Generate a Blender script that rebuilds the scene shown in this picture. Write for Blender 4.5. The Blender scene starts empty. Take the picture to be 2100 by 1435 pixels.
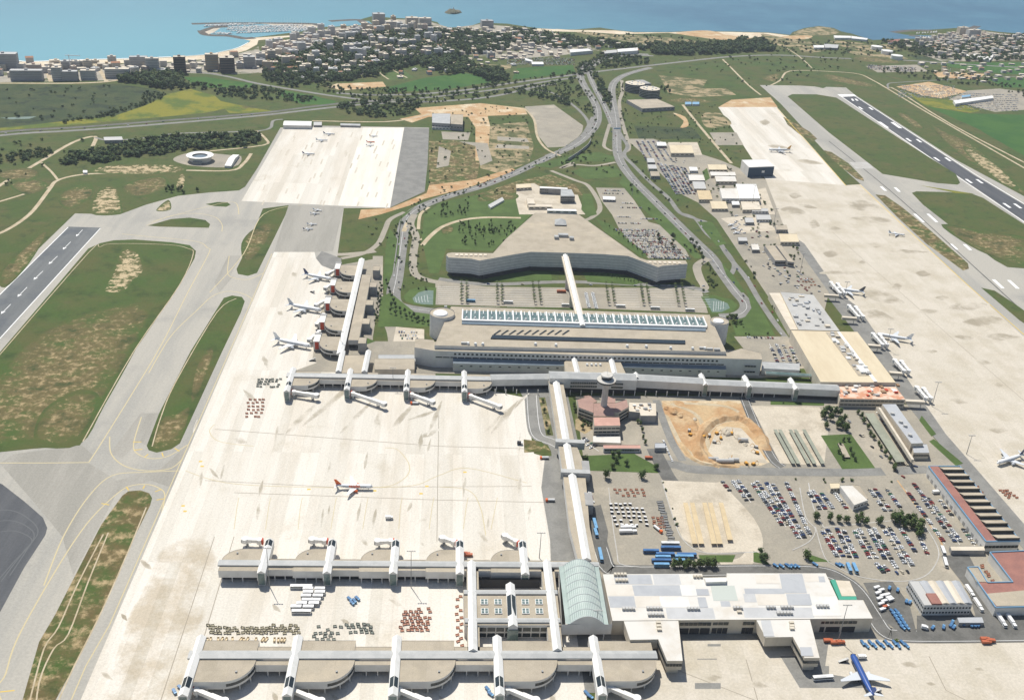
import bpy, bmesh, math, random
from mathutils import Vector, Matrix, geometry
random.seed(7)
sc = bpy.context.scene; COL = sc.collection
# ---------------------------------------------------------------- camera, sky, sun, exposure
FOC, PITCH, ROLL, ALT = 2042.0, math.radians(27.4), 0.055, 530.0
_R = Vector((1,0,0)); _F = Vector((0,math.cos(PITCH),-math.sin(PITCH))); _U = Vector((0,math.sin(PITCH),math.cos(PITCH)))
cam = bpy.data.objects.new('camera', bpy.data.cameras.new('camera')); COL.objects.link(cam)
cam.data.lens = 36*FOC/2100; cam.data.sensor_width = 36; cam.data.clip_start = 1; cam.data.clip_end = 80000
_ri = math.cos(ROLL)*_R + math.sin(ROLL)*_U; _ui = -math.sin(ROLL)*_R + math.cos(ROLL)*_U
cam.matrix_world = Matrix.Translation((0,0,ALT)) @ Matrix((_ri, _ui, -_F)).transposed().to_4x4()
sc.camera = cam
SUN_EL, SUN_AZ = math.radians(60), math.radians(-31)      # azimuth from +Y towards +X
sd = Vector((math.sin(SUN_AZ)*math.cos(SUN_EL), math.cos(SUN_AZ)*math.cos(SUN_EL), math.sin(SUN_EL)))
w = bpy.data.worlds.new('World'); sc.world = w; w.use_nodes = True
nt = w.node_tree; sky = nt.nodes.new('ShaderNodeTexSky'); sky.sky_type = 'NISHITA'; sky.sun_disc = False
sky.sun_elevation = SUN_EL; sky.sun_rotation = SUN_AZ; sky.altitude = 200; sky.air_density = 1.0; sky.dust_density = 1.0
nt.links.new(sky.outputs[0], nt.nodes['Background'].inputs[0]); nt.nodes['Background'].inputs[1].default_value = 0.095
sl = bpy.data.lights.new('sun', 'SUN'); sl.energy = 4.9; sl.angle = math.radians(0.5); sl.color = (1.0, 0.962, 0.89)
so = bpy.data.objects.new('sun', sl); COL.objects.link(so); so.rotation_euler = sd.to_track_quat('Z', 'Y').to_euler(); so.location = (0,0,600)
sc.view_settings.view_transform = 'Standard'; sc.view_settings.look = 'None'; sc.view_settings.gamma = 1
sc.view_settings.exposure = 0.08
sc.cycles.max_bounces = 4; sc.cycles.diffuse_bounces = 3; sc.cycles.glossy_bounces = 2; sc.cycles.transmission_bounces = 2; sc.cycles.volume_bounces = 0

# ---------------------------------------------------------------- helpers
def P(x, y, z=0.0):
    "measured photo position -> place on the level z"
    a = x-1050; b = y-717.5
    d = (a*math.cos(ROLL)+b*math.sin(ROLL))*_R - (-a*math.sin(ROLL)+b*math.cos(ROLL))*_U + FOC*_F
    t = (z-ALT)/d.z; return Vector((d.x*t, d.y*t, z))
YAW = 0.075
EX = Vector((math.cos(YAW), math.sin(YAW), 0)); EY = Vector((-math.sin(YAW), math.cos(YAW), 0)); EZ = Vector((0,0,1))
def lin(c): c = c/255; return c/12.92 if c <= .04045 else ((c+.055)/1.055)**2.4
def S(r, g, b): return (lin(r), lin(g), lin(b), 1)
class MB:
    def __init__(s): s.v = []; s.f = []; s.m = []
    def face(s, pts, m=0):
        n = len(s.v); s.v += [Vector(p) for p in pts]; s.f.append(list(range(n, n+len(pts)))); s.m.append(m); return s
    def poly(s, pts, m=0, flip=False):
        pts = [Vector(p) for p in pts]; n = len(s.v); s.v += pts
        for t in geometry.tessellate_polygon([pts]):
            a, b, c = t
            nn = (pts[b]-pts[a]).cross(pts[c]-pts[a])
            up = nn.z >= 0
            if up == flip: a, b, c = a, c, b
            s.f.append([n+a, n+b, n+c]); s.m.append(m)
        return s
    def box(s, c, sx, sy, sz, ax=None, ay=None, m=0, bottom=True):
        "c: centre of the base"
        ax = ax or EX; ay = ay or EY; c = Vector(c)
        q = [c+ax*(i*sx/2)+ay*(j*sy/2) for i, j in ((-1,-1),(1,-1),(1,1),(-1,1))]
        t = [p+EZ*sz for p in q]; n = len(s.v); s.v += q+t
        F = [[4,5,6,7],[0,1,5,4],[1,2,6,5],[2,3,7,6],[3,0,4,7]]
        if bottom: F.append([3,2,1,0])
        for f in F: s.f.append([n+i for i in f]); s.m.append(m)
        return s
    def wallring(s, pts, z0, z1, m=0):
        k = len(pts); A = sum(pts[i].x*pts[(i+1)%k].y-pts[(i+1)%k].x*pts[i].y for i in range(k))
        if A < 0: pts = pts[::-1]
        for i in range(k):
            a = pts[i]; b = pts[(i+1)%k]
            s.face([(a.x,a.y,z0),(b.x,b.y,z0),(b.x,b.y,z1),(a.x,a.y,z1)], m)
        return s
    def prism(s, pts, z0, z1, m=0, mt=None, bottom=False):
        s.wallring(pts, z0, z1, m); s.poly([(p.x,p.y,z1) for p in pts], m if mt is None else mt)
        if bottom: s.poly([(p.x,p.y,z0) for p in pts], m, True)
        return s
    def cyl(s, c, r0, r1, z0, z1, n=16, m=0, cap=True, mc=None):
        c = Vector(c); k = len(s.v)
        for z, r in ((z0,r0),(z1,r1)):
            for i in range(n): a = 2*math.pi*i/n; s.v.append(Vector((c.x+r*math.cos(a), c.y+r*math.sin(a), z)))
        for i in range(n): j = (i+1)%n; s.f.append([k+i,k+j,k+n+j,k+n+i]); s.m.append(m)
        if cap: s.f.append([k+n+i for i in range(n)]); s.m.append(m if mc is None else mc)
        return s
    def tube(s, p, q, r0, r1=None, n=8, m=0):
        p = Vector(p); q = Vector(q); r1 = r0 if r1 is None else r1; d = (q-p).normalized()
        a = d.cross(EZ) if abs(d.z) < .95 else d.cross(Vector((1,0,0))); a.normalize(); b = d.cross(a); k = len(s.v)
        for c, r in ((p,r0),(q,r1)):
            for i in range(n): t = 2*math.pi*i/n; s.v.append(c+a*(r*math.cos(t))+b*(r*math.sin(t)))
        for i in range(n): j = (i+1)%n; s.f.append([k+j,k+i,k+n+i,k+n+j]); s.m.append(m)
        s.f.append([k+i for i in range(n)]); s.m.append(m); s.f.append([k+n+i for i in range(n)][::-1]); s.m.append(m)
        return s
    def beam(s, p, q, wd, z0, z1, ridge=0, m=0, mr=None, bottom=True):
        "a straight bar from p to q, wd wide, from z0 up to z1, with an optional gable ridge above z1"
        p = Vector((p[0],p[1],0)); q = Vector((q[0],q[1],0)); d = (q-p).normalized(); a = Vector((d.y,-d.x,0))*(wd/2)
        mr = m if mr is None else mr
        L = [p+a, q+a, q-a, p-a]; lo = [Vector((v.x,v.y,z0)) for v in L]; hi = [Vector((v.x,v.y,z1)) for v in L]
        for i in range(4): j = (i+1)%4; s.face([lo[i],lo[j],hi[j],hi[i]], m)
        if bottom: s.face(lo[::-1], m)
        if ridge:
            rp = Vector((p.x,p.y,z1+ridge)); rq = Vector((q.x,q.y,z1+ridge))
            s.face([hi[0],hi[1],rq,rp], mr); s.face([hi[2],hi[3],rp,rq], mr); s.face([hi[3],hi[0],rp], m); s.face([hi[1],hi[2],rq], m)
        else: s.face(hi, mr)
        return s
    def mesh(s, name, mats, off=Vector((0,0,0)), smooth=False):
        me = bpy.data.meshes.new(name); me.from_pydata([v-off for v in s.v], [], s.f)
        for x in (mats if isinstance(mats, (list, tuple)) else [mats]): me.materials.append(x)
        me.polygons.foreach_set('material_index', s.m)
        if smooth: me.polygons.foreach_set('use_smooth', [True]*len(s.f))
        me.update(); return me
    def build(s, name, mats, parent=None, smooth=False):
        off = parent_world(parent) if parent else Vector((0,0,0))
        o = bpy.data.objects.new(name, s.mesh(name, mats, off, smooth)); COL.objects.link(o)
        if parent: o.parent = parent
        return o
def parent_world(o):
    v = Vector((0,0,0))
    while o: v += o.location; o = o.parent
    return v
def tag(o, label=None, cat=None, group=None, kind=None):
    if label: o['label'] = label
    if cat: o['category'] = cat
    if group: o['group'] = group
    if kind: o['kind'] = kind
    return o
def thing(name, label, cat, loc, group=None, rz=0):
    o = bpy.data.objects.new(name, None); COL.objects.link(o); o.location = loc; o.rotation_euler = (0,0,rz); o.empty_display_size = 1
    return tag(o, label, cat, group)
KIDS = {}
def copy_tree(o, parent=None):
    c = o.copy(); COL.objects.link(c); c.parent = parent
    for ch in KIDS.setdefault(o.name, list(o.children)): copy_tree(ch, c)
    return c
_W = ['first','second','third','fourth','fifth','sixth','seventh','eighth','ninth','tenth']
def nth(i):
    "0 -> first"
    if i < 10: return _W[i]
    i += 1; return '%d%s' % (i, 'th' if 10 <= i%100 <= 20 else {1:'st',2:'nd',3:'rd'}.get(i%10,'th'))
def inside(p, poly):
    r = False; n = len(poly)
    for i in range(n):
        a = poly[i]; b = poly[i-1]
        if (a[1] > p[1]) != (b[1] > p[1]) and p[0] < (b[0]-a[0])*(p[1]-a[1])/(b[1]-a[1])+a[0]: r = not r
    return r

# ---------------------------------------------------------------- materials
def mat(name, c, rough=.8, c2=None, scale=.05, lo=.4, hi=.6, detail=4, c3=None, scale3=.01, lo3=.5, hi3=.7, bump=0, bscale=1, metal=0, stretch=None, c4=None, scale4=.05, lo4=.62, hi4=.78, fine=0, fade=False, spec=.3, grid=None, gridw=.02, gridv=.1):
    m = bpy.data.materials.new(name); m.use_nodes = True; t = m.node_tree; L = t.links; N = t.nodes
    b = N['Principled BSDF']; b.inputs['Roughness'].default_value = rough; b.inputs['Metallic'].default_value = metal; b.inputs['Specular IOR Level'].default_value = spec
    geo = N.new('ShaderNodeNewGeometry'); mp = N.new('ShaderNodeMapping'); mp.inputs['Rotation'].default_value = (0,0,-YAW)
    L.new(geo.outputs['Position'], mp.inputs[0]); vec = mp.outputs[0]
    def noise(sc_, de, st=None):
        v = vec
        if st:
            q = N.new('ShaderNodeMapping'); q.inputs['Scale'].default_value = st; L.new(vec, q.inputs[0]); v = q.outputs[0]
        n = N.new('ShaderNodeTexNoise'); n.inputs['Scale'].default_value = sc_; n.inputs['Detail'].default_value = de; n.inputs['Roughness'].default_value = .68; L.new(v, n.inputs[0]); return n.outputs[0]
    def ramp(src, a, z):
        r = N.new('ShaderNodeMapRange'); r.inputs[1].default_value = a; r.inputs[2].default_value = z; r.interpolation_type = 'SMOOTHSTEP'; L.new(src, r.inputs[0]); return r.outputs[0]
    def mix(f, A, B, mode='MIX'):
        x = N.new('ShaderNodeMix'); x.data_type = 'RGBA'; x.blend_type = mode
        if isinstance(f, (int,float)): x.inputs[0].default_value = f
        else: L.new(f, x.inputs[0])
        for k, val in ((6,A),(7,B)):
            if isinstance(val, tuple): x.inputs[k].default_value = val
            else: L.new(val, x.inputs[k])
        return x.outputs[2]
    cur = c
    def faded(src):
        if not fade: return src
        at = N.new('ShaderNodeAttribute'); at.attribute_name = 'worn'; mm = N.new('ShaderNodeMath'); mm.operation = 'MULTIPLY_ADD'; mm.inputs[1].default_value = .32; mm.inputs[2].default_value = -.32; L.new(at.outputs['Fac'], mm.inputs[0])
        ad = N.new('ShaderNodeMath'); L.new(src, ad.inputs[0]); L.new(mm.outputs[0], ad.inputs[1]); return ad.outputs[0]
    if c2: cur = mix(ramp(noise(scale, detail, stretch), lo, hi), c, c2)
    if fade: cur = mix(ramp(faded(noise(.03, 7)), .33, .60), cur, fade)
    if c3: cur = mix(ramp(faded(noise(scale3, 6)), lo3, hi3), cur, c3)
    if c4: cur = mix(ramp(noise(scale4, 5), lo4, hi4), cur, c4)
    if grid:
        br = N.new('ShaderNodeTexBrick'); br.offset = 0; br.inputs['Scale'].default_value = 1; br.inputs['Brick Width'].default_value = grid[0]; br.inputs['Row Height'].default_value = grid[1]
        br.inputs['Mortar Size'].default_value = gridw; br.inputs['Color1'].default_value = (1,1,1,1); v_ = 1-gridv; br.inputs['Color2'].default_value = (v_,v_,v_*.98,1); br.inputs['Mortar'].default_value = (1-2.2*gridv,)*3+(1,)
        L.new(vec, br.inputs[0]); cur = mix(1.0, cur, br.outputs[0], 'MULTIPLY')
    if fine:
        r = ramp(noise(fine, 3), .3, .7); g = N.new('ShaderNodeMapRange'); g.inputs[3].default_value = .91; g.inputs[4].default_value = 1.07; L.new(r, g.inputs[0])
        x = N.new('ShaderNodeCombineColor'); [L.new(g.outputs[0], x.inputs[i]) for i in range(3)]
        cur = mix(1.0, cur, x.outputs[0], 'MULTIPLY')
    if isinstance(cur, tuple): b.inputs['Base Color'].default_value = cur
    else: L.new(cur, b.inputs['Base Color'])
    if bump:
        bn = N.new('ShaderNodeBump'); bn.inputs['Strength'].default_value = bump; bn.inputs['Distance'].default_value = 1.0; L.new(noise(bscale, 4), bn.inputs['Height']); L.new(bn.outputs[0], b.inputs['Normal'])
    return m
GREEN, DKG, OLV, TAN, BRN = (.060,.092,.020,1), (.030,.052,.016,1), (.092,.096,.028,1), (.40,.31,.175,1), (.13,.10,.045,1)
MG, MO = (.057,.096,.019,1), (.088,.092,.027,1)
M = dict(
 ground = mat('field_grass', GREEN, .95, OLV, .012, .35, .68, 7, BRN, .02, .5, .85, c4=(.035,.055,.016,1), scale4=.05, lo4=.5, hi4=.75, fine=.25, bump=.3, bscale=.3),
 meadow = mat('airfield_grass', MG, .95, MO, .014, .35, .7, 7, (.17,.135,.06,1), .06, .58, .82, c4=(.034,.058,.013,1), scale4=.03, lo4=.48, hi4=.72, fine=.3, bump=.3, bscale=.4),
 drygrass = mat('dry_grass', MG, .95, (.125,.095,.038,1), .035, .33, .62, 7, (.40,.30,.16,1), .09, .47, .68, c4=(.045,.062,.016,1), scale4=.04, lo4=.55, hi4=.75, fine=.4, bump=.3, bscale=.4),
 worndry = mat('worn_dry_grass', MG, .95, MO, .014, .35, .7, 7, (.38,.285,.15,1), .13, .47, .68, c4=(.034,.058,.013,1), scale4=.03, lo4=.48, hi4=.72, fade=(.145,.108,.045,1), fine=.4, bump=.3, bscale=.4),
 patchy = mat('worn_bare_earth', MG, .95, MO, .014, .35, .7, 7, (.47,.37,.22,1), .10, .43, .55, c4=(.034,.058,.013,1), scale4=.03, lo4=.6, hi4=.8, fade=(.11,.10,.035,1), fine=.4, bump=.3, bscale=.4),
 lawn = mat('lawn_grass', (.082,.13,.032,1), .95, (.06,.098,.024,1), .03, .35, .65, 5, (.13,.13,.04,1), .03, .6, .8, fine=.5),
 field = mat('crop_field', (.035,.10,.018,1), .95, (.05,.12,.02,1), .01, .4, .6, 5, (.09,.12,.03,1), .012, .58, .7, fine=.3),
 marsh = mat('marsh_scrub', (.036,.058,.02,1), .95, (.06,.075,.026,1), .02, .35, .65, 6, (.022,.036,.016,1), .03, .5, .62, fine=.15, bump=.6, bscale=.2),
 rape = mat('yellow_rape_field', (.20,.19,.022,1), .95, (.085,.125,.02,1), .012, .45, .6, 5, (.10,.09,.03,1), .02, .6, .7, fine=.2),
 soil = mat('bare_soil', (.50,.36,.20,1), .95, (.42,.25,.12,1), .03, .4, .65, 5, (.6,.5,.34,1), .02, .5, .65, fine=.3),
 redsoil = mat('reddish_soil', (.42,.25,.12,1), .95, (.52,.38,.22,1), .05, .4, .65, 5, fine=.3),
 sand = mat('beach_sand', (.58,.47,.33,1), .95, (.66,.57,.42,1), .02, .4, .6, 4, fine=.2),
 scrubdirt = mat('scrubby_dirt', (.36,.28,.16,1), .95, (.09,.10,.035,1), .03, .42, .56, 6, (.055,.07,.025,1), .05, .58, .68, fine=.3),
  conc = mat('apron_concrete', (.68,.635,.555,1), .85, (.615,.56,.47,1), .03, .44, .62, 5, (.53,.47,.37,1), .012, .56, .78, stretch=(1,.12,1), c4=(.38,.335,.26,1), scale4=.045, lo4=.64, hi4=.84, fine=.6, grid=(9,160), gridw=.06, gridv=.13),
 conctan = mat('old_apron_concrete', (.565,.51,.42,1), .85, (.505,.45,.355,1), .02, .42, .62, 5, (.47,.41,.315,1), .02, .56, .8, c4=(.33,.285,.21,1), scale4=.03, lo4=.66, hi4=.86, fine=.5, grid=(7.5,40), gridw=.05, gridv=.07),
 concnew = mat('new_apron_concrete', (.76,.715,.63,1), .85, (.70,.65,.56,1), .03, .4, .6, 5, stretch=(1,.1,1), fine=.6, grid=(9,140), gridw=.08, gridv=.07),
 tanfade = mat('tan_stained_apron', (.68,.635,.555,1), .85, (.615,.56,.47,1), .03, .44, .62, 5, (.53,.47,.37,1), .012, .56, .78, stretch=(1,.12,1), c4=(.38,.335,.26,1), scale4=.045, lo4=.64, hi4=.84, fine=.6, grid=(9,160), gridw=.06, gridv=.13, fade=(.50,.43,.325,1)),
 townground = mat('town_street_ground', (.36,.325,.26,1), .9, (.10,.11,.045,1), .012, .48, .6, 5, (.27,.255,.22,1), .03, .5, .7, fine=.2),
 concworn = mat('stained_apron', (.68,.635,.555,1), .85, (.615,.56,.47,1), .03, .44, .62, 5, (.53,.47,.37,1), .012, .56, .78, stretch=(1,.12,1), c4=(.38,.335,.26,1), scale4=.045, lo4=.64, hi4=.84, fine=.6, grid=(9,160), gridw=.06, gridv=.13, fade=(.40,.355,.275,1)),
 tanworn = mat('stained_old_apron', (.565,.51,.42,1), .85, (.505,.45,.355,1), .02, .42, .62, 5, (.47,.41,.315,1), .02, .56, .8, c4=(.33,.285,.21,1), scale4=.03, lo4=.66, hi4=.86, fine=.5, grid=(7.5,40), gridw=.05, gridv=.07, fade=(.34,.295,.22,1)),
 taxi = mat('taxiway_asphalt', (.40,.375,.32,1), .9, (.34,.325,.285,1), .02, .42, .6, 5, (.29,.28,.25,1), .008, .52, .72, stretch=(1,.1,1), fine=.5),
 taxidark = mat('darker_taxiway_asphalt', (.29,.275,.235,1), .9, (.34,.32,.275,1), .03, .42, .6, 5, fine=.5, stretch=(1,.1,1)),
 shoulder = mat('runway_shoulder', (.47,.455,.42,1), .9, (.42,.40,.36,1), .03, .4, .6, 5, fine=.4),
 runway = mat('runway_asphalt', (.13,.137,.135,1), .85, (.17,.175,.17,1), .03, .4, .62, 5, (.09,.10,.11,1), .01, .5, .7, stretch=(1,.06,1), fine=.4),
 runwaydark = mat('dark_runway_asphalt', (.070,.074,.080,1), .85, (.095,.098,.102,1), .05, .4, .6, 5, stretch=(1,.06,1), fine=.5),
 asph = mat('road_asphalt', (.195,.19,.172,1), .9, (.24,.233,.21,1), .05, .4, .6, 5, fine=.6),
 asphdark = mat('dark_road_asphalt', (.115,.112,.10,1), .9, (.155,.15,.135,1), .05, .4, .6, 5, fine=.6),
 path = mat('dirt_track', (.50,.42,.29,1), .95, (.42,.34,.22,1), .05, .4, .6, 4, fine=.3),
 park = mat('car_park_asphalt', (.335,.30,.235,1), .9, (.275,.25,.20,1), .03, .4, .6, 5, (.44,.385,.295,1), .015, .5, .72, c4=(.20,.18,.145,1), scale4=.06, lo4=.6, hi4=.8, fine=.5),
 parklight = mat('pale_yard', (.55,.485,.38,1), .9, (.47,.41,.315,1), .04, .4, .6, 5, (.40,.345,.26,1), .02, .54, .7, fine=.5),
 yellow = mat('yellow_paint', (.62,.44,.09,1), .8), pyellow = mat('faded_yellow_paint', (.52,.44,.26,1), .8),
 white = mat('white_road_paint', (.80,.79,.76,1), .8), crack = mat('drain_groove', (.30,.26,.20,1), .9), stain = mat('tyre_rubber_stain', (.36,.31,.235,1), .9, (.50,.435,.335,1), .05, .35, .6, 5),
 pool = mat('shallow_fountain_pool', (.10,.155,.125,1), .55, (.15,.20,.16,1), .2, .4, .6), faint = mat('faint_tyre_mark', (.125,.13,.13,1), .9), mole = mat('mole_rock', (.085,.078,.065,1), .95, (.13,.12,.10,1), .1, .4, .6), 
)
def seamat():
    m = mat('sea_water', (.042,.145,.215,1), .45, (.056,.17,.24,1), .01, .35, .65, 5, (.032,.12,.19,1), .0012, .45, .62, c4=(.26,.38,.43,1), scale4=.09, lo4=.62, hi4=.80, bump=.55, bscale=.035, spec=.5)  # pale wave-crest specks put into the water colour stand in for sun sparkle
    t = m.node_tree; N = t.nodes; L = t.links; b = N['Principled BSDF']
    # shallow water over sand close to the beach: bottom colour changes with the distance from the bay
    g = N.new('ShaderNodeNewGeometry'); v = N.new('ShaderNodeVectorMath'); v.operation = 'DISTANCE'; v.inputs[1].default_value = P(300,118); L.new(g.outputs['Position'], v.inputs[0])
    r = N.new('ShaderNodeMapRange'); r.inputs[1].default_value = 200; r.inputs[2].default_value = 1900; r.inputs[3].default_value = 1; r.inputs[4].default_value = 0; L.new(v.outputs['Value'], r.inputs[0])
    x = N.new('ShaderNodeMix'); x.data_type = 'RGBA'; L.new(r.outputs[0], x.inputs[0])
    src = b.inputs['Base Color'].links[0].from_socket; L.new(src, x.inputs[6]); x.inputs[7].default_value = (.085,.275,.33,1); L.new(x.outputs[2], b.inputs['Base Color'])
    return m
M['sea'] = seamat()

# ---------------------------------------------------------------- ground sheets
SHEETS = []
def catmull(pts, closed, k=6):
    n = len(pts); out = []
    for i in range(n if closed else n-1):
        p0 = pts[(i-1)%n] if closed or i else pts[i]; p1 = pts[i]; p2 = pts[(i+1)%n]; p3 = pts[(i+2)%n] if closed or i+2 < n else p2
        for j in range(k):
            t = j/k; out.append(.5*((2*p1)+(p2-p0)*t+(2*p0-5*p1+4*p2-p3)*t*t+(3*p1-p0-3*p2+p3)*t**3))
    if not closed: out.append(pts[-1])
    return out
def seg_x(a, b, c, d):
    o = lambda p, q, r: (q[0]-p[0])*(r[1]-p[1])-(q[1]-p[1])*(r[0]-p[0])
    return o(a,b,c)*o(a,b,d) < 0 and o(c,d,a)*o(c,d,b) < 0
def overlap(A, B, ba, bb):
    if ba[0] > bb[2] or bb[0] > ba[2] or ba[1] > bb[3] or bb[1] > ba[3]: return False
    for X, Z in ((A,B),(B,A)):
        for i in range(len(X)):
            a = X[i-1]; b = X[i]
            for t in (.02,.5,.98):
                if inside((a[0]+(b[0]-a[0])*t, a[1]+(b[1]-a[1])*t), Z): return True
        for i in range(0, len(X), max(1, len(X)//12)):
            k = len(X)//2
            if inside(((X[i][0]*.7+X[(i+k)%len(X)][0]*.3), (X[i][1]*.7+X[(i+k)%len(X)][1]*.3)), Z) and inside(((X[i][0]*.7+X[(i+k)%len(X)][0]*.3), (X[i][1]*.7+X[(i+k)%len(X)][1]*.3)), X): return True
    for i in range(len(A)):
        for j in range(len(B)):
            if seg_x(A[i-1], A[i], B[j-1], B[j]): return True
    return False
def sheet(name, W, m, strip=False):
    A = [(p.x,p.y) for p in W]; ba = (min(p[0] for p in A), min(p[1] for p in A), max(p[0] for p in A), max(p[1] for p in A))
    lv = 1
    for (B, bb, l) in SHEETS:
        if l >= lv and overlap(A, B, ba, bb): lv = l+1
    SHEETS.append((A, ba, lv)); z = lv*.015
    if strip:
        q = MB(); n = len(A); h = n//2; q.v = [Vector((p[0],p[1],z)) for p in A]
        for i in range(h-1): q.f.append([n-1-i,n-2-i,i+1,i]); q.m.append(0)
        return tag(q.build(name, M[m] if isinstance(m, str) else m), kind='structure')
    return tag(MB().poly([(p[0],p[1],z) for p in A]).build(name, M[m] if isinstance(m, str) else m), kind='structure')
def zat(p):
    l = 0
    for (B, bb, lv) in SHEETS:
        if lv > l and bb[0] <= p[0] <= bb[2] and bb[1] <= p[1] <= bb[3] and inside((p[0],p[1]), B): l = lv
    return l*.015
def G(name, px, m, smooth=0):
    W = [P(*p) for p in px]
    if smooth: W = catmull(W, True, smooth)
    return sheet(name, W, m)
def worn(name, px, m):
    "irregular patch whose wear fades out towards its edge (vertex attribute, same base grass as round it)"
    W = catmull([P(*p) for p in px], True, 4); c = sum(W, Vector())/len(W); A = [(p.x,p.y) for p in W]; ba = (min(p[0] for p in A), min(p[1] for p in A), max(p[0] for p in A), max(p[1] for p in A)); lv = 1
    for (B, bb, l) in SHEETS:
        if l >= lv and overlap(A, B, ba, bb): lv = l+1
    SHEETS.append((A, ba, lv)); z = lv*.015; q = MB(); n = len(W); V = []
    for k in (1, .86, .5): q.v += [Vector((c.x+(p.x-c.x)*k, c.y+(p.y-c.y)*k, z)) for p in W]
    q.v.append(Vector((c.x,c.y,z)))
    cw_ = sum(W[i].x*W[(i+1)%n].y-W[(i+1)%n].x*W[i].y for i in range(n)) > 0
    for r in range(2):
        for i in range(n): j = (i+1)%n; f = [r*n+i,r*n+j,(r+1)*n+j,(r+1)*n+i]; q.f.append(f if cw_ else f[::-1]); q.m.append(0)
    for i in range(n): j = (i+1)%n; f = [2*n+i,2*n+j,3*n]; q.f.append(f if cw_ else f[::-1]); q.m.append(0)
    o = q.build(name, M[m]); at = o.data.attributes.new('worn', 'FLOAT', 'POINT')
    for i in range(len(q.v)): at.data[i].value = 0 if i < n else 0.8 if i < 2*n else 1.0 if i < 3*n else 1.05
    return tag(o, kind='structure')
def ribbon(W, wd):
    Lf = []; Rt = []
    for i, p in enumerate(W):
        d = (W[min(i+1,len(W)-1)]-W[max(i-1,0)]).normalized(); a = Vector((-d.y,d.x,0)); ww = wd[0]+(wd[1]-wd[0])*i/(len(W)-1) if isinstance(wd, tuple) else wd
        Lf.append(p+a*ww/2); Rt.append(p-a*ww/2)
    return Lf+Rt[::-1]
def road(name, px, wd, m, smooth=6, mark=None):
    W = [P(*p) for p in px]
    if smooth: W = catmull(W, False, smooth)
    o = sheet(name, ribbon(W, wd), m, True)
    if mark: 
        for off, mm, ww in mark:
            C = []
            for i, p in enumerate(W):
                d = (W[min(i+1,len(W)-1)]-W[max(i-1,0)]).normalized(); C.append(p+Vector((-d.y,d.x,0))*off)
            sheet('lane_line', ribbon(C, ww), mm, True)
    return o
def quad_lines(name, lines, wd, m):
    for l in lines: sheet(name, ribbon([P(*q) for q in l], wd), m, True)
def smudge(a, b, wd, m):
    "soft stain on the concrete between two places, wd photo units wide"
    d = Vector((b[0]-a[0],b[1]-a[1],0)); L = d.length; d /= L; n = Vector((-d.y,d.x,0)); A = Vector((a[0],a[1],0)); r = random.Random(int(a[0]*7+a[1]))
    worn('apron_stain', [tuple((A+d*(L*t)+n*(s*wd*.6*r.uniform(.6,1.1))).xy) for t, s in ((-.15,0),(.2,-.8),(.5,-1),(.8,-.7),(1.15,0),(.8,.7),(.5,1),(.2,.8))], m)
# ---------------------------------------------------------------- land and sea
g = MB(); g.poly([(-60000,-3000,0),(60000,-3000,0),(60000,60000,0),(-60000,60000,0)]); tag(g.build('ground', M['ground']), kind='structure')
COAST = [(-900,215),(-300,150),(0,125),(60,127),(140,124),(250,121),(351,117.5),(426,112),(469,103.5),(489,98),(509,88),(514,83),(500,80),(640,62),(655,56),(690,55),(735,52),(765,51),(757,44),(735,41.5),(765,33),(800,37),(870,40),(897,46),(905,54),(925,57),(960,55),(985,47),(1040,49),(1065,53),(1100,58),(1140,61),(1180,61),(1230,57),(1262,62),(1300,66),(1370,66),(1430,64),(1500,65),(1575,67),(1620,72),(1626,66),(1650,58),(1680,54),(1710,58),(1725,65),(1745,69),(1770,77),(1790,82.5),(1850,80),(1925,80),(1935,74),(1860,72),(1835,68),(1900,62),(1960,58),(1995,58),(2010,61),(2050,66),(2100,70),(2400,90),(3200,120)]
cw = [P(*p) for p in COAST]
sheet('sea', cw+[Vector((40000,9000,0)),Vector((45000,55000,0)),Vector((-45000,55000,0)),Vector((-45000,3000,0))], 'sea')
G('beach', [(-300,152),(0,126),(60,128),(140,125),(250,122),(351,118.5),(426,113),(469,104.5),(489,99),(509,89),(514,84),(500,81),(520,78),(600,73),(655,68),(600,76),(530,83),(527,92),(505,104),(480,111),(440,120),(360,127),(250,130),(140,133),(60,137),(0,136),(-300,165)], 'sand')
road('surf', [(-200,138),(0,124.6),(60,126.6),(140,123.6),(250,120.6),(351,117)], 7, 'white', 5)
road('surf', [(370,116),(426,111.6),(469,103),(489,97.6),(509,87.6)], 3, 'white', 5)
G('town_ground', [(-150,150),(0,138),(140,135),(250,132),(360,129),(440,122),(480,113),(505,106),(530,96),(545,150),(450,153),(380,150),(290,149),(235,165),(-150,172)], 'townground')
G('town_ground', [(532,138),(545,98),(600,80),(645,64),(690,57),(735,53),(765,52),(800,40),(870,42),(925,58),(985,50),(1060,56),(1130,66),(1190,90),(1230,104),(1150,114),(1050,122),(1000,118),(950,112),(900,125),(830,128),(790,132),(760,150),(690,164),(620,168),(555,156)], 'townground')
G('town_ground', [(1850,90),(1900,82),(1960,66),(2010,63),(2105,76),(2200,90),(2200,125),(2110,124),(2000,126),(1930,126),(1890,112)], 'townground')
G('yard', [(1775,136),(1880,133),(1905,147),(1800,149)], 'park'); G('yard', [(1910,147),(2020,152),(2005,164),(1925,159)], 'soil')
for k, q in enumerate(([(2020,160),(2110,160),(2110,180),(2060,180)],[(1790,92),(1840,92),(1850,102),(1800,102)],[(1860,112),(1900,116),(1930,126),(1880,122)],[(2030,132),(2110,132),(2110,142),(2040,140)])): G('plot', q, ('field','scrubdirt','marsh','drygrass')[k])
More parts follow.
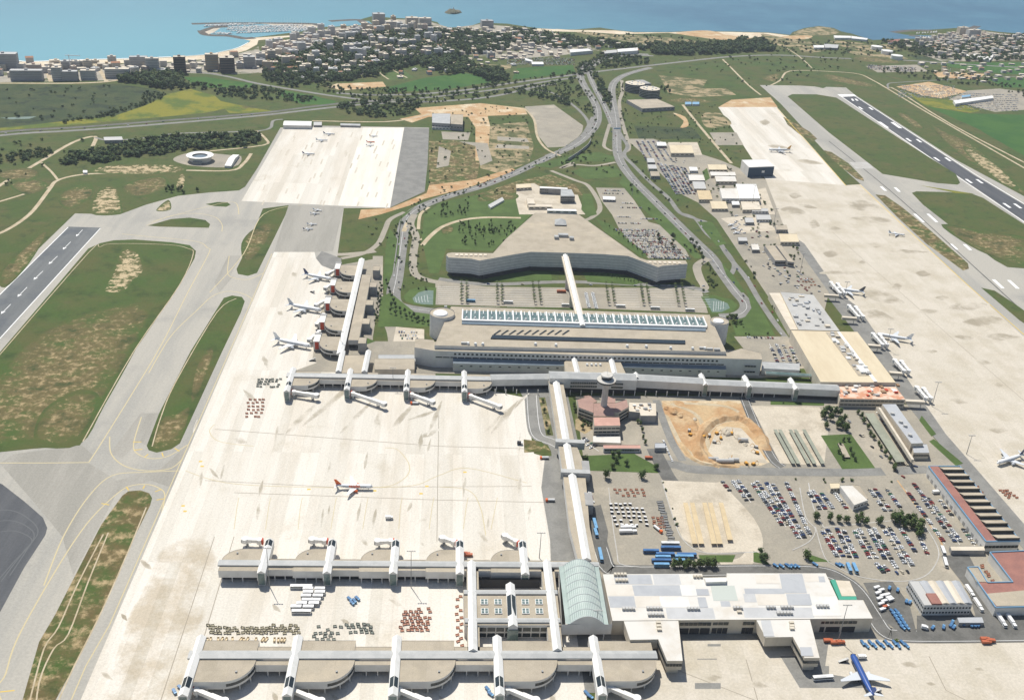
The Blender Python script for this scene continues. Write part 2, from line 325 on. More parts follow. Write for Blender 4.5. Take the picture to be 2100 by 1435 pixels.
G('rocky_shore', [(1100,59),(1180,62),(1262,63),(1300,67),(1370,67),(1430,65),(1500,66),(1575,68),(1618,73),(1625,80),(1500,82),(1430,75),(1370,68),(1300,70),(1250,72),(1180,66),(1100,64)], 'sand')
G('sandy_slope', [(1385,68),(1440,63),(1470,66),(1490,72),(1545,80),(1480,82),(1430,76)], 'soil', 4)
G('rocky_point', [(1628,67),(1650,60),(1680,55),(1708,59),(1722,66),(1700,72),(1640,73)], 'scrubdirt', 4)
G('sandy_slope', [(1615,74),(1665,74),(1650,81),(1600,79)], 'soil', 4)
# marina basins: the moles
for px in ([(393,49.5),(440,48.5),(530,48),(640,49.5),(655,54)],[(414,63),(425,72),(470,74),(500,79),(522,78)],[(414,66),(440,57),(468,55)],[(676,44),(700,42.5),(735,41.5),(748,48),(762,53)],[(1830,67),(1870,63),(1910,63)],[(1864,73),(1890,76),(1930,79)],[(1990,60),(2005,54)]):
    road('mole', px, 26, 'mole', 5)
for q in ([(535,49),(640,51),(655,55),(640,62),(600,58),(560,52)],[(420,66),(438,59),(452,58),(440,66),(428,71)]): G('quay', q, 'parklight')
# far left fields
G('marsh', [(-260,180),(0,173),(150,175),(240,172),(320,184),(342,195),(300,214),(230,240),(100,254),(0,262),(-260,280)], 'marsh')
G('rape_field', [(-260,285),(0,263),(120,250),(235,238),(300,216),(345,193),(390,183),(440,196),(468,222),(420,232),(300,243),(120,259),(0,268),(-260,292)], 'rape')
G('stream', [(0,242),(40,240),(75,239),(60,244),(20,245)], 'pool')
G('green_field', [(375,158),(420,158),(520,172),(525,180),(430,180),(395,172)], 'field')
G('green_field', [(565,182),(640,196),(690,208),(680,216),(620,214),(580,200)], 'field')
G('yellow_field', [(440,205),(520,222),(560,228),(525,232),(470,232)], 'rape')
G('green_field', [(800,178),(870,160),(950,150),(1000,158),(1010,168),(930,182),(850,188),(790,190)], 'field')
G('sports_field', [(672,178),(690,172),(785,168),(792,178),(700,186)], 'soil')
G('green_field', [(770,150),(790,135),(815,135),(850,160),(800,165)], 'lawn')
G('green_field', [(1060,140),(1175,134),(1180,150),(1050,164)], 'field')
G('green_field', [(930,131),(1050,133),(1045,145),(940,145)], 'scrubdirt')
G('scrub_slope', [(1255,75),(1300,73),(1400,80),(1450,88),(1440,95),(1330,95),(1290,85)], 'scrubdirt')
G('meadow', [(1345,140),(1480,122),(1560,200),(1470,205),(1400,180),(1350,160)], 'meadow')
G('spoil_ground', [(1352,155),(1450,165),(1440,182),(1490,182),(1510,195),(1420,200),(1370,190)], 'scrubdirt')
G('meadow', [(1490,120),(1600,118),(1660,126),(1780,150),(1700,170),(1600,165),(1540,160)], 'meadow')
G('storage_yard', [(1838,178),(1905,168),(1985,188),(1930,202),(1890,196)], 'soil')
G('storage_yard', [(1945,205),(1985,186),(2050,182),(2110,190),(2110,225),(2040,230)], 'park')
G('rape_field', [(1850,185),(1885,200),(1950,205),(2010,228),(1990,232),(1900,218)], 'rape')
G('crop_field', [(1870,205),(1905,219),(1985,233),(2110,236),(2300,320),(2110,325),(2000,262)], 'field')
G('crop_field', [(1930,129),(2110,128),(2110,155),(2010,148),(1950,138)], 'field')
G('scrub_yard', [(1500,205),(1580,200),(1595,220),(1473,220)], 'soil')
G('dry_field', [(880,290),(930,288),(985,300),(985,330),(975,380),(880,395)], 'drygrass')
G('demolition_ground', [(985,258),(1080,250),(1095,300),(1085,335),(1020,355),(985,345)], 'scrubdirt')
G('earthworks', [(850,222),(985,212),(1075,222),(1082,235),(1000,238),(1005,258),(1000,330),(975,330),(975,262),(960,240),(870,240)], 'soil')
G('cleared_ground', [(820,244),(870,234),(885,238),(845,252)], 'soil')
for q in ([(905,270),(965,272),(960,288),(908,286)],[(940,290),(1000,294),(1010,330),(985,340),(975,300)],[(1020,280),(1080,284),(1085,292),(1020,288)],[(1020,296),(1085,300),(1085,306),(1015,304)],[(900,300),(925,310),(920,340),(895,345)]): G('old_slab', q, 'park')
G('earth_strip', [(875,396),(880,380),(975,368),(1050,345),(1060,350),(960,385),(870,408),(845,420),(780,440),(735,450),(740,430),(800,427)], 'redsoil')
G('unused_lot', [(1075,219),(1136,215),(1196,258),(1194,271),(1185,282),(1158,301),(1123,303),(1105,280),(1093,238)], 'park')
# ---------------------------------------------------------------- motorways and roads
LL = ((0,'white',.35),)
road('motorway', [(-300,308),(0,271),(150,262),(300,250.5),(525,233),(640,219),(715,211),(780,208)], 11, 'asphdark', 5)
road('motorway', [(-300,317),(0,278),(150,268),(300,257),(525,238),(640,225),(725,216),(790,212)], 11, 'asph', 5)
road('motorway', [(-200,172),(0,171),(150,171),(235,166),(275,152)], 9, 'path', 4)
road('motorway', [(290,148),(390,148),(460,156),(525,171),(600,184),(690,198),(780,208),(860,209.5),(950,205),(1010,198),(1050,190),(1100,178),(1140,172)], 11, 'asph', 5)
road('motorway', [(690,191),(760,195),(850,193.5),(950,185.5),(1050,170.5),(1150,157.5),(1210,149),(1270,142),(1330,135),(1400,127),(1500,116.5),(1600,113.5),(1700,119),(1850,124),(1950,130),(2110,140),(2500,160)], 12, 'asph', 5)
road('motorway', [(800,206),(900,198),(1000,186),(1050,180),(1130,166),(1200,158)], 10, 'asph', 5)
road('airport_road', [(1330,112),(1280,111),(1240,117),(1210,129),(1194,143),(1190,156),(1198,176),(1212,198),(1222,216),(1226,236),(1222,256),(1206,276),(1178,298),(1130,320),(1080,344),(1040,362),(985,383),(930,399),(880,417),(845,436),(829,462),(820,520),(813,570),(807,600),(812,622),(840,632),(900,640)], 18, 'asph', 6, LL)
road('airport_road', [(1340,115),(1290,114),(1250,120),(1223,131),(1209,145),(1211,160),(1222,184),(1238,214),(1250,240),(1258,262)], 14, 'asph', 6, LL)
road('airport_road', [(1335,139),(1290,151),(1265,164),(1255,180),(1256,205),(1262,235),(1265,265),(1266,310),(1276,338),(1300,370),(1340,410),(1385,455),(1428,497),(1457,525),(1482,560),(1510,598),(1530,622),(1527,638),(1505,648),(1475,648)], 18, 'asph', 6, LL)
road('slip_road', [(1216,240),(1205,262),(1192,280),(1160,303),(1120,320)], 8, 'asph', 5)
road('slip_road', [(1080,185),(1130,190),(1170,212),(1200,240),(1208,262),(1200,280)], 7, 'asph', 5)
road('slip_road', [(1250,255),(1240,290),(1240,302),(1255,310)], 7, 'park', 5)
road('service_road', [(1275,165),(1276,190),(1270,210),(1276,250),(1290,300),(1282,312)], 8, 'park', 5)
road('service_road', [(1265,262),(1275,280),(1287,300),(1280,318),(1300,340),(1335,375),(1370,405),(1395,437),(1430,450),(1455,462),(1490,520),(1530,570),(1560,620),(1610,690),(1680,760)], 8, 'asph', 5)
road('slip_road', [(1395,437),(1425,448),(1450,480),(1480,505),(1505,540),(1500,562)], 7, 'asph', 5)
road('slip_road', [(1453,530),(1430,545),(1435,570),(1445,590),(1425,600)], 12, 'park', 5)
road('service_road', [(1400,215),(1440,265),(1500,335)], 6, 'path', 4)
road('service_road', [(1130,350),(1180,370),(1205,380),(1225,408),(1230,430),(1215,445),(1200,452)], 8, 'park', 5)
road('service_road', [(1176,333),(1150,345),(1180,338),(1220,340),(1262,333)], 7, 'park', 5)
road('service_road', [(828,475),(840,455),(858,492),(900,470),(950,450),(1000,446),(1060,448)], 7, 'path', 4)
road('service_road', [(850,440),(842,460),(853,485),(848,520),(850,560),(880,575),(910,580)], 11, 'park', 5)
road('service_road', [(700,530),(745,520),(775,500),(790,470),(800,450),(830,435)], 8, 'park', 5)
road('service_road', [(775,525),(775,620),(790,650),(805,680),(810,720)], 14, 'park', 5)
road('service_road', [(660,515),(690,522),(740,519),(770,515)], 10, 'park', 4)
road('perimeter_track', [(-200,520),(-50,485),(0,478),(60,440),(100,390),(118,370),(170,358),(260,354),(350,349),(470,350),(500,335),(515,315)], 6, 'path', 5)
road('perimeter_track', [(-100,440),(0,413),(60,395),(104,383)], 5, 'path', 4)
road('service_road', [(-40,410),(0,380),(85,330),(150,292),(195,280),(190,300)], 7, 'path', 4)
road('perimeter_track', [(85,334),(105,352),(118,368)], 4, 'path', 4)
road('service_road', [(195,282),(230,288),(330,280),(360,274),(500,270),(535,268),(555,262),(560,248),(580,245)], 6, 'asph', 4)
road('perimeter_track', [(525,268),(545,285),(540,298),(430,310)], 5, 'path', 4)
road('service_road', [(640,248),(790,250),(860,240),(880,234)], 6, 'path', 4)
road('service_road', [(1075,222),(1095,245),(1102,280),(1120,305),(1150,320)], 5, 'path', 4)
road('perimeter_track', [(1482,122),(1500,140),(1535,175),(1560,195)], 5, 'path', 4)
road('perimeter_track', [(1575,178),(1600,165),(1620,146),(1700,147),(1760,152),(1790,165),(1820,182),(1900,230),(2110,350)], 5, 'path', 4)
road('perimeter_track', [(1822,180),(1840,186),(1950,255),(2110,338)], 5, 'path', 3)
road('perimeter_track', [(1822,182),(1822,172),(1850,169),(1950,163),(2020,158),(2110,158)], 5, 'asph', 4)
road('service_road', [(1575,76),(1635,113),(1665,140)], 4, 'path', 2)
road('coast_track', [(1140,60),(1200,66),(1280,84),(1350,95)], 5, 'path', 3)
road('town_street', [(195,130),(215,160),(218,168)], 9, 'path', 2)
road('town_street', [(95,145),(105,168)], 9, 'path', 2)
road('garden_path', [(770,142),(785,155),(797,163)], 4, 'path', 3)
road('garden_path', [(830,132),(795,130),(800,140),(835,160)], 4, 'path', 3)
# ---------------------------------------------------------------- runways and taxiways
G('taxiway', [(-600,1010),(0,587),(154,438),(246,440),(300,420),(365,402),(430,395),(490,391),(503,383),(583,262),(640,258),(880,262),(876,335),(800,427),(705,427),(690,540),(640,560),(300,1435),(150,1700),(-600,1700)], 'taxi')
G('runway', [(-300,887),(0,603),(140,465),(207,467),(0,696),(-300,1028)], 'runway')
quad_lines('runway_edge_line', [[(-300,888),(0,604),(140,466)],[(-300,1026),(0,694),(206,468)]], 1.2, 'white')
for (x,y,x2,y2) in [(169.5,471.5,156,485),(145,496,129,512),(118,525.5,100,542),(88,556,69,574),(55.5,589,36,609),(22,624,2,644),(-16,664,-40,688)]:
    a = P(x,y); b = P(x2,y2); d = (b-a).normalized(); n = Vector((-d.y,d.x,0))
    sheet('runway_arrow', [a+n*.4,a-n*.4,b-d*6-n*.4,b-d*8-n*2,b-d*6.5-n*2.2,b,b-d*6.5+n*2.2,b-d*8+n*2,b-d*6+n*.4], 'white')
G('closed_pavement', [(-300,860),(5,993),(50,1028),(88,1061),(97,1082),(93,1097),(50,1163),(0,1255),(-300,1750)], 'runwaydark', 0)
for k in (0,3,6):
    road('tyre_mark', [(-60,1050+k*9),(20,1046+k*7),(62,1066+k*6),(78-k*3,1090+k*5),(60-k*5,1120+k*5),(20-k*6,1180+k*4)], .9, 'faint', 6)
G('taxiway_patch', [(0,950),(30,930),(168,913),(190,932),(180,948),(240,985),(330,960),(385,912),(365,970),(352,1000),(310,985),(240,1010),(150,1180),(128,1100),(70,1030)], 'taxidark')
G('taxiway_patch', [(289,847),(326,847),(303,915),(285,905),(250,940),(225,930)], 'taxidark')
G('taxiway_patch', [(468,525),(494,524),(470,570),(480,565),(450,600),(440,580)], 'taxidark')
G('airfield_grass', [(-300,990),(0,722),(181,510),(205,499),(233,493),(276,491.5),(351,497),(389,503),(402,515),(399,530),(371,581),(276,720),(164,913),(68,920),(0,927),(-300,960)], 'meadow')
worn('worn_grass', [(-150,930),(-30,790),(60,690),(160,640),(270,610),(325,620),(282,710),(215,830),(164,911),(68,918),(0,925),(-80,930)], 'worndry'); worn('worn_grass', [(70,900),(90,840),(160,800),(205,815),(170,890),(120,915)], 'worndry')
G('airfield_grass', [(303,463),(351,449.5),(389,446.5),(421,451.5),(431,460),(428,467.5),(326,465)], 'meadow')
G('airfield_grass', [(421,419),(446,414.5),(466,415),(473,420),(464,424.5),(440,423)], 'meadow')
G('airfield_grass', [(539,428),(592,421),(585,442),(527,560),(508,566),(488,562),(485,552),(508,505)], 'meadow')
G('airfield_grass', [(459,611),(476,606),(496,609),(502,618),(494,641),(456,720),(369,909),(351,921),(321,928),(305,923),(301,914),(326,848),(391,720)], 'meadow')
worn('worn_grass', [(318,880),(338,850),(365,845),(392,830),(385,870),(369,905),(350,917),(322,924),(308,916)], 'worndry'); worn('worn_grass', [(400,760),(425,715),(440,720),(410,800),(390,830)], 'worndry')
G('airfield_grass', [(251,1016),(263,1007),(288,1005),(306,1011),(312,1021),(308,1036),(268,1117),(218,1233),(160,1351),(114,1435),(40,1560),(-10,1560),(46,1435),(80,1316),(113,1260),(155,1178),(208,1075)], 'drygrass')
worn('bare_patch', [(250,512),(280,512),(296,540),(294,562),(275,575),(255,600),(225,605),(212,595),(230,560)], 'patchy')
for q in ([(185,438),(195,400),(215,380),(240,385),(250,425),(245,440)],[(320,432),(345,410),(350,430)],[(360,388),(368,358),(380,360),(376,388)],[(180,352),(210,340),(300,337),(375,340),(370,354),(260,358)]): worn('bare_patch', q, 'patchy')
worn('worn_grass', [(495,500),(520,470),(560,455),(545,500),(505,540)], 'worndry'); worn('worn_grass', [(20,380),(60,365),(100,380),(60,400)], 'worndry'); worn('worn_grass', [(0,690),(20,640),(60,590),(90,560),(60,640),(20,690)], 'worndry') if False else None
for q in ([(-20,360),(40,345),(80,350),(60,372)],[(250,380),(330,360),(345,385),(280,405)],[(120,400),(180,375),(190,400),(140,430)],[(0,560),(60,500),(100,470),(60,540),(10,590)],[(1620,210),(1680,205),(1760,260),(1700,262)],[(1760,300),(1850,310),(1900,350),(1830,352)],[(1890,400),(1960,405),(2000,430),(1930,440)]): worn('worn_grass', q, 'worndry')
Y = 1.1
for px in ([(100,1600),(0,1430),(12,1380),(40,1300),(120,1160),(177,1075),(225,1025),(262,998),(300,993),(325,1000),(338,1015),(330,1060)],[(182,948),(210,905),(300,760),(340,690),(385,600),(428,520),(425,508),(400,495),(300,485),(250,480)],[(305,765),(350,690),(400,640),(440,605),(480,598),(518,615),(510,650),(495,700)],[(290,855),(274,910),(282,930),(310,940),(345,935),(385,912)],[(225,895),(228,930),(255,955),(300,965),(350,960),(375,940)],[(370,965),(300,968),(230,975),(180,1020),(130,1100),(90,1200)],[(0,949),(100,949),(182,948)],[(470,525),(467,560),(480,570),(510,573),(540,560)],[(300,463),(350,443),(400,438),(440,445),(455,460),(455,475)],[(620,420),(540,440),(500,520),(430,600)],[(310,455),(420,425),(480,415),(490,440)]):
    road('taxiway_line', px, Y, 'pyellow', 6)
road('apron_edge_line', [(90,1560),(146,1435),(176,1365),(225,1280),(310,1086),(385,915),(480,700),(558,520)], .9, 'pyellow', 0)
for (x,y,x2,y2) in ((208,1032,224,1035),(259,998,264,1005),(297,995,293,1002),(318,1008,331,1003),(321,1025,338,1022),(273,906,290,906),(275,923,292,921),(297,937,304,931),(335,936,332,928),(368,925,358,919),(0,1418,30,1415)): quad_lines('taxiway_tick', [[(x,y),(x2,y2)]], 1.0, 'yellow')
# aprons
G('apron', [(562,517),(645,517),(648,530),(665,545),(690,548),(700,740),(1075,815),(1080,840),(1095,930),(1130,940),(1165,1160),(1200,1400),(1230,1700),(30,1700),(165,1435)], 'conc')
G('apron_lane', [(165,1435),(250,1240),(338,1065),(365,1075),(290,1270),(220,1435),(180,1560),(100,1560)], 'conc')
G('pier_forecourt', [(1060,790),(1160,790),(1185,905),(1220,1150),(1262,1165),(1262,1320),(1340,1420),(1200,1420),(1160,1150),(1130,925)], 'asph')
worn('tan_apron_slab', [(300,1180),(340,1105),(430,1090),(452,1170),(400,1330),(350,1450),(200,1470),(240,1310)], 'tanfade')
G('pier_forecourt', [(690,545),(775,530),(775,620),(765,690),(760,760),(700,765),(640,740),(655,650)], 'park')
G('far_apron', [(583,262),(745,262),(693,422),(495,412.5)], 'conc')
G('far_apron', [(745,262),(829,262),(800,426),(693,422)], 'concnew')
G('old_hardstand', [(829,262),(880,264),(877,335),(871,393),(800,426)], 'asph')
G('apron_edge', [(583,262),(575,262),(500,395),(495,412)], 'taxi')
G('dark_apron', [(592,421),(705,424),(683,515),(645,517),(562,517)], 'taxidark')
G('dark_apron', [(1118,935),(1150,935),(1165,975),(1180,1090),(1205,1160),(1130,1165),(1128,1108),(1110,1000)], 'asph')
G('dark_apron', [(660,515),(700,530),(700,560),(660,545),(648,530)], 'asph')
road('service_road', [(1090,810),(1095,870),(1105,895),(1130,905),(1150,915)], 15, 'asph', 5, ((5,'white',.4),(-5,'white',.4)))
G('verge', [(1074,901),(1110,905),(1130,925),(1075,928)], 'drygrass')
G('verge', [(1105,815),(1118,815),(1135,893),(1120,893)], 'scrubdirt')
G('right_apron', [(1473,220),(1593,220),(1735,380),(1765,378),(2130,710),(2400,955),(2600,1310),(2110,1310),(2110,1110),(1990,960),(1860,800),(1720,600),(1690,590),(1650,530),(1610,470),(1570,368)], 'conctan')
G('far_right_apron', [(1473,220),(1593,220),(1735,380),(1570,368)], 'conc')
G('front_apron', [(1255,1313),(1660,1310),(2110,1307),(2300,1310),(2300,1700),(1200,1700),(1225,1360)], 'conctan')
G('service_lane', [(1620,480),(1650,500),(1720,600),(1760,630),(1870,790),(1940,890),(2010,970),(2110,1085),(2110,1140),(1990,985),(1860,830),(1760,690),(1690,600),(1640,540)], 'asph')
# right runway and its taxiway
G('taxiway', [(1558,175),(1640,176),(1672,178),(1688,181.5),(1695,178.6),(1735,180),(1752,194),(1960,328),(2110,408),(2300,510),(2300,800),(2110,700),(1990,590),(1765,378),(1700,320),(1600,212)], 'taxi')
G('runway', [(1728,199),(1754,198),(1999,360),(2110,426),(2300,540),(2300,590),(2110,460),(1963,360)], 'runwaydark')
quad_lines('runway_edge_line', [[(1752,196.5),(2002,359),(2110,424)],[(1727,199.5),(1960,360),(2110,462)]], 1.8, 'white')
G('runway_threshold_bar', [(1717,194),(1752,194),(1756,197.5),(1725,199)], 'white')
def dash(c, L, wd, d):
    a = P(*c); d = (P(*d)-a).normalized(); n = Vector((-d.y,d.x,0)); sheet('runway_mark', [a-d*L/2-n*wd/2,a+d*L/2-n*wd/2,a+d*L/2+n*wd/2,a-d*L/2+n*wd/2], 'white')
for x, y, L_ in ((1765,222,24),(1786,223,24),(1811,256,50),(1838,257,50),(1863.5,287,24),(1884.5,289,24),(1921,326.5,24),(1944,327,24),(1987,371.5,24),(2009,372,24),(2065,421.5,24),(2087,422.5,24)): dash((x,y), L_, 5 if L_ < 40 else 8, (x+34,y+23.5))
sheet('runway_number', [P(*p) for p in ((1745,203),(1749,203),(1752,207),(1748,207))], 'white'); sheet('runway_number', [P(*p) for p in ((1752,203),(1756,203),(1761,207),(1757,207))], 'white')
for x, y, L_ in ((1811.5,387,24),(1840,389,24),(1885,447,40),(1912,447,40),(1956,506,24),(1984,507,24),(2047,582,30),(2078,583,30)): dash((x,y), L_, 5, (x+36,y+33))
road('taxiway_line', [(1700,290),(1800,370),(1870,430),(1990,540),(2110,650)], 2.2, 'asphdark', 3)
G('taxi_apron_joint', [(1742,333),(1782,332),(1792,346),(1755,346)], 'shoulder')
G('airfield_grass', [(1615,198),(1625,193.6),(1675,194),(1715,200.6),(1730,210),(1850,288),(1960,357),(1969,375),(1964,379),(1923,376),(1810,357),(1700,272)], 'ground')
G('airfield_grass', [(1870,396),(1879,392.6),(1935,394),(1989,396),(2016,406),(2050,428),(2110,466),(2200,520),(2200,555),(2091,550),(2066,548),(2039,533),(1985,492),(1893,420)], 'ground')
worn('worn_grass', [(1930,460),(2020,475),(2110,490),(2110,545),(2060,535),(1990,505)], 'worndry')
G('airfield_grass', [(1795,399),(1815,401),(1850,425),(1905,470),(1985,540),(1987,551),(1975,555),(1900,500),(1840,445)], 'drygrass')
G('airfield_grass', [(1606,240),(1618,245),(1660,270),(1676,285),(1668,290),(1640,276),(1615,256)], 'drygrass')
G('airfield_grass', [(1688,308),(1705,312),(1740,335),(1770,365),(1772,372),(1755,366),(1715,335)], 'drygrass')
G('airfield_grass', [(2012,590),(2040,596),(2091,630),(2200,710),(2200,730),(2091,657)], 'ground')
road('apron_edge_line', [(1593,222),(1735,381),(1763,379),(1860,470),(1985,585),(2110,695)], 1.3, 'yellow', 0)
worn('dry_strip', [(1900,250),(1925,262),(1985,290),(2050,345),(2110,395),(2110,408),(2040,362),(1960,312)], 'worndry')
worn('dry_strip', [(1838,232),(1860,235),(1895,262),(1880,264)], 'worndry'); G('rape_strip', [(1885,380),(2000,398),(1960,396)], 'rape'); worn('dry_strip', [(1980,300),(2040,335),(2090,385),(2060,380),(1985,318)], 'patchy')
G('scrub_patch', [(1440,235),(1475,232),(1500,255),(1450,262)], 'scrubdirt', 4); G('gravel_lot', [(1455,272),(1510,272),(1525,298),(1470,298)], 'park'); G('dark_plot', [(1300,258),(1420,262),(1440,285),(1310,285)], 'marsh')
G('soil_path', [(1380,232),(1405,240),(1412,258),(1395,262),(1402,248)], 'soil', 3)
for q in ([(1180,66),(1260,70),(1330,80),(1250,80)],[(1560,70),(1610,78),(1680,92),(1600,95)],[(1700,84),(1790,92),(1830,105),(1760,104)],[(1640,95),(1690,94),(1690,105),(1650,108)],[(1740,105),(1830,112),(1860,122),(1770,116)],[(1480,100),(1560,78),(1580,90),(1500,105)]): G('coast_scrub', q, 'scrubdirt', 4)
for q in ([(1360,205),(1420,200),(1470,210),(1400,212)],[(1750,115),(1850,124),(1840,132),(1760,126)],[(1560,160),(1600,150),(1590,170)],[(1690,150),(1800,175),(1780,180),(1700,165)]): worn('dry_strip', q, 'worndry')
for px in ([(-20,750),(182,518),(205,507),(232,500),(345,502),(386,510),(396,522),(368,585),(276,718),(170,905)],[(222,1092),(180,1195),(140,1300),(110,1330),(80,1400),(70,1500)],[(212,1095),(158,1200),(120,1285),(90,1330),(60,1440)],[(312,915),(330,855),(362,780),(445,640),(485,612)],[(300,1040),(265,1125),(210,1250),(150,1370),(118,1440)]): road('edge_track', px, 1.1, 'path', 4)
# landside pavement on the right
G('landside_yard', [(1283,285),(1340,285),(1480,330),(1570,368),(1610,470),(1650,530),(1700,600),(1690,640),(1620,670),(1590,630),(1530,540),(1470,450),(1380,370)], 'park')
G('pale_yard', [(1478,448),(1560,440),(1600,480),(1545,485),(1520,478)], 'parklight'); G('pale_yard', [(1500,400),(1570,385),(1590,440),(1540,440)], 'parklight'); G('pale_yard', [(1370,292),(1430,292),(1440,318),(1375,318)], 'parklight')
G('lawn', [(1390,366),(1412,372),(1418,392),(1400,388)], 'lawn'); G('lawn', [(1450,345),(1456,366),(1446,372),(1440,352)], 'lawn')
G('car_park', [(1300,287),(1340,288),(1372,330),(1440,400),(1460,430),(1400,400),(1350,352)], 'park')
G('maintenance_yard', [(1515,480),(1610,470),(1650,530),(1690,590),(1600,600),(1560,560)], 'park')
G('terminal_forecourt', [(1180,812),(1720,812),(1860,830),(1990,990),(2110,1140),(2110,1310),(1255,1313),(1215,1160),(1200,970)], 'park')
G('construction_site', [(1356,822),(1518,822),(1560,880),(1585,945),(1560,955),(1440,953),(1405,935),(1385,905),(1370,860)], 'soil')
G('excavated_ramp', [(1357,830),(1375,838),(1410,860),(1425,900),(1440,935),(1480,955),(1440,953),(1405,935),(1385,905),(1370,870)], 'redsoil')
G('excavated_ramp', [(1435,900),(1440,880),(1465,862),(1500,855),(1520,850),(1530,862),(1500,868),(1475,872),(1460,890),(1448,925)], 'redsoil', 4)
for px in ([(1360,835),(1400,850),(1425,880),(1432,920),(1450,950)],[(1375,828),(1420,845),(1440,870),(1438,905)],[(1480,950),(1455,920),(1452,890),(1475,868),(1520,862),(1560,890)],[(1365,850),(1385,890),(1400,915),(1440,948)],[(1380,826),(1480,832),(1515,845)]): road('haul_track', px, 4.5, 'path', 5)
G('dark_diggings', [(1360,842),(1372,846),(1395,858),(1408,866),(1400,868),(1375,858)], 'redsoil', 3); G('dark_diggings', [(1380,822),(1400,824),(1404,834),(1388,832)], 'redsoil', 3)
G('pale_fill', [(1452,925),(1468,885),(1490,875),(1520,878),(1545,905),(1575,950),(1470,945)], 'parklight')
road('service_road', [(1526,815),(1548,870),(1570,915),(1588,945),(1605,958)], 11, 'asphdark', 5, ((3.5,'white',.3),(-3.5,'white',.3)))
G('pale_yard', [(1540,832),(1680,835),(1700,870),(1690,955),(1600,950),(1570,890)], 'parklight')
road('forecourt_road', [(1350,950),(1385,953),(1420,962),(1520,966),(1650,968),(1780,968),(1905,962)], 13, 'asph', 5)
road('service_road', [(1340,920),(1355,950),(1375,985),(1395,1000)], 14, 'asphdark', 4)
road('service_road', [(1345,820),(1375,900),(1400,945)], 8, 'asph', 4)
road('forecourt_road', [(1715,835),(1750,870),(1790,920),(1830,975),(1880,1040),(1940,1120),(1935,1150),(1900,1185),(1830,1190),(1790,1175)], 12, 'park', 5)
road('car_park_kerb', [(1840,985),(1880,1040),(1926,1105),(1935,1130)], 1.6, 'redsoil', 3)
G('lawn', [(1683,893),(1745,890),(1795,960),(1727,962)], 'lawn')
G('garden', [(1195,935),(1300,930),(1345,955),(1350,970),(1205,965)], 'lawn')
G('garden', [(1180,840),(1200,862),(1215,880),(1200,890),(1180,880)], 'scrubdirt')
G('planted_bed', [(1890,852),(1920,890),(1910,895),(1885,862)], 'lawn'); G('planted_bed', [(1915,900),(1975,950),(1960,955),(1905,905)], 'lawn'); G('planted_bed', [(1580,822),(1690,826),(1690,832),(1580,830)], 'lawn')
G('bus_park', [(1245,1000),(1355,985),(1380,1060),(1400,1100),(1440,1165),(1280,1165),(1262,1130)], 'park')
G('pale_yard', [(1357,985),(1480,990),(1545,1080),(1560,1130),(1450,1135),(1400,1105),(1380,1060)], 'parklight')
road('car_park_road', [(1465,990),(1530,1060),(1550,1110),(1530,1150),(1480,1160)], 12, 'parklight', 5)
road('car_park_road', [(1655,995),(1672,1060),(1688,1090),(1670,1115),(1640,1130)], 10, 'park', 5)
G('verge', [(1432,1138),(1508,1138),(1502,1153),(1440,1153)], 'lawn'); G('verge', [(1545,1130),(1560,1135),(1578,1158),(1545,1152)], 'lawn'); G('verge', [(1650,1135),(1665,1138),(1705,1152),(1660,1152)], 'lawn')
road('terminal_road', [(1217,1045),(1225,1100),(1236,1140),(1245,1162),(1270,1170),(1400,1171),(1550,1169),(1680,1172),(1730,1190),(1760,1215),(1790,1260),(1815,1295),(1850,1303),(1950,1304),(2110,1302)], 15, 'asphdark', 6, ((5.5,'white',.35),(-5.5,'white',.35)))
G('terminal_road', [(1207,1040),(1232,1035),(1247,1090),(1240,1160),(1228,1155)], 'asphdark')
G('dark_yard', [(1770,1195),(1830,1192),(1865,1240),(1880,1300),(1850,1300),(1810,1270)], 'asphdark')
G('dark_yard', [(1930,1140),(1985,1135),(2040,1240),(2110,1250),(2110,1300),(1880,1300),(1880,1262),(2000,1262),(1985,1210)], 'asphdark')
G('dark_apron', [(1640,1345),(1660,1310),(1700,1310),(1690,1380),(1780,1395),(1775,1410),(1640,1410),(1600,1345)], 'asph')
# lawns round the multi-storey car park
G('lawn', [(870,440),(905,415),(1000,395),(1080,390),(1100,430),(1040,490),(1010,515),(915,510),(900,560),(880,560),(865,490)], 'lawn')
G('lawn', [(975,400),(1060,372),(1130,358),(1180,380),(1195,400),(1100,395)], 'drygrass')
G('office_yard', [(1060,380),(1095,376),(1130,395),(1185,400),(1200,440),(1065,440),(1058,410)], 'parklight')
G('lawn', [(1195,398),(1212,398),(1224,440),(1205,445),(1192,430)], 'lawn')
G('car_park', [(1222,385),(1280,386),(1300,410),(1330,455),(1385,470),(1415,530),(1330,530),(1270,470),(1255,440),(1232,410)], 'park')
G('verge', [(1222,448),(1255,462),(1330,525),(1316,527),(1240,475)], 'lawn')
G('verge', [(1278,360),(1300,380),(1410,490),(1440,530),(1425,530),(1330,440),(1270,375)], 'lawn')
G('lawn', [(1190,345),(1262,340),(1280,362),(1200,368),(1170,352)], 'lawn')
G('lawn', [(1090,340),(1175,318),(1230,312),(1260,322),(1258,332),(1180,330),(1130,345)], 'lawn')
G('verge', [(800,470),(815,490),(805,560),(790,600),(785,580),(792,500)], 'lawn')
G('verge', [(825,440),(850,425),(822,450),(818,520),(808,560)], 'lawn')
G('verge', [(800,600),(850,640),(890,645),(890,670),(775,670),(780,610)], 'lawn')
G('verge', [(745,690),(770,700),(765,712),(740,710)], 'lawn')
G('verge', [(1500,660),(1528,650),(1541,632),(1534,605),(1528,588),(1548,610),(1590,688),(1510,688)], 'lawn')
G('verge', [(1480,540),(1500,560),(1530,600),(1520,600),(1490,565)], 'lawn')
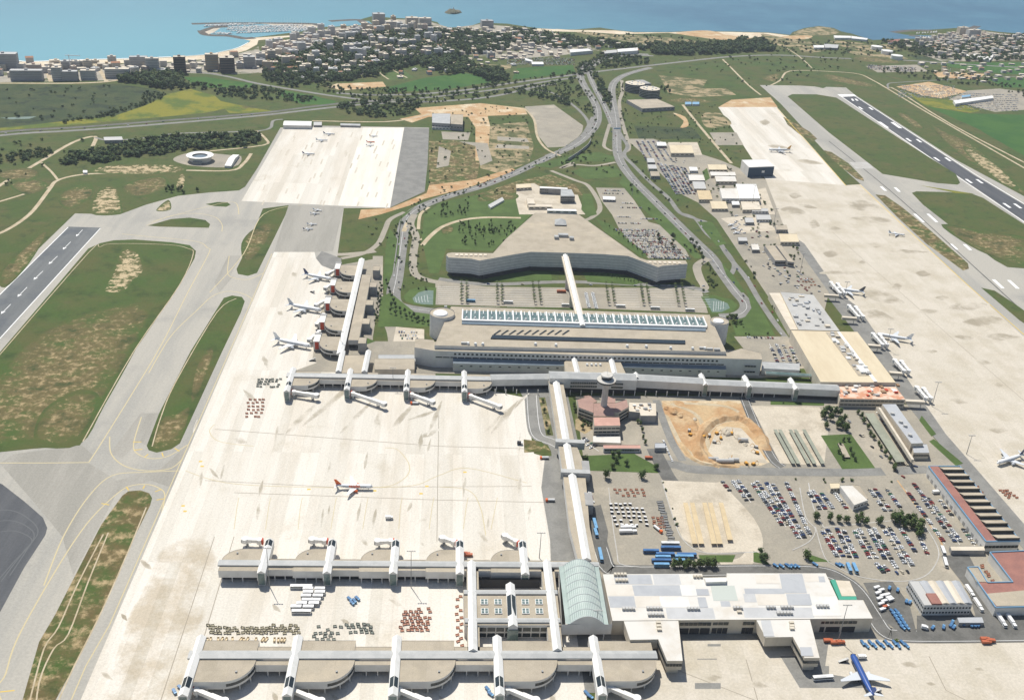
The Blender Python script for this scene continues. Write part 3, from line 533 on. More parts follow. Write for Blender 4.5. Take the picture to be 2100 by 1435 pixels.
G('verge', [(1430,455),(1460,455),(1490,500),(1470,505)], 'lawn')
G('bus_park', [(893,575),(1000,588),(1160,590),(1400,590),(1440,600),(1452,642),(1200,632),(893,625)], 'park')
road('forecourt_road', [(900,572),(1000,583),(1160,578),(1300,583),(1420,590),(1450,600)], 10, 'asph', 5)
G('lawn', [(985,560),(1060,553),(1130,560),(1132,576),(1010,576)], 'lawn'); G('lawn', [(1195,560),(1240,556),(1330,575),(1300,585),(1205,578)], 'lawn')
G('lawn', [(827,608),(840,595),(860,588),(895,590),(893,627),(850,625),(832,618)], 'lawn')
G('fountain_pool', [(846,612),(858,600),(875,595),(889,596),(888,625),(865,624),(850,620)], 'pool')
G('lawn', [(1437,608),(1465,605),(1500,615),(1513,625),(1505,640),(1458,645)], 'lawn')
G('fountain_pool', [(1445,612),(1465,612),(1492,622),(1497,632),(1480,640),(1460,640)], 'pool')
for k in range(5):
    quad_lines('fountain_jet_row', [[(852+k*6,604+(5-k)*1.2),(854+k*6,620)]], .3, 'white'); quad_lines('fountain_jet_row', [[(1464+k*5,618),(1463+k*5,638-k)]], .3, 'white')
G('parking_yard', [(812,670),(870,675),(870,735),(800,735)], 'parklight')
G('parking_yard', [(1505,690),(1615,690),(1665,755),(1560,760)], 'park')
G('rear_yard', [(770,700),(860,700),(1570,720),(1640,770),(1560,775),(600,762)], 'park')
G('shelter_yard', [(357,330),(365,320),(400,313),(470,318),(495,322),(480,342),(400,341)], 'park', 4)
# bay markings, drains, tyre stains
for i in range(9): quad_lines('bay_line', [[(897+i*.2,588+i*4.2),(944,589+i*4.2)]], .4, 'white')
for x0, x1 in ((960,1017),(1034,1088),(1112,1150),(1262,1305),(1330,1378),(1402,1450)):
    for i in range(8): quad_lines('bay_line', [[(x0+i*.8,594+i*5),(x1+i*1.2,594.5+i*5)]], .35, 'white')
for px in ([(900,845),(898,960),(896,1110)],[(480,1010),(900,1025),(1115,1030)],[(440,880),(900,915),(1080,920)],[(420,985),(690,999),(1090,997)],[(440,1100),(330,1435)],[(480,1100),(380,1435)],[(1380,1370),(1560,1440)],[(1530,1352),(1555,1440)],[(1905,1345),(1940,1415),(1990,1440)],[(1700,470),(1960,700),(2110,830)]): quad_lines('drain_channel', [px], .6, 'crack')
for px in ([(740,1000),(800,996),(835,975),(838,950),(815,922),(790,918)],[(760,1000),(850,995),(900,975),(960,960),(1080,990)],[(900,998),(960,1005),(985,1040),(998,1110)],[(380,965),(440,985),(520,995),(690,1000)],[(440,870),(430,885),(450,905),(520,915)]): road('taxi_guide_line', px, .7, 'pyellow', 6)
for px, wd in (([(625,870),(680,820),(720,790)],7),([(840,860),(900,840)],4),([(1000,880),(1045,840),(1075,815)],6),([(865,896),(898,882)],6),([(770,880),(775,850)],8),([(1735,420),(1800,425)],12),([(1605,430),(1650,436)],10),([(1750,447),(1825,453)],8),([(1830,515),(1900,517)],5),([(1770,600),(1850,620)],12),([(1950,630),(2020,625)],10),([(1980,660),(2050,655)],12),([(1760,640),(1830,655)],12),([(1690,560),(1760,558)],6),([(2010,690),(2090,690)],8),([(1660,460),(1680,463)],10)):
    smudge(px[0], px[-1], wd*1.9, 'concworn' if px[0][0] < 1200 else 'tanworn')
random.seed(3)
for x in (430,560,650,760,870,980,1060):
    for k in range(3): a = x+random.uniform(-30,30); b_ = random.uniform(860,1060); smudge((a,b_), (a-random.uniform(2,8),b_+random.uniform(15,40)), random.uniform(4,9), 'concworn')
for x in (480,545,610,680,745,815,880,950,1010): quad_lines('stand_line', [[(x+random.uniform(-3,3),1085),(x+6,1040),(x+10,1020)]], .5, 'pyellow')
for x0, x1 in ((590,650),(700,760),(800,850),(880,905),(1010,1060)): smudge((x0,885), (x1,825), 12, 'concworn')
for x, y in ((408,946),(411,956),(372,1037),(376,1048),(630,1003),(765,1006),(872,997),(950,968),(860,1012)): quad_lines('stand_number', [[(x,y),(x+7,y)]], 2.2, 'yellow')
for x0, y0, x1, y1 in ((1700,1365,1690,1395),(1430,1350,1470,1352),(1451,1320,1478,1325),(1425,1400,1478,1412),(1305,1360,1325,1372)): G('apron_patch', [(x0,y0),(x1,y0),(x1,y1),(x0,y1)], 'asph')
for i in range(60):
    x = random.uniform(540,830); y = random.uniform(262,420)
    if inside((x,y), [(590,264),(829,264),(800,420),(500,410)]): quad_lines('apron_patch', [[(x,y),(x-4,y+10)]], 2.5, 'conctan')

for x, y in ((1640,420),(1700,470),(1690,520),(1760,540),(1830,590),(1880,640),(1920,610),(1960,690),(1900,720),(2000,740),(2040,790),(1950,820),(2030,880),(1880,560),(1780,500),(1620,400),(1560,250),(1580,300),(1640,330),(1450,1390),(1540,1400),(1850,1360),(1900,1400),(2000,1370)): smudge((x,y), (x+random.uniform(15,45),y+random.uniform(-3,8)), random.uniform(7,16), 'tanworn')
for x, y in ((600,560),(570,640),(540,730),(500,800),(480,900),(430,960),(640,1130),(740,1100),(860,1110),(980,1090),(560,1240),(700,1270),(800,1230),(560,1420),(680,1425),(900,1425),(1130,1425),(290,1150),(250,1260),(210,1380)): smudge((x,y), (x+random.uniform(5,30),y+random.uniform(6,26)), random.uniform(7,14), 'concworn' if x > 320 else 'tanworn')

for px in ([(1672,1080),(1690,1140),(1712,1160),(1760,1182),(1840,1192),(1895,1182),(1922,1150),(1922,1120),(1895,1075)],[(1658,990),(1668,1040),(1688,1078),(1700,1080),(1880,1062)],[(1640,1000),(1652,1060),(1672,1085),(1660,1110),(1625,1128)],[(1248,1000),(1264,1125),(1285,1160),(1420,1160)],[(1357,985),(1380,1060),(1402,1108),(1450,1134),(1560,1131)]): road('kerb', px, .9, 'shoulder', 4)

road('garden_path', [(866,503),(885,482),(910,464),(950,451),(1000,446),(1068,447)], 7, 'path', 5)
road('garden_path', [(858,470),(862,440),(880,425)], 5, 'path', 4)
for q in ([(905,470),(925,462),(930,475),(910,482)],[(980,405),(1010,400),(1012,410),(985,414)],[(990,400),(1055,397),(1058,408),(1000,412)]): worn('dry_lawn', q, 'worndry')
# ---------------------------------------------------------------- building materials
M.update(
 roofgrey = mat('light_grey_membrane', (.50,.50,.49,1), .8, (.45,.45,.44,1), .06, .4, .65, 4), roofcream = mat('off_white_membrane', (.63,.585,.51,1), .8, (.58,.53,.45,1), .06, .4, .65, 4), roofwhite = mat('fresh_white_membrane', (.68,.665,.62,1), .8, (.63,.61,.56,1), .06, .4, .65, 4), warmgrey = mat('warm_grey_membrane', (.46,.45,.42,1), .8, (.40,.39,.36,1), .05, .4, .65, 5), mauve = mat('mauve_roof_tiles', (.37,.235,.19,1), .85, (.31,.195,.16,1), .08, .4, .65, 5, fine=.8), palep = mat('pale_green_grey_membrane', (.47,.50,.45,1), .8), wwall = mat('white_cladding', (.70,.68,.63,1), .6, (.62,.60,.55,1), .08, .4, .65, 4), cwall = mat('cream_cladding', (.62,.56,.45,1), .7, (.54,.48,.38,1), .1, .4, .65, 4),
 wroof = mat('white_gable_roof', (.80,.78,.73,1), .45, (.72,.70,.64,1), .1, .45, .7, 4), troof = mat('tan_gravel_roof', (.425,.37,.285,1), .95, (.37,.32,.245,1), .06, .4, .65, 5, (.485,.415,.31,1), .02, .5, .7, fine=1.2, grid=(9,9), gridw=.12, gridv=.05),
 groof = mat('grey_metal_roof', (.43,.43,.41,1), .5, (.37,.375,.36,1), .1, .4, .6, 4), glass = mat('green_glass', (.10,.15,.14,1), .12, (.16,.215,.20,1), .15, .4, .6, 3, spec=.6), dglass = mat('dark_glass', (.022,.03,.032,1), .15, spec=.5),
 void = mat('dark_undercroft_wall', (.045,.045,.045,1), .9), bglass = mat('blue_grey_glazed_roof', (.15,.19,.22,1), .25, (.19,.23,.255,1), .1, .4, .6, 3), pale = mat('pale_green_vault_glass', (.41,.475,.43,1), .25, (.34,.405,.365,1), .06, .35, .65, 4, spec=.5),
 frame = mat('white_steel_frame', (.75,.75,.72,1), .5), grey = mat('grey_concrete_wall', (.36,.35,.33,1), .8, (.30,.295,.28,1), .1, .4, .6, 4), louv = mat('precast_louvre_panel', (.62,.62,.59,1), .7, (.55,.55,.53,1), .2, .4, .6, 4),
 red = mat('red_panel', (.50,.075,.035,1), .6), redroof = mat('red_roof_coating', (.33,.155,.12,1), .8, (.27,.13,.105,1), .08, .4, .65, 5, fine=.8), pink = mat('pink_roof_tiles', (.56,.33,.26,1), .8, (.48,.28,.22,1), .1, .4, .6, 4), bluet = mat('blue_trim', (.20,.36,.50,1), .6),
 creamroof = mat('cream_roof_sheet', (.62,.53,.37,1), .8, (.56,.465,.315,1), .05, .4, .65, 5, stretch=(1,.2,1)), whiteroof = mat('white_painted_roof', (.63,.605,.55,1), .8, (.57,.525,.45,1), .05, .45, .7, 5, (.48,.40,.29,1), .06, .66, .8), greyroof = mat('pale_grey_membrane', (.42,.43,.435,1), .8, (.375,.385,.395,1), .06, .4, .65, 4), creampatch = mat('cream_membrane', (.63,.56,.45,1), .8, (.57,.50,.39,1), .08, .4, .6, 4),
 orangeroof = mat('orange_deck', (.55,.27,.16,1), .85, (.66,.52,.40,1), .12, .42, .58, 5), greenroof = mat('green_roof_sheet', (.06,.32,.22,1), .7), concwall = mat('tower_concrete', (.57,.545,.49,1), .8, (.50,.475,.42,1), .15, .4, .6, 4), steel = mat('galvanised_steel', (.30,.30,.29,1), .5), silver = mat('machinery_grey', (.48,.47,.44,1), .5), rust = mat('rusty_machinery', (.30,.19,.11,1), .8),
 terra = mat('terracotta_tiles', (.38,.20,.12,1), .9, (.32,.16,.09,1), .1, .4, .6, 4), tyre = mat('tyre_rubber', (.02,.02,.02,1), .9),
)
def W2(O, u, v, z=0): return Vector((O.x,O.y,0)) + EX*u + EY*v + EZ*z
def lens_arc(u0, v0, a, b, t0, t1, n=10):
    return [(u0+a*math.cos(math.radians(t0+(t1-t0)*i/n)), v0+b*math.sin(math.radians(t0+(t1-t0)*i/n))) for i in range(n+1)]
def uv(O, L): return [W2(O, u, v) for u, v in L]
def slab_part(name, parent, pts, z0, z1, wall, roof, rname='roof', kerb=.5):
    "walls as one part, the roof laid 0.3 m below the wall head as its sub-part"
    b = MB().wallring(pts, z0, z1); b.poly([(p.x,p.y,z0) for p in pts], 0, True); o = b.build(name, wall, parent)
    MB().poly([(p.x,p.y,z1-.25) for p in pts]).build(rname, roof, o)
    return o
def band(parent, name, a, b, z0, z1, m, out=.06, n=1, gap=.12):
    "window strip of n panes on the wall between a and b"
    d = Vector((b.x-a.x,b.y-a.y,0)); L = d.length; d.normalize(); nrm = Vector((d.y,-d.x,0)); mb = MB()
    for i in range(n):
        s0 = L*(i+gap/2)/n; s1 = L*(i+1-gap/2)/n; c = Vector((a.x,a.y,z0))+d*(s0+s1)/2
        mb.box(c, s1-s0, out*2, z1-z0, d, nrm)
    return mb.build(name, m, parent)
def stair_gable(parent, O, v0, v1, z0, z1, wd=6.6, skylight=None, endglass=True, front=-1, ridge=2.6, foot=None):
    b = MB().beam(W2(O,0,v0), W2(O,0,v1), wd, z0, z1, ridge, 0, 1)
    o = b.build('stair_gable', [M['wwall'], M['wroof']], parent)
    if foot is not None:
        ve = v0 if front < 0 else v1; s = 1 if front < 0 else -1
        MB().beam(W2(O,0,ve+.3*s), W2(O,0,ve+6*s), wd-1, foot, z0).build('end_block', M['wwall'], o)
        if endglass: MB().beam(W2(O,0,ve-.12*s), W2(O,0,ve+.1*s), wd-1.6, foot+1, z1-.3).build('end_glazing', M['glass'], o)
    if skylight:
        a, c = skylight; q = MB(); h = wd/2-.5
        for sx in (-1, 1): q.face([W2(O,sx*.25,a,z1+ridge-.18+.06)]+[W2(O,sx*h,a,z1+.45)]+[W2(O,sx*h,c,z1+.45)]+[W2(O,sx*.25,c,z1+ridge-.12)])
        q.build('skylight', M['dglass'], o)
    return o
def columns(parent, pts, z0, z1, r=.45):
    for p in pts: MB().cyl(p, r, r, z0, z1, 8).build('column', M['wwall'], parent)
def lounge(parent, O, pts, z0, z1, win=None, core=None):
    P_ = uv(O, pts); o = slab_part('departure_lounge', parent, P_, z0, z1, M['wwall'], M['troof'])
    if win:
        q = MB()
        for a, b in zip(win[:-1], win[1:]):
            A = W2(O,*a); B = W2(O,*b); d = (B-A).normalized(); n = Vector((d.y,-d.x,0)); q.face([A+n*.08+EZ*(z0+2.0),B+n*.08+EZ*(z0+2.0),B+n*.08+EZ*(z0+4.6),A+n*.08+EZ*(z0+4.6)])
        q.build('ribbon_window', M['dglass'], o)
    if len(pts) > 6: c_ = sum(P_, Vector())/len(P_); MB().box((c_.x,c_.y,z1-.25), 1.3, 1.3, 1.0).build('roof_vent', M['steel'], o)
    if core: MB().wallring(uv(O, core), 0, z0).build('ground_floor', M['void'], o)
    return o

# ---------------------------------------------------------------- front pier (nearest the camera)
Z0, Z1 = 5.2, 12.0
O = P(402,1343,Z1); pc = thing('pier_building', 'long white airport pier nearest the camera with five curved lounges facing the bottom edge', 'airport pier', (O.x,O.y,0))
gx = [402,605,812,1021,1222]; OS = [P(x,1343,Z1) for x in gx]; OS = [W2(O, (q-O).dot(EX), 0) for q in OS]
MB().beam(W2(O,-5,0), W2(O,(OS[4]-O).dot(EX)+44,0), 7.5, Z1-.4, Z1+.9, .9, 0, 0).build('spine_roof', M['groof'], pc)
for i, o in enumerate(OS):
    L = 42 if i < 4 else 43
    arc = lens_arc(L-20, -4, 20, 20.5, -90, 0, 10); win = arc[1:]
    lounge(pc, o, [(3.3,-3.75),(3.3,-24.5)]+arc+[(L,-3.75)], Z0, Z1, win, [(4,-4),(4,-16)]+lens_arc(L-24,-6,16,11,-90,0,6))
    lounge(pc, o, [(3.3,3.75),(L-1,3.75),(L-1,14.5),(3.3,14.5)], Z0, Z1, None, [(4,5),(L-2,5),(L-2,12),(4,12)])
    if i < 4:
        nx = (OS[i+1]-o).dot(EX)
        lounge(pc, o, [(L+.05,-8.5),(nx-3.35,-8.5),(nx-3.35,-3.76),(L+.05,-3.76)], Z0, Z1-.6, None, [(L,-1),(nx,-1),(nx,1),(L,1)])
        lounge(pc, o, [(L-.95,3.76),(nx-3.35,3.76),(nx-3.35,9),(L-.95,9)], Z0, Z1-.6)
        columns(pc, [W2(o,L+8+k*8,-7.6) for k in range(3)], 0, Z0)
    columns(pc, [W2(o,12,-23.4),W2(o,23,-23),W2(o,33,-19.5),W2(o,39,-13)], 0, Z0)
    stair_gable(pc, o, -38, 17.5, Z0+.4, Z1+.6, 6.6, (-31,-22), True, -1, 2.6, .4)
# ---------------------------------------------------------------- middle pier with round lounges on the far side
O = P(541,1155,Z1); pb = thing('pier_building', 'white pier of five round lounges facing away from the camera, above the white buses', 'airport pier', (O.x,O.y,0))
gx = [541,674,808,943,1075]; OB = [W2(O,(P(x,1155,Z1)-O).dot(EX),0) for x in gx]
ue = (P(1228,1156,Z1)-O).dot(EX)
MB().beam(W2(O,-35,0), W2(O,ue,0), 6.5, Z1-.4, Z1+.9, .9, 0, 0).build('spine_roof', M['groof'], pb)
for i, o in enumerate(OB):
    L = 33.5 if i == 0 else 27
    arc = lens_arc(-L+17,3.3,17,15,180,90,8) if i == 0 else lens_arc(-L+15,3.3,15,15.5,180,90,8)
    lounge(pb, o, [(-3.3,3.26)]+[(-L,3.26)]+arc[1:]+[(-3.3,arc[-1][1])], Z0, Z1, arc[:-2][::-1], [(-5,4),(-L+5,4),(-L+8,10),(-5,10)])
    lounge(pb, o, [(-L,-3.26),(-L,-8.8),(-3.3,-8.8),(-3.3,-3.26)], Z0, Z1, None, [(-L+1,-4),(-L+1,-4.6),(-4,-4.6),(-4,-4)])
    nx = (OB[i+1]-o).dot(EX)-27 if i < 4 else ue-(o-O).dot(EX)
    lounge(pb, o, [(3.3,-3.27),(3.3,-6.6),(nx-.05,-6.6),(nx-.05,-3.27)], Z0, Z1-.6, None, [(3.3,-3.9),(nx,-3.9),(nx,-3.5),(3.3,-3.5)])
    lounge(pb, o, [(3.3,3.27),(nx-.05,3.27),(nx-.05,6.6),(3.3,6.6)], Z0, Z1-.6)
    columns(pb, [W2(o,-L+2,-8),W2(o,-L+10,-8),W2(o,-L+18,-8)]+([W2(o,9,-6),W2(o,17,-6)] if i < 4 else []), 0, Z0)
    stair_gable(pb, o, -12.5, 28.5, Z0+.4, Z1+.6, 6.6, (20,27), True, -1, 2.6, .4)
# ---------------------------------------------------------------- upper pier along the terminal
ZA = 11.0
O = P(598,770,ZA); pa = thing('pier_building', 'long white upper pier running across the airport in front of the main terminal', 'airport pier', (O.x,O.y,0))
OA = [W2(O,(P(x,770,ZA)-O).dot(EX),0) for x in (598,717,836,952)]
ua = (P(1008,771,ZA)-O).dot(EX)
MB().beam(W2(O,-5,0), W2(O,ua,0), 8.5, ZA-.4, ZA+1.2, 1.0, 0, 0).build('spine_roof', M['groof'], pa)
for i, o in enumerate(OA):
    L = 29.5; arc = lens_arc(L-16,-4.3,16,16.5,-90,0,8)
    lounge(pa, o, [(3.3,-4.26),(3.3,-20.8)]+arc+[(L,-4.26)], Z0, ZA, arc[2:], [(4,-5),(4,-12),(L-8,-12),(L-4,-5)])
    nx = (OA[i+1]-o).dot(EX) if i < 3 else ua-(o-O).dot(EX)
    lounge(pa, o, [(L+.05,-4.27),(L+.05,-6.5),(nx-3.35,-6.5),(nx-3.35,-4.27)], Z0, ZA-.4, None, [(L,-1),(nx,-1),(nx,1),(L,1)])
    lounge(pa, o, [(3.3,4.27),(L,4.27),(L,11),(3.3,11)], Z0, ZA-.4)
    columns(pa, [W2(o,L+5+k*9,-5.8) for k in range(3)]+[W2(o,12,-19.5),W2(o,24,-15)], 0, Z0)
    stair_gable(pa, o, -30 if i else -36, 14, Z0+.4, ZA+.8, 6, (-24,-17), True, -1, 2.4, .4)
def along(parent, name, pts, wd, z0, z1, ridge, wm, rm, core=True):
    for (a, b) in zip(pts[:-1], pts[1:]):
        o = MB().beam(a, b, wd, z0, z1, ridge, 0, 1).build(name, [wm, rm], parent)
        if core: MB().beam(a, b, wd-5, 0, z0).build('ground_floor', M['void'], o)
wp = [P(1006,777,12),P(1128,771,14),P(1300,775,14),P(1440,786,12),P(1720,799,12)]
along(pa, 'gate_gallery', [P(1006,775,12), P(1126,770,14)], 12, 5.5, 13.2, 2.4, M['wwall'], M['groof'])
along(pa, 'gate_gallery', [P(1126,770.5,16), P(1304,775.5,16)], 16, 6, 17.5, 3, M['wwall'], M['groof'])
along(pa, 'gate_gallery', [P(1304,776.5,13), P(1441,784,13)], 14, 6, 15, 2.6, M['wwall'], M['groof'])
along(pa, 'gate_gallery', [P(1441,785,12), P(1719,797,12)], 13, 5.5, 13.5, 2.2, M['wwall'], M['groof'])
for x0, x1, yb in ((1170,1225,779),(1254,1278,781)):
    a = P(x0,yb+1.5,17.5); b = P(x1,yb+2.2,17.5); a = a-EY*1.2; b = b-EY*1.2
    for z in (14.6,10.4): band(pa, 'ribbon_window', Vector((a.x,a.y,0)), Vector((b.x,b.y,0)), z, z+1.9, M['dglass'], .5, 12)
for x in range(1015,1715,22):
    if 1120 < x < 1165: continue
    p = P(x,811.5+(x-1300)*.012,0); MB().cyl(p, .5, .5, 0, 6, 6).build('column', M['wwall'], pa)
for x, y in ((1306,772),): stair_gable(pa, P(x,y,16), -4, 8, 12, 15.2, 6, None, False)
for x, y in ((1443,783),(1533,787),(1628,792)): stair_gable(pa, P(x,y,13), -10, 14, 8, 14.2, 6, None, True, -1, 2.6, .5)
for q, z in (([(1157,742),(1168,733),(1268,732),(1283,765),(1160,768)],14.5),): slab_part('link_block', pa, [P(x,y,z) for x,y in q], 0, z, M['cwall'], M['troof'])
for x, y0, y1 in ((1180,730,766),(1256,731,767)): MB().beam(P(x-4,y0,16), P(x+5,y1,16), 6, 13, 16, 2.4, 0, 1).build('stair_gable', [M['wwall'],M['wroof']], pa)
for i in range(4): MB().cyl(P(1204+i*9,748,15), 1.6, 1.2, 14, 16.5, 8).build('roof_fan', M['frame'], pa)
# ---------------------------------------------------------------- pier going back from the camera, left of the terminal
ZL = 11
pl_ = thing('pier_building', 'white airport pier running away from the camera with jet bridges on its left side', 'airport pier', P(715,640))
MB().beam(P(742,533,ZL), P(697,728,ZL), 7.5, ZL-.5, ZL+1.2, 2.2, 0, 1).build('spine_roof', [M['wwall'],M['wroof']], pl_)
OL = P(720,628,ZL)
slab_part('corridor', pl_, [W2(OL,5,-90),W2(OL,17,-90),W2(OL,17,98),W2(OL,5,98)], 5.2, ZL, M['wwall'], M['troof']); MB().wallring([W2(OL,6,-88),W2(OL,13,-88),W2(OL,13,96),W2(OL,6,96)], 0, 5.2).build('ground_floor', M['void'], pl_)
for k, (x, y) in enumerate(((737,556),(729,590),(720,627),(711,666),(702,706))):
    o = P(x,y,ZL); arc = lens_arc(-9,6,17,21,180,270,9)
    lounge(pl_, o, [(-3.7,19),(-26,19)]+arc[0:]+[(-3.7,-15)], Z0, ZL, arc[2:], [(-5,12),(-18,12),(-14,-8),(-5,-8)])
    slab_part('stair_box', pl_, uv(o, [(17.2,2),(17.2,17),(26,17),(26,2)]), 0, ZL+.8, M['grey'], M['troof'])
    MB().beam(W2(o,-29.5,4), W2(o,-29.5,22), 7, 1, ZL+.8).build('gate_node', M['wwall'], pl_)
    MB().beam(W2(o,-29,3.6), W2(o,-29,4), 4.2, 2, ZL+.2).build('red_gate_panel', M['red'], pl_)
    MB().beam(W2(o,-29.5,22), W2(o,-29.5,26), 8, ZL-1, ZL+1.2).build('gate_cap', M['grey'], pl_)
    columns(pl_, [W2(o,-20,-5),W2(o,-12,-12)], 0, Z0)
slab_part('link_block', pl_, [P(x,y,ZL) for x, y in ((706,728),(745,728),(752,765),(700,765))], 0, ZL, M['wwall'], M['troof'])
for x in (703,756): MB().beam(P(x,722,ZL), P(x-9,765,ZL), 6, ZL-2, ZL+1.5, 2.3, 0, 1).build('stair_gable', [M['wwall'],M['wroof']], pl_)
slab_part('link_block', pl_, [P(x,y,9) for x, y in ((768,735),(850,735),(850,757),(768,757))], 0, 9, M['cwall'], M['troof'])
# ---------------------------------------------------------------- walkway that joins the piers
wk = thing('pier_walkway', 'long white gabled walkway running towards the camera from the upper pier to the middle pier', 'airport walkway', P(1165,930))
ZW = 12
Lf = [(1125,780),(1144,905),(1155,973),(1168,1080),(1186,1150)]; Rt = [(1154,780),(1177,900),(1180,908),(1194,941),(1200,973),(1203,1003),(1209,1080),(1225,1152)]
slab_part('gallery', wk, [P(x,y,ZW) for x, y in Lf+Rt[::-1]], 4.5, ZW, M['wwall'], M['troof'])
MB().wallring([P(x+4,y,ZW) for x, y in Lf]+[P(x-5,y,ZW) for x, y in Rt[::-1]], 0, 4.5).build('ground_floor', M['void'], wk)
MB().beam(P(1138,772,ZW), P(1203,1150,ZW), 7.2, ZW-.3, ZW+1.3, 2.2, 0, 1).build('spine_roof', [M['wwall'],M['wroof']], wk)
for a, b in (((1139,905),(1199,908)),((1150,967),(1210,970))): MB().beam(P(a[0],a[1],ZW+2), P(b[0],b[1],ZW+2), 6, ZW-4, ZW+3.6).build('cross_slab', M['groof'], wk)
for x, y in ((1200,945),(1206,1010)): MB().beam(P(x,y,ZW), P(x+3,y+26,ZW), 7, 2, ZW+.4).build('stair_box', M['grey'], wk)
# ---------------------------------------------------------------- central court between the two near piers
ct = thing('court_building', 'tan-roofed square court building with white gables between the two near piers', 'airport building', P(1045,1245))
for q in ([(957,1157),(981,1157),(984,1336),(959,1336)],[(1109,1157),(1136,1157),(1155,1333),(1127,1333)]): slab_part('court_wing', ct, [P(x,y,Z1) for x, y in q], 4, Z1-.6, M['wwall'], M['troof'])
mid = slab_part('court_hall', ct, [P(x,y,Z1+.5) for x, y in ((950,1208),(1142,1208),(1150,1281),(953,1281))], 0, Z1+.5, M['wwall'], M['troof'])
for x0, y0, x1, y1 in ((967,1155,970,1338),(1121,1154,1143,1337)): MB().beam(P(x0,y0,ZW), P(x1,y1,ZW), 6.6, ZW-.3, ZW+1.5, 2.6, 0, 1).build('long_gable', [M['wwall'],M['wroof']], ct)
for y, xa, xb in ((1215,951,1143),(1273,953,1149)): MB().beam(P(xa,y,Z1+.5), P(xb,y,Z1+.5), 4.5, Z1, Z1+1.5, .7).build('cross_roof', M['groof'], ct)
cg = MB().beam(P(1046,1201,Z1), P(1052,1288,Z1), 7, 6, Z1+1.5, 2.8, 0, 1).build('entrance_gable', [M['wwall'],M['wroof']], ct)
a = P(1048,1222,Z1+2); b = P(1050,1262,Z1+2); q = MB()
for sx in (-1,1): q.face([a+EX*sx*.3+EZ*2.2,a+EX*sx*3.2,b+EX*sx*3.2,b+EX*sx*.3+EZ*2.2])
q.build('skylight', M['dglass'], cg)
e = P(1052,1288,Z1); MB().box(Vector((e.x,e.y,1))-EY*.4, 8, .8, Z1-2).build('end_glazing', M['glass'], cg)
for y in (1235,1254):
    for x in (993,1021,1077,1105):
        p = P(x+(y-1235)*.05,y,Z1); s = MB().box((p.x,p.y,Z1+.3), 5.6, 5.6, .8).build('skylight', M['frame'], ct)
        for i, j in ((-1,-1),(1,-1),(-1,1),(1,1)): MB().box(Vector((p.x,p.y,Z1+1.1))+EX*i*1.35+EY*j*1.35, 2.1, 2.1, .15).build('pane', M['glass'], s)
a = P(984,1292,Z1-3); b = P(1124,1290,Z1-3)
MB().wallring([P(984,1206,0),P(1106,1206,0),P(1106,1203,0),P(984,1203,0)], 0, 9).build('ground_floor', M['void'], ct)
for z in (6.4,1.0):
    f0 = P(953,1281,Z1+.5); f1 = P(1150,1281,Z1+.5); d = f1-f0; band(ct, 'window_strip', Vector((f0.x,f0.y,0))+d*.14, Vector((f1.x,f1.y,0))-d*.12, z, z+3.6, M['dglass'], .2, 8)
# ---------------------------------------------------------------- barrel vault hall
bv = thing('vaulted_hall', 'pale green glass barrel-vaulted hall with white ribs beside the flat white terminal', 'airport hall', P(1200,1240))
A = P(1146,1166,13); B = P(1227,1164,13); C = P(1255,1283,13); D = P(1152,1284,13)
c0 = (A+B)/2; c1 = (C+D)/2; w0 = ((B-A).length)/2
def vpt(s, t):      # s along the hall, t across -1..1
    c = c0+(c1-c0)*s; x = (c1-c0).normalized(); n = Vector((-x.y,x.x,0)); h = 15 + 7.5*math.cos(t*math.pi/2)**.9*(1 if abs(t) < 1 else 0)
    return Vector((c.x,c.y,h))+n*(w0*.80*t)
q = MB(); NT = 18; NS = 8
for i in range(NS):
    for j in range(NT): q.face([vpt(i/NS,-1+2*j/NT),vpt((i+1)/NS,-1+2*j/NT),vpt((i+1)/NS,-1+2*(j+1)/NT),vpt(i/NS,-1+2*(j+1)/NT)][::-1])
q.build('glass_vault', M['pale'], bv)
for i in range(NS+1):
    q = MB()
    for j in range(NT): q.tube(vpt(i/NS,-1+2*j/NT)+EZ*.15, vpt(i/NS,-1+2*(j+1)/NT)+EZ*.15, .22, None, 4)
    q.build('rib', M['frame'], bv)
q = MB()
for j in range(1,NT,1):
    q.tube(vpt(0,-1+2*j/NT)+EZ*.05, vpt(1,-1+2*j/NT)+EZ*.05, .09, None, 4)
q.build('glazing_bar', M['frame'], bv)
hall = MB().wallring([A,B,C,D], 5, 15); hall.build('side_wall', M['wwall'], bv)
q = MB(); x = (c1-c0).normalized(); n = Vector((-x.y,x.x,0))
for s in (-1,1): q.face([c0+n*s*w0*.8+EZ*2.1, c1+n*s*w0*.8+EZ*2.1, c1+n*s*w0+EZ*2.0, c0+n*s*w0+EZ*2.0][::s])
q.build('side_roof', M['pale'], bv)
q = MB()
for j in range(NT): a = vpt(1,-1+2*j/NT); b = vpt(1,-1+2*(j+1)/NT); q.face([(a.x,a.y,14.9),(b.x,b.y,14.9),b,a]); a = vpt(0,-1+2*j/NT); b = vpt(0,-1+2*(j+1)/NT); q.face([(b.x,b.y,14.9),(a.x,a.y,14.9),a,b])
q.build('end_wall', M['wwall'], bv)
MB().wallring([A+n*-3,B,C-x*6,D-x*6], 0, 5).build('ground_floor', M['void'], bv)
columns(bv, [D+EX*6, D+EX*22, D+EX*32], 0, 5)
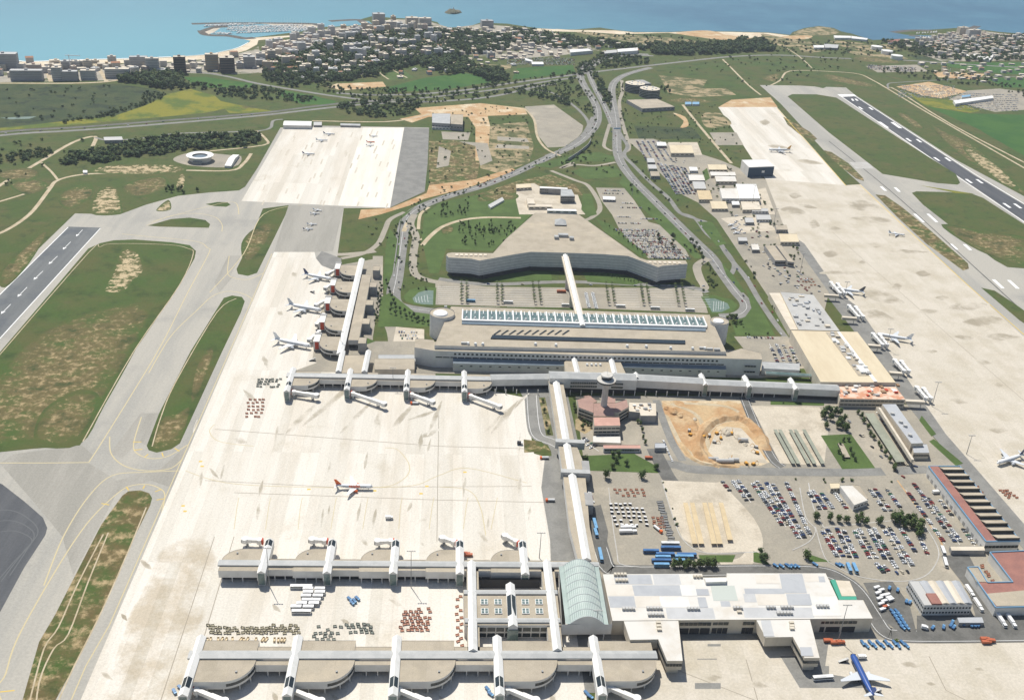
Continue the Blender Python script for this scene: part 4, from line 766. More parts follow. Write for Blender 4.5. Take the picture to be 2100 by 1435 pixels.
# ---------------------------------------------------------------- main terminal
tm = thing('terminal_building', 'huge beige-roofed main terminal with a glazed strip and rounded corner drums in the centre', 'airport terminal', P(1190,690))
ZT = 25
up = slab_part('departures_hall', tm, [P(x,y,ZT) for x, y in ((925,628),(1455,645),(1489,721),(891,708))], 0, ZT, M['wwall'], M['troof'])
def rq(name, parent, pts, z, h, m): return MB().prism([P(x,y,z) for x, y in pts], z-.4, z+h, 0).build(name, M[m], parent)
fr = slab_part('front_range', tm, [P(x,y,21) for x, y in ((852,694),(890,697),(891,711),(1488,724),(1520,714),(1560,723),(1563,737),(1488,735),(891,719),(850,712))], 0, 21, M['wwall'], M['troof'])
q = MB(); a = P(925,722,17); b = P(1492,737,17); d = (b-a).normalized(); n = Vector((d.y,-d.x,0))
f0 = P(893,719,21); f1 = P(1487,735,21)
band(fr, 'window_row', Vector((f0.x,f0.y,0))+(f1-f0)*.06-Vector((0,.0,0)), Vector((f1.x,f1.y,0))-(f1-f0)*.02, 16.6, 18.6, M['dglass'], .3, 62, .5)
band(fr, 'window_row', Vector((f0.x,f0.y,0))+(f1-f0)*.0, Vector((f1.x,f1.y,0)), 12.6, 13.8, M['dglass'], .3, 40, .1)
q = MB(); a = P(929,745,10); b = P(1490,757.5,10); u = (b-a).normalized(); n = Vector((-u.y,u.x,0)); 
q.face([a,b,b+n*14+EZ*4.5,a+n*14+EZ*4.5]); q.build('glazed_roof', M['bglass'], tm)
lo = MB(); lo.wallring([a-n*.1,b-n*.1,b+n*14,a+n*14], 0, 9.9); lo = lo.build('baggage_hall', M['wwall'], tm)
band(lo, 'vent_row', Vector((a.x,a.y,0))+u*4-n*.1, Vector((b.x,b.y,0))-u*4-n*.1, 6.4, 7.6, M['void'], .15, 28, .75)
for x0, x1 in ((856,892),(1522,1560)):
    g0 = P(x0,712 if x0 < 900 else 737,21); g1 = P(x1,712.5 if x0 < 900 else 738,21); band(fr, 'window_row', Vector((g0.x,g0.y,0))-EY*.3+EX*4, Vector((g1.x,g1.y,0))-EY*.3-EX*4, 12, 13.4, M['dglass'], .3, 4); band(fr, 'window_row', Vector((g0.x,g0.y,0))-EY*.3+EX*4, Vector((g1.x,g1.y,0))-EY*.3-EX*4, 5, 6.4, M['dglass'], .3, 4)
for x0, x1, ya, yb in ((776,852,727,727),(1563,1640,741,745)):
    slab_part('side_annex', tm, [P(x0,ya,8),P(x1,yb,8),P(x1,yb+14,8),P(x0,ya+14,8)], 0, 8, M['wwall'], M['groof'])
# long skylight with its white fins
sk = rq('skylight', tm, [(949,637),(1441,652),(1449,671),(948,657)], ZT, .3, 'glass')
s0 = P(949,637,ZT); s1 = P(1441,652,ZT); t0 = P(948,657,ZT); t1 = P(1449,671,ZT)
for i in range(30): a = s0+(s1-s0)*i/29; b = t0+(t1-t0)*i/29; MB().beam(a, b, 1.5, ZT, ZT+2.2).build('fin', M['frame'], sk)
for i in range(29): c = t0+(t1-t0)*(i+.5)/29+(s0-t0)*.22; MB().cyl(c, 2.1, .9, ZT, ZT+2.2, 8).build('roof_dome', M['wroof'], sk)
q = MB()
for i in range(60): a = s0+(s1-s0)*i/59; b = a+(t0-s0)*.36; q.beam(a, b, .8, ZT+.3, ZT+1.5)
q.build('louvre', M['frame'], sk)
rq('ridge_wall', tm, [(947,657.4),(1449,671.5),(1449,674),(947,660)], ZT, 2.4, 'wroof')
rq('glazed_band', tm, [(947,660.5),(1447,674.5),(1447,680),(947,665)], ZT, .8, 'bglass')
rq('glazed_band', tm, [(1010,688),(1405,699),(1405,706),(1006,695)], ZT, 1.0, 'dglass')
for i in range(10): x = 1012+i*15.6; rq('roof_slot', tm, [(x,686),(x+3,686),(x+16,677.5),(x+12,677.5)], ZT, .5, 'dglass')
for x, y in ((960,706),(975,707),(990,707),(1098,707),(1140,709),(1286,711),(1325,712),(1375,715),(1420,716),(1445,716)):
    p = P(x,y,ZT); MB().cyl((p.x,p.y,0), 1.8, 1.4, ZT, ZT+2.6, 10).build('roof_fan', M['frame'], tm)
for x, y in ((952,705),(1455,717),(1470,718),(1440,715)): p = P(x,y,ZT); MB().box((p.x,p.y,ZT), 7, 2.5, 2.2).build('chiller', M['silver'], tm)
for x, y, r in ((907,641,14.5),(1476,657,11)):
    c = P(x,y,29); c = Vector((c.x,c.y,0)); d = MB().cyl(c, r, r, 0, 29, 28, cap=False).build('corner_drum', M['louv'], tm, True)
    MB().cyl(c, r-.4, r-.4, 28, 28.4, 28).build('roof', M['troof'], d)
    MB().cyl(c+EX*-2-EY*2, r*.62, r*.55, 28.4, 30, 20).build('roof_dome', M['wroof'], d)
for i in range(3): p = P(912+i*2,630,29); MB().box((p.x,p.y,28), 1, 1, 3).build('antenna_box', M['frame'], tm)
# skybridge
sb = thing('skybridge', 'white gabled footbridge linking the multi-storey car park to the terminal roof', 'footbridge', P(1178,600))
a = P(1159,523,27); b = P(1195,668,27)
MB().beam(a, b, 9.5, 22, 25.2).build('deck', M['creampatch'], sb); MB().beam(a, b, 6, 25.2, 27.4, 1.6, 0, 1).build('gable_roof', [M['wwall'],M['wroof']], sb)
for s in (.25,.5,.75): c = a+(b-a)*s; MB().beam(c-EX*3.5, c+EX*3.5, 1.2, 0, 22).build('pillar', M['concwall'], sb)
# ---------------------------------------------------------------- multi-storey car park
ZG = 27
gp = [(1097,437),(1187,440),(1311,528),(1326,533),(1406,534),(1410,541),(1358,545),(1350,548),(1323,538),(1288,525),(1234,521),(1168,518.5),(1088,516.5),(1050,522.5),(984,534.5),(966,530.5),(920,528),(915,523),(918,519),(927,517.5),(1011,519),(1037,490)]
cp = thing('parking_garage', 'huge crown-shaped multi-storey car park with a flat tan roof behind the terminal', 'car park building', P(1150,520))
gw = [P(x,y,ZG) for x, y in gp]; body = slab_part('louvred_facade', cp, gw, 5.5, ZG, M['louv'], M['troof'])
for k in range(5):
    z = 7.2+k*4.1; q = MB(); ring = gw if sum(gw[i].x*gw[(i+1)%len(gw)].y-gw[(i+1)%len(gw)].x*gw[i].y for i in range(len(gw))) > 0 else gw[::-1]
    for i in range(len(ring)):
        a = ring[i]; b = ring[(i+1)%len(ring)]; d = (b-a).normalized(); n = Vector((d.y,-d.x,0))*.12; q.face([(a.x+n.x,a.y+n.y,z),(b.x+n.x,b.y+n.y,z),(b.x+n.x,b.y+n.y,z+.8),(a.x+n.x,a.y+n.y,z+.8)])
    q.build('floor_opening', M['groof'], body)
cen = sum(gw, Vector())/len(gw)
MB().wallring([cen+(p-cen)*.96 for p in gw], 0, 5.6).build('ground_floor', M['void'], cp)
o = rq('lift_house', cp, [(1137,461),(1162,462),(1161,457),(1138,456)], ZG, 1.5, 'groof'); p = P(1149,456,ZG+1.5); q = MB(); b4 = [P(1137,461,ZG+1.5),P(1162,462,ZG+1.5),P(1160,451,ZG+1.5),P(1138,450,ZG+1.5)]; ap = sum(b4, Vector())/4+EZ*6
for i in range(4): q.face([b4[i],b4[(i+1)%4],ap])
q.build('pyramid_roof', M['groof'], o)
for x, y, w_ in ((1155,485,14),(1141,489,6),(1172,491,6)): p = P(x,y,ZG); MB().box((p.x,p.y,ZG-.3), w_, 7, 4).build('roof_house', M['groof'], cp)
for x, y in [(937+i*9.7,523+i*.05) for i in range(7)]+[(1333+i*10,538+i*.25) for i in range(7)]: p = P(x,y,ZG); MB().box((p.x,p.y,ZG-.3), 4, 7, 1).build('roof_slab', M['creampatch'], cp)
# ---------------------------------------------------------------- control tower and its pink-roofed base
tw = thing('control_tower', 'round concrete airport control tower with a wide disc cab', 'control tower', P(1236,852))
c = P(1236,852); T = MB()
T.cyl(c, 3.6, 3.0, 0, 39, 20, cap=False).build('shaft', M['concwall'], tw, True)
T = MB()
for r0, r1, z0, z1 in ((3.2,9.5,37.5,40.5),(9.5,9.8,40.5,43),(9.8,6,43,44.2)): T.cyl(c, r0, r1, z0, z1, 28)
T.build('lower_gallery', M['concwall'], tw); MB().cyl(c, 9.9, 9.95, 41, 42.2, 28, cap=False).build('gallery_window', M['dglass'], tw)
MB().cyl(c, 5.2, 6.2, 44.2, 47.4, 24, cap=False).build('cab_glass', M['dglass'], tw); MB().cyl(c, 6.4, 6, 47.4, 48.6, 24).build('cab_roof', M['concwall'], tw); MB().cyl(c, .15, .1, 48.6, 56, 6).build('mast', M['frame'], tw)
pk = thing('office_building', 'pink-roofed pinwheel office block at the foot of the control tower', 'office building', P(1238,865))
pm = lambda nm, pts, z, roof='mauve', wall='cwall': slab_part(nm, pk, [P(x,y,z) for x, y in pts], 0, z, M[wall], M[roof])
def wrows(parent, p, q, zs, n, h=1.5, m='dglass'):
    for z in zs: band(parent, 'window_strip', Vector((p.x,p.y,0)), Vector((q.x,q.y,0)), z, z+h, M[m], .25, n, .1)
o = pm('west_wing', [(1184,819),(1212,811),(1217,826),(1217,846),(1187,835)], 13); wrows(o, P(1187,835,13)-EX*0, P(1217,846,13), (9,5,1), 5)
o = pm('east_wing', [(1262,826),(1285,819),(1289,834),(1268,846),(1260,845)], 13); wrows(o, P(1270,846,13), P(1289,834,13), (9,5,1), 5)
pm('hub', [(1217.2,826),(1261.8,826),(1259.8,853),(1217.2,853)], 12.6); pm('north_wing', [(1196,812),(1208,810),(1225,822),(1217,825.8)], 11.5); pm('north_wing', [(1247,812),(1262,818),(1261.8,825.8),(1245,825.8)], 11.5)
o = pm('south_wing', [(1217.2,855),(1270,855),(1272,872),(1219,873)], 13.5, 'pink'); wrows(o, P(1219,873,13.5), P(1272,872,13.5), (9.4,5.4,1.2), 6)
pm('porch', [(1216,893),(1272,894),(1273,908),(1216,906)], 4, 'whiteroof')
an = thing('annex_building', 'low white annex with a red tiled strip roof south of the pink office block', 'annex', P(1275,920))
o = slab_part('wall', an, [P(x,y,5) for x, y in ((1237,912),(1313,912),(1314,919),(1238,919))], 0, 5, M['wwall'], M['pink']); wrows(o, P(1240,919,5), P(1312,919,5), (2.0,), 14)
cs = thing('unfinished_block', 'pale unfinished concrete block full of building clutter beside the pink offices', 'construction building', P(1320,860))
slab_part('wall', cs, [P(x,y,9) for x, y in ((1290,824),(1345,826),(1346,852),(1314,852),(1312,845),(1290,843))], 0, 9, M['grey'], M['creampatch'])
random.seed(5)
for i in range(14): p = P(random.uniform(1295,1342),random.uniform(828,842),9); MB().box((p.x,p.y,8.7), random.uniform(1,4), random.uniform(1,3), random.uniform(.6,2)).build('clutter', M[random.choice(['grey','rust','frame','silver'])], cs)
kb = thing('gatehouse', 'small grey gatehouse block beside the road south of the building clutter', 'gatehouse', P(1353,915)); slab_part('wall', kb, [P(x,y,5) for x, y in ((1343,908),(1364,908),(1365,918),(1343,918))], 0, 5, M['grey'], M['greyroof'])
# ---------------------------------------------------------------- flat white terminal, lower right
ZO = 14
ot = thing('terminal_building', 'low white flat-roofed terminal with grey roof patches and two arms, lower right', 'airport terminal', P(1520,1240))
main = slab_part('main_hall', ot, [P(x,y,ZO) for x, y in ((1236,1176),(1440,1175),(1440,1183),(1490,1183),(1490,1174),(1693,1174),(1719,1229),(1770,1229),(1790,1267),(1256,1272))], 0, ZO, M['cwall'], M['whiteroof'])
arm = slab_part('gate_arm', ot, [P(x,y,ZO-.15) for x, y in ((1279,1272),(1391,1271),(1400,1354),(1368,1354),(1350,1310),(1292,1311))], 5, ZO-.15, M['cwall'], M['whiteroof'])
arm2 = slab_part('gate_arm', ot, [P(x,y,ZO-.15) for x, y in ((1551,1270),(1661,1269),(1681,1348),(1650,1348),(1626,1305),(1570,1306))], 5, ZO-.15, M['cwall'], M['whiteroof'])
for o, x0, y0, x1 in ((arm,1368,1354,1400),(arm2,1650,1348,1681)):
    a = P(x0,y0,ZO); b = P(x1,y0,ZO); wrows(o, a, b, (8.6,), 5, 2.2); MB().wallring([a+EX*1.5+EY*2,b-EX*1.5+EY*2,b-EX*1.5+EY*22,a+EX*1.5+EY*22], 0, 5).build('ground_floor', M['cwall'], o)
for o, a, b in ((arm,(1350,1310),(1368,1354)),(arm2,(1626,1305),(1650,1348))): wrows(o, P(*a,ZO), P(*b,ZO), (9,), 8, 2.2)
for x0, x1, y in ((1395,1460,1271),(1463,1496,1270),(1525,1549,1270),(1665,1760,1267.5)):
    a = P(x0,y,ZO); b = P(x1,y,ZO); wrows(main, a, b, (8.8,), max(3,int((x1-x0)/9)), 2.6); wrows(main, a, b, (.6,), 3, 5.2, 'void')
pm2 = {'g':'greyroof','c':'creampatch','w':'wroof'}
for k, (x0,y0,x1,y1,m) in enumerate([(1338,1177,1392,1198,'g'),(1296,1199,1402,1221,'g'),(1247,1222,1300,1245,'g'),(1242,1199,1296,1221,'c'),(1300,1222,1356,1245,'c'),(1352,1222,1410,1245,'w'),(1394,1199,1425,1221,'w'),(1427,1207,1452,1220,'g'),(1430,1224,1447,1245,'g'),(1365,1246,1462,1268,'g'),(1477,1232,1496,1243,'g'),(1526,1206,1606,1217,'g'),(1524,1217,1548,1234,'g'),(1457,1200,1506,1231,'p'),(1550,1218,1610,1240,'c'),(1548,1178,1595,1196,'c'),(1598,1176,1645,1215,'g'),(1612,1217,1660,1240,'g'),(1523,1245,1665,1266,'g'),(1678,1181,1690,1193,'g'),(1685,1224,1702,1232,'g'),(1698,1242,1712,1255,'g'),(1650,1176,1676,1192,'c'),(1258,1178,1334,1197,'g'),(1560,1271,1580,1304,'g'),(1660,1222,1715,1262,'w'),(1640,1326,1664,1344,'g')]):
    m_ = ('greyroof' if k%3 else 'roofgrey') if m == 'g' else 'roofcream' if m == 'c' else 'roofwhite' if m == 'w' else 'palep'
    sx = (y1-y0)*.28*(1 if (x0+x1) > 1250 else 0)
    z = ZO-.25+.02*(k%9+1); MB().poly([P(x0,y0,z),P(x1,y0,z),P(x1+sx*.9,y1,z),P(x0+sx*.7,y1,z)]).build('roof_patch', M[m_], main)
for x, y, n in ((1292,1249,4),(1345,1248,5),(1348,1261,5),(1425,1249,4),(1516,1247,3),(1617,1246,4),(1612,1258,5),(1584,1246,3),(1690,1244,4),(1275,1179,4),(1278,1191,4),(1434,1183,3)):
    for i in range(n): p = P(x-n*3.4+i*6.8,y,ZO); MB().box((p.x,p.y,ZO-.25), 2.0, 2.4, 2.2).build('air_conditioner', M['silver' if y > 1200 else 'cwall'], main)
for x, y in ((1350,1277),(1351,1284),(1352,1291),(1623,1277),(1624,1284),(1624,1289),(1513,1244),(1516,1255)): p = P(x,y,ZO); MB().box((p.x,p.y,ZO-.4), 3.4, 2, 1.8).build('roof_vent', M['cwall'], ot)
sh = MB().prism([P(x,y,ZO+2.5) for x, y in ((1445,1184),(1490,1183),(1490,1192),(1448,1193))], ZO-.2, ZO+2.5).build('plant_room', M['wwall'], ot)
for q in ([(1703,1188),(1713,1188),(1726,1222),(1756,1222),(1757,1229),(1721,1229)],): MB().poly([P(x,y,10) for x, y in q]).wallring([P(x,y,10) for x, y in q], 0, 10).build('green_canopy', M['greenroof'], ot)
slab_part('patio_block', ot, [P(x,y,9.5) for x, y in ((1713.5,1188),(1742,1190),(1756,1221.5),(1726.5,1221.5))], 0, 9.5, M['cwall'], M['creampatch'])
# ---------------------------------------------------------------- right-hand terminal with the cream roof
ZR = 15
rt = thing('terminal_building', 'right-hand terminal with a broad cream sheet roof beside the far apron', 'airport terminal', P(1720,740))
cr = slab_part('main_hall', rt, [P(x,y,ZR) for x, y in ((1622,677),(1758,680),(1837,784),(1683,783))], 0, ZR, M['cwall'], M['creamroof'])
rq('plant_trench', rt, [(1693,681),(1722,681),(1790,770),(1760,770)], ZR, .15, 'troof'); rq('ridge_strip', rt, [(1716,681),(1722,681),(1799,783),(1792,783)], ZR, .8, 'wroof')
random.seed(9)
for i in range(22):
    t = i/22; x = 1697+t*70+random.uniform(0,20); y = 684+t*86; p = P(x,y,ZR); MB().box((p.x,p.y,ZR), random.uniform(2,7), random.uniform(2,8), random.uniform(1,2.5)).build('roof_plant', M[random.choice(['silver','grey','frame','creampatch','silver'])], rt)
p = P(1766,759,ZR); MB().box((p.x,p.y,ZR), 7, 16, 2.2).build('roof_plant', M['wroof'], rt)
nb = slab_part('north_hall', rt, [P(x,y,11) for x, y in ((1600,598),(1668,604),(1722,678),(1638,676))], 0, 11, M['cwall'], M['warmgrey'])
for i in range(30): p = P(1612+random.uniform(0,60)+i*.9,606+i*2.2,11); MB().box((p.x,p.y,10.75), random.uniform(2,7), random.uniform(2,5), random.uniform(1,2.6)).build('roof_plant', M[random.choice(['silver','grey','creampatch','greyroof'])], rt)
slab_part('west_range', rt, [P(x,y,9) for x, y in ((1577,600),(1599,600),(1637,676),(1621,676))], 0, 9, M['cwall'], M['creampatch'])
sr = slab_part('south_hall', rt, [P(x,y,11) for x, y in ((1716,786.5),(1832,786.5),(1857,819),(1723,817))], 0, 11, M['cwall'], M['orangeroof'])
for z in (7.6,3): band(sr, 'window_row', P(1725,817,11)-EZ*11, P(1855,819,11)-EZ*11, z, z+1.4, M['dglass'], .25, 16)
for i in range(26): p = P(random.uniform(1730,1845),random.uniform(789,812),11); MB().box((p.x,p.y,10.75), random.uniform(1.5,6), random.uniform(1.5,5), random.uniform(.8,2.4)).build('roof_plant', M[random.choice(['frame','wroof','silver','red','rust','creampatch'])], rt)
for x, y, x2 in ((1690,604,1720),(1727,650,1757),(1780,707,1806),(1824,763,1850),(1856,821,1896)):
    a = P(x,y,8); b = P(x2,y+2,8); MB().beam(a, b, 4.5, 5, 8.5).build('gate_corridor', M['creampatch'], rt); columns(rt, [b-EX*3], 0, 5)
gl = thing('covered_walkway', 'green-roofed covered walkway linking the main terminal to the cream-roofed terminal', 'walkway', P(1620,765)); MB().beam(P(1570,763,6), P(1672,769,6), 6, 4, 6, .8, 0, 1).build('roof', [M['wwall'],M['glass']], gl)
columns(gl, [P(x,769+(x-1570)*.06) for x in (1580,1610,1640,1665)], 0, 4)
# office slab and long canopies beside it
of = thing('office_building', 'long stepped cream office slab with a grey roof beside the right apron', 'office building', P(1850,880))
o = slab_part('wall', of, [P(x,y,12) for x, y in ((1809,828),(1837,828),(1894,908),(1869,909))], 0, 12, M['cwall'], M['greyroof'])
for k in range(3): MB().beam(P(1803-k*2.2+k*.3,834,12-k*3.8), P(1872.5-k*2.2,941-k*2,12-k*3.8), 2.4, 8-k*3.8, 11.6-k*3.8).build('balcony_band', M['creampatch'], of)
o2 = slab_part('wall', of, [P(x,y,8) for x, y in ((1870,910),(1901,910),(1906,928),(1874,928))], 0, 8, M['cwall'], M['greyroof']); wrows(o2, P(1874,928,8), P(1906,928,8), (4,), 6)
for x, y in ((1830,849),(1847,866),(1856,874),(1866,893)): p = P(x,y,12); MB().cyl((p.x,p.y,0), 2.4, 2.0, 11.7, 14, 10).build('roof_tank', M['silver'], of)
CPG = 'long shade canopies over parked cars'
def canopy(name, pts, z, m, label, cat='carport'):
    t = thing(name, label, cat, P(*[sum(c)/4 for c in zip(*pts)]), CPG)
    pt = [P(x,y,z) for x, y in pts]; MB().poly(pt).poly([q-EZ*.25 for q in pt], 0, True).wallring(pt, z-.25, z).build('roof', m, t)
    for i in range(7):
        s = i/6; a = pt[0].lerp(pt[3], s); b = pt[1].lerp(pt[2], s); MB().tube((a+(b-a)*.5).xy.to_3d(), (a+(b-a)*.5)-EZ*.3, .15, None, 6).build('post', M['steel'], t)
GC = mat('grey_green_canopy', (.30,.31,.24,1), .8, (.25,.26,.20,1), .1, .4, .6, 4); YC = mat('sandy_canopy', (.58,.46,.28,1), .85, (.52,.41,.25,1), .1, .4, .6, 4)
canopy('carport', [(1773,847),(1792,847),(1857,946),(1838,947)], 4, GC, 'broad grey-green canopy alongside the long stepped cream office slab')
for i, (x0, x1) in enumerate(((1586,1624),(1595.5,1634),(1617,1655),(1627,1667),(1645,1684))): canopy('carport', [(x0,880),(x0+7,880),(x1+8,950),(x1,950)], 3.2, GC, 'narrow grey canopy, %s from the left of the five beside the square lawn' % nth(i))
for i, (x0, x1) in enumerate(((1397,1420),(1411,1433),(1436,1459),(1448,1471),(1470,1492))): canopy('carport', [(x0+4,1030),(x0+13,1030),(x1+11,1114 if i < 4 else 1106),(x1,1114 if i < 4 else 1106)], 3.2, YC, 'sandy yellow canopy, %s from the left of the five above the blue coaches' % nth(i))
# ---------------------------------------------------------------- sawtooth workshop, red complex, grey factory
ZS = 11
ws = thing('workshop_building', 'long sawtooth-roofed workshop with a red roof strip and blue trim at the right edge', 'workshop', P(2000,1050))
wq = [(1904,956),(1968,956),(2092,1109),(2022,1110)]; wl = [P(x,y,ZS) for x, y in wq]
o = slab_part('wall', ws, wl, 0, ZS, M['wwall'], M['troof'])
MB().prism([wl[0]+EX*.8,wl[0].lerp(wl[1],.30),wl[3].lerp(wl[2],.30),wl[3]+EX*.8], ZS-.3, ZS+.5).build('roof_strip', M['redroof'], ws)
tb = MB()
for a, b in ((wl[0],wl[3]),(wl[3],wl[2]),(wl[0],wl[1]),(wl[1],wl[2])): tb.beam(a, b, .7, ZS-.5, ZS+.7)
tb.build('blue_trim', M['bluet'], ws)
N_ = 11
for i in range(N_):
    s0 = i/N_+.012; s1 = (i+1)/N_-.005; L0 = wl[0].lerp(wl[3],s0).lerp(wl[1].lerp(wl[2],s0),.32); R0 = wl[0].lerp(wl[3],s0).lerp(wl[1].lerp(wl[2],s0),.985); L1 = wl[0].lerp(wl[3],s1).lerp(wl[1].lerp(wl[2],s1),.32); R1 = wl[0].lerp(wl[3],s1).lerp(wl[1].lerp(wl[2],s1),.985)
    q = MB(); h = 3.2; q.face([L0,R0,R1+EZ*h,L1+EZ*h][::-1]); t = q.build('sawtooth', M['troof'], ws); MB().face([L1,R1,R1+EZ*h,L1+EZ*h]).face([L0,L1,L1+EZ*h][::-1]).face([R0,R1,R1+EZ*h]).build('north_light', M['dglass'], t)
wrows(o, wl[3], wl[2], (4,), 9, 2.6); [band(o, 'loading_door', wl[0].xy.to_3d().lerp(wl[3].xy.to_3d(),(i+.25)/14), wl[0].xy.to_3d().lerp(wl[3].xy.to_3d(),(i+.75)/14), .5, 4.2, M['grey'], .2) for i in range(14)]
rc = thing('workshop_building', 'red-roofed L-shaped depot with blue trim in the bottom right corner', 'depot', P(2060,1190))
rp = [P(x,y,9) for x, y in ((2030,1132),(2125,1128),(2140,1243),(2042,1245),(1984,1163),(2006,1162),(2025,1194),(2077,1193))]
slab_part('wall', rc, rp, 0, 9, M['wwall'], M['redroof'])
tb = MB()
for i in range(8): tb.beam(rp[i], rp[(i+1)%8], .7, 8.5, 9.6)
tb.build('blue_trim', M['bluet'], rc)
for q in ([(1986,1163.5),(2005,1163.5),(2023,1193),(2002,1192)],[(2022,1217),(2100,1210),(2120,1241),(2044,1242)]): MB().prism([P(x,y,9) for x, y in q], 8.8, 9.15).build('tan_roof', M['troof'], rc)
gf = thing('factory_building', 'small grey workshop with a corrugated pale roof and rows of square windows', 'workshop', P(1930,1235))
gq = [P(x,y,11) for x, y in ((1864,1190),(1966,1190),(1994,1239),(1896,1240))]; o = slab_part('wall', gf, gq, 0, 11, M['wwall'], M['silver'])
for z in (7,2.5): band(o, 'window_row', Vector((gq[3].x,gq[3].y,0)), Vector((gq[2].x,gq[2].y,0)), z, z+1.5, M['dglass'], .2, 15, .45); band(o, 'window_row', Vector((gq[0].x,gq[0].y,0)), Vector((gq[3].x,gq[3].y,0)), z, z+1.5, M['dglass'], .2, 11, .45)
for i in range(5): a = gq[0].lerp(gq[1],.28+i*.16); b = gq[3].lerp(gq[2],.3+i*.155); MB().beam(a-EY*1, b+EY*1, 7.5, 10.8, 11.2, 1.1).build('roof_bay', M['creampatch' if i%2 else 'greyroof'], gf)
p = P(1915,1228,11.5); MB().box((p.x,p.y,10.8), 8, 12, 1.6).build('red_hatch', M['redroof'], gf)
def shed(name, label, pts, z, wall, roof, cat='building', win=0, group=None, ridge=0):
    c = [sum(v)/len(pts) for v in zip(*pts)]; t = thing(name, label, cat, P(*c), group); W = [P(x,y,z) for x, y in pts]
    if ridge: MB().beam((W[0]+W[3])/2, (W[1]+W[2])/2, (W[3]-W[0]).length, 0, z, ridge, 0, 1).build('wall', [M[wall],M[roof]], t); return t
    o = slab_part('wall', t, W, 0, z, M[wall], M[roof])
    if win: band(o, 'window_row', Vector((W[3].x,W[3].y,0)), Vector((W[2].x,W[2].y,0)), z*.45, z*.45+1.3, M['dglass'], .2, win, .4)
    return t
shed('canopy_building', 'flat open canopy along the blue-trimmed sawtooth workshop end', [(1948,1119),(2018,1119),(2020,1128),(1952,1128)], 5, 'grey', 'creampatch')
shed('rental_office', 'white flat-roofed office with a tan half roof in the middle of the car parks', [(1722,995),(1748,995),(1780,1025),(1752,1035)], 7, 'wwall', 'whiteroof', win=4)
shed('rental_office', 'tan-roofed hall standing right behind the white car park office', [(1748,993),(1762,995),(1781,1022),(1754,1024)], 6, 'cwall', 'troof', win=3)
shed('rental_office', 'small cream flat-roofed office between hedges north of the car parks', [(1701,990),(1721,990),(1724,1000),(1704,1001)], 5, 'cwall', 'creamroof', win=3)
shed('carport', 'long grey shade roof in front of the small grey workshop', [(1963,1265),(2014,1264),(2018,1276),(1967,1276)], 4, 'grey', 'greyroof')
shed('hedge_court', 'small walled court with a pale floor in the middle of the square lawn', [(1718,908),(1729,908),(1744,937),(1731,937)], 2, 'void', 'troof')
# ---------------------------------------------------------------- aircraft
def paint(n, c, r=.35): return mat(n, c, r, spec=.4)
M.update(pw = paint('white_aircraft_paint', (.80,.80,.78,1)), po = paint('orange_paint', (.72,.14,.03,1)), pblue = paint('deep_blue_paint', (.03,.085,.29,1)), pgrey = paint('silver_wing_paint', (.60,.62,.63,1)), pnavy = paint('navy_tail_paint', (.03,.045,.12,1)), pred = paint('red_tail_paint', (.40,.04,.03,1)), pgold = paint('amber_tail_paint', (.65,.33,.05,1)), pdark = paint('dark_engine_paint', (.09,.09,.10,1)))
def plate(a, b, c, d, t):
    q = MB(); lo = [Vector(v) for v in (a,b,c,d)]; hi = [v+EZ*t for v in lo]
    q.face(lo[::-1]).face(hi)
    for i in range(4): j = (i+1)%4; q.face([lo[i],lo[j],hi[j],hi[i]])
    return q
def loft(secs, n=14):
    q = MB()
    for k, (x, r, z) in enumerate(secs):
        for i in range(n): a = 2*math.pi*i/n; q.v.append(Vector((x, r*math.cos(a), z+r*math.sin(a))))
    for k in range(len(secs)-1):
        for i in range(n): j = (i+1)%n; q.f.append([k*n+i,(k+1)*n+i,(k+1)*n+j,k*n+j]); q.m.append(0)
    q.f.append(list(range(n))); q.m.append(0); q.f.append(list(range((len(secs)-1)*n, len(secs)*n))[::-1]); q.m.append(0)
    return q
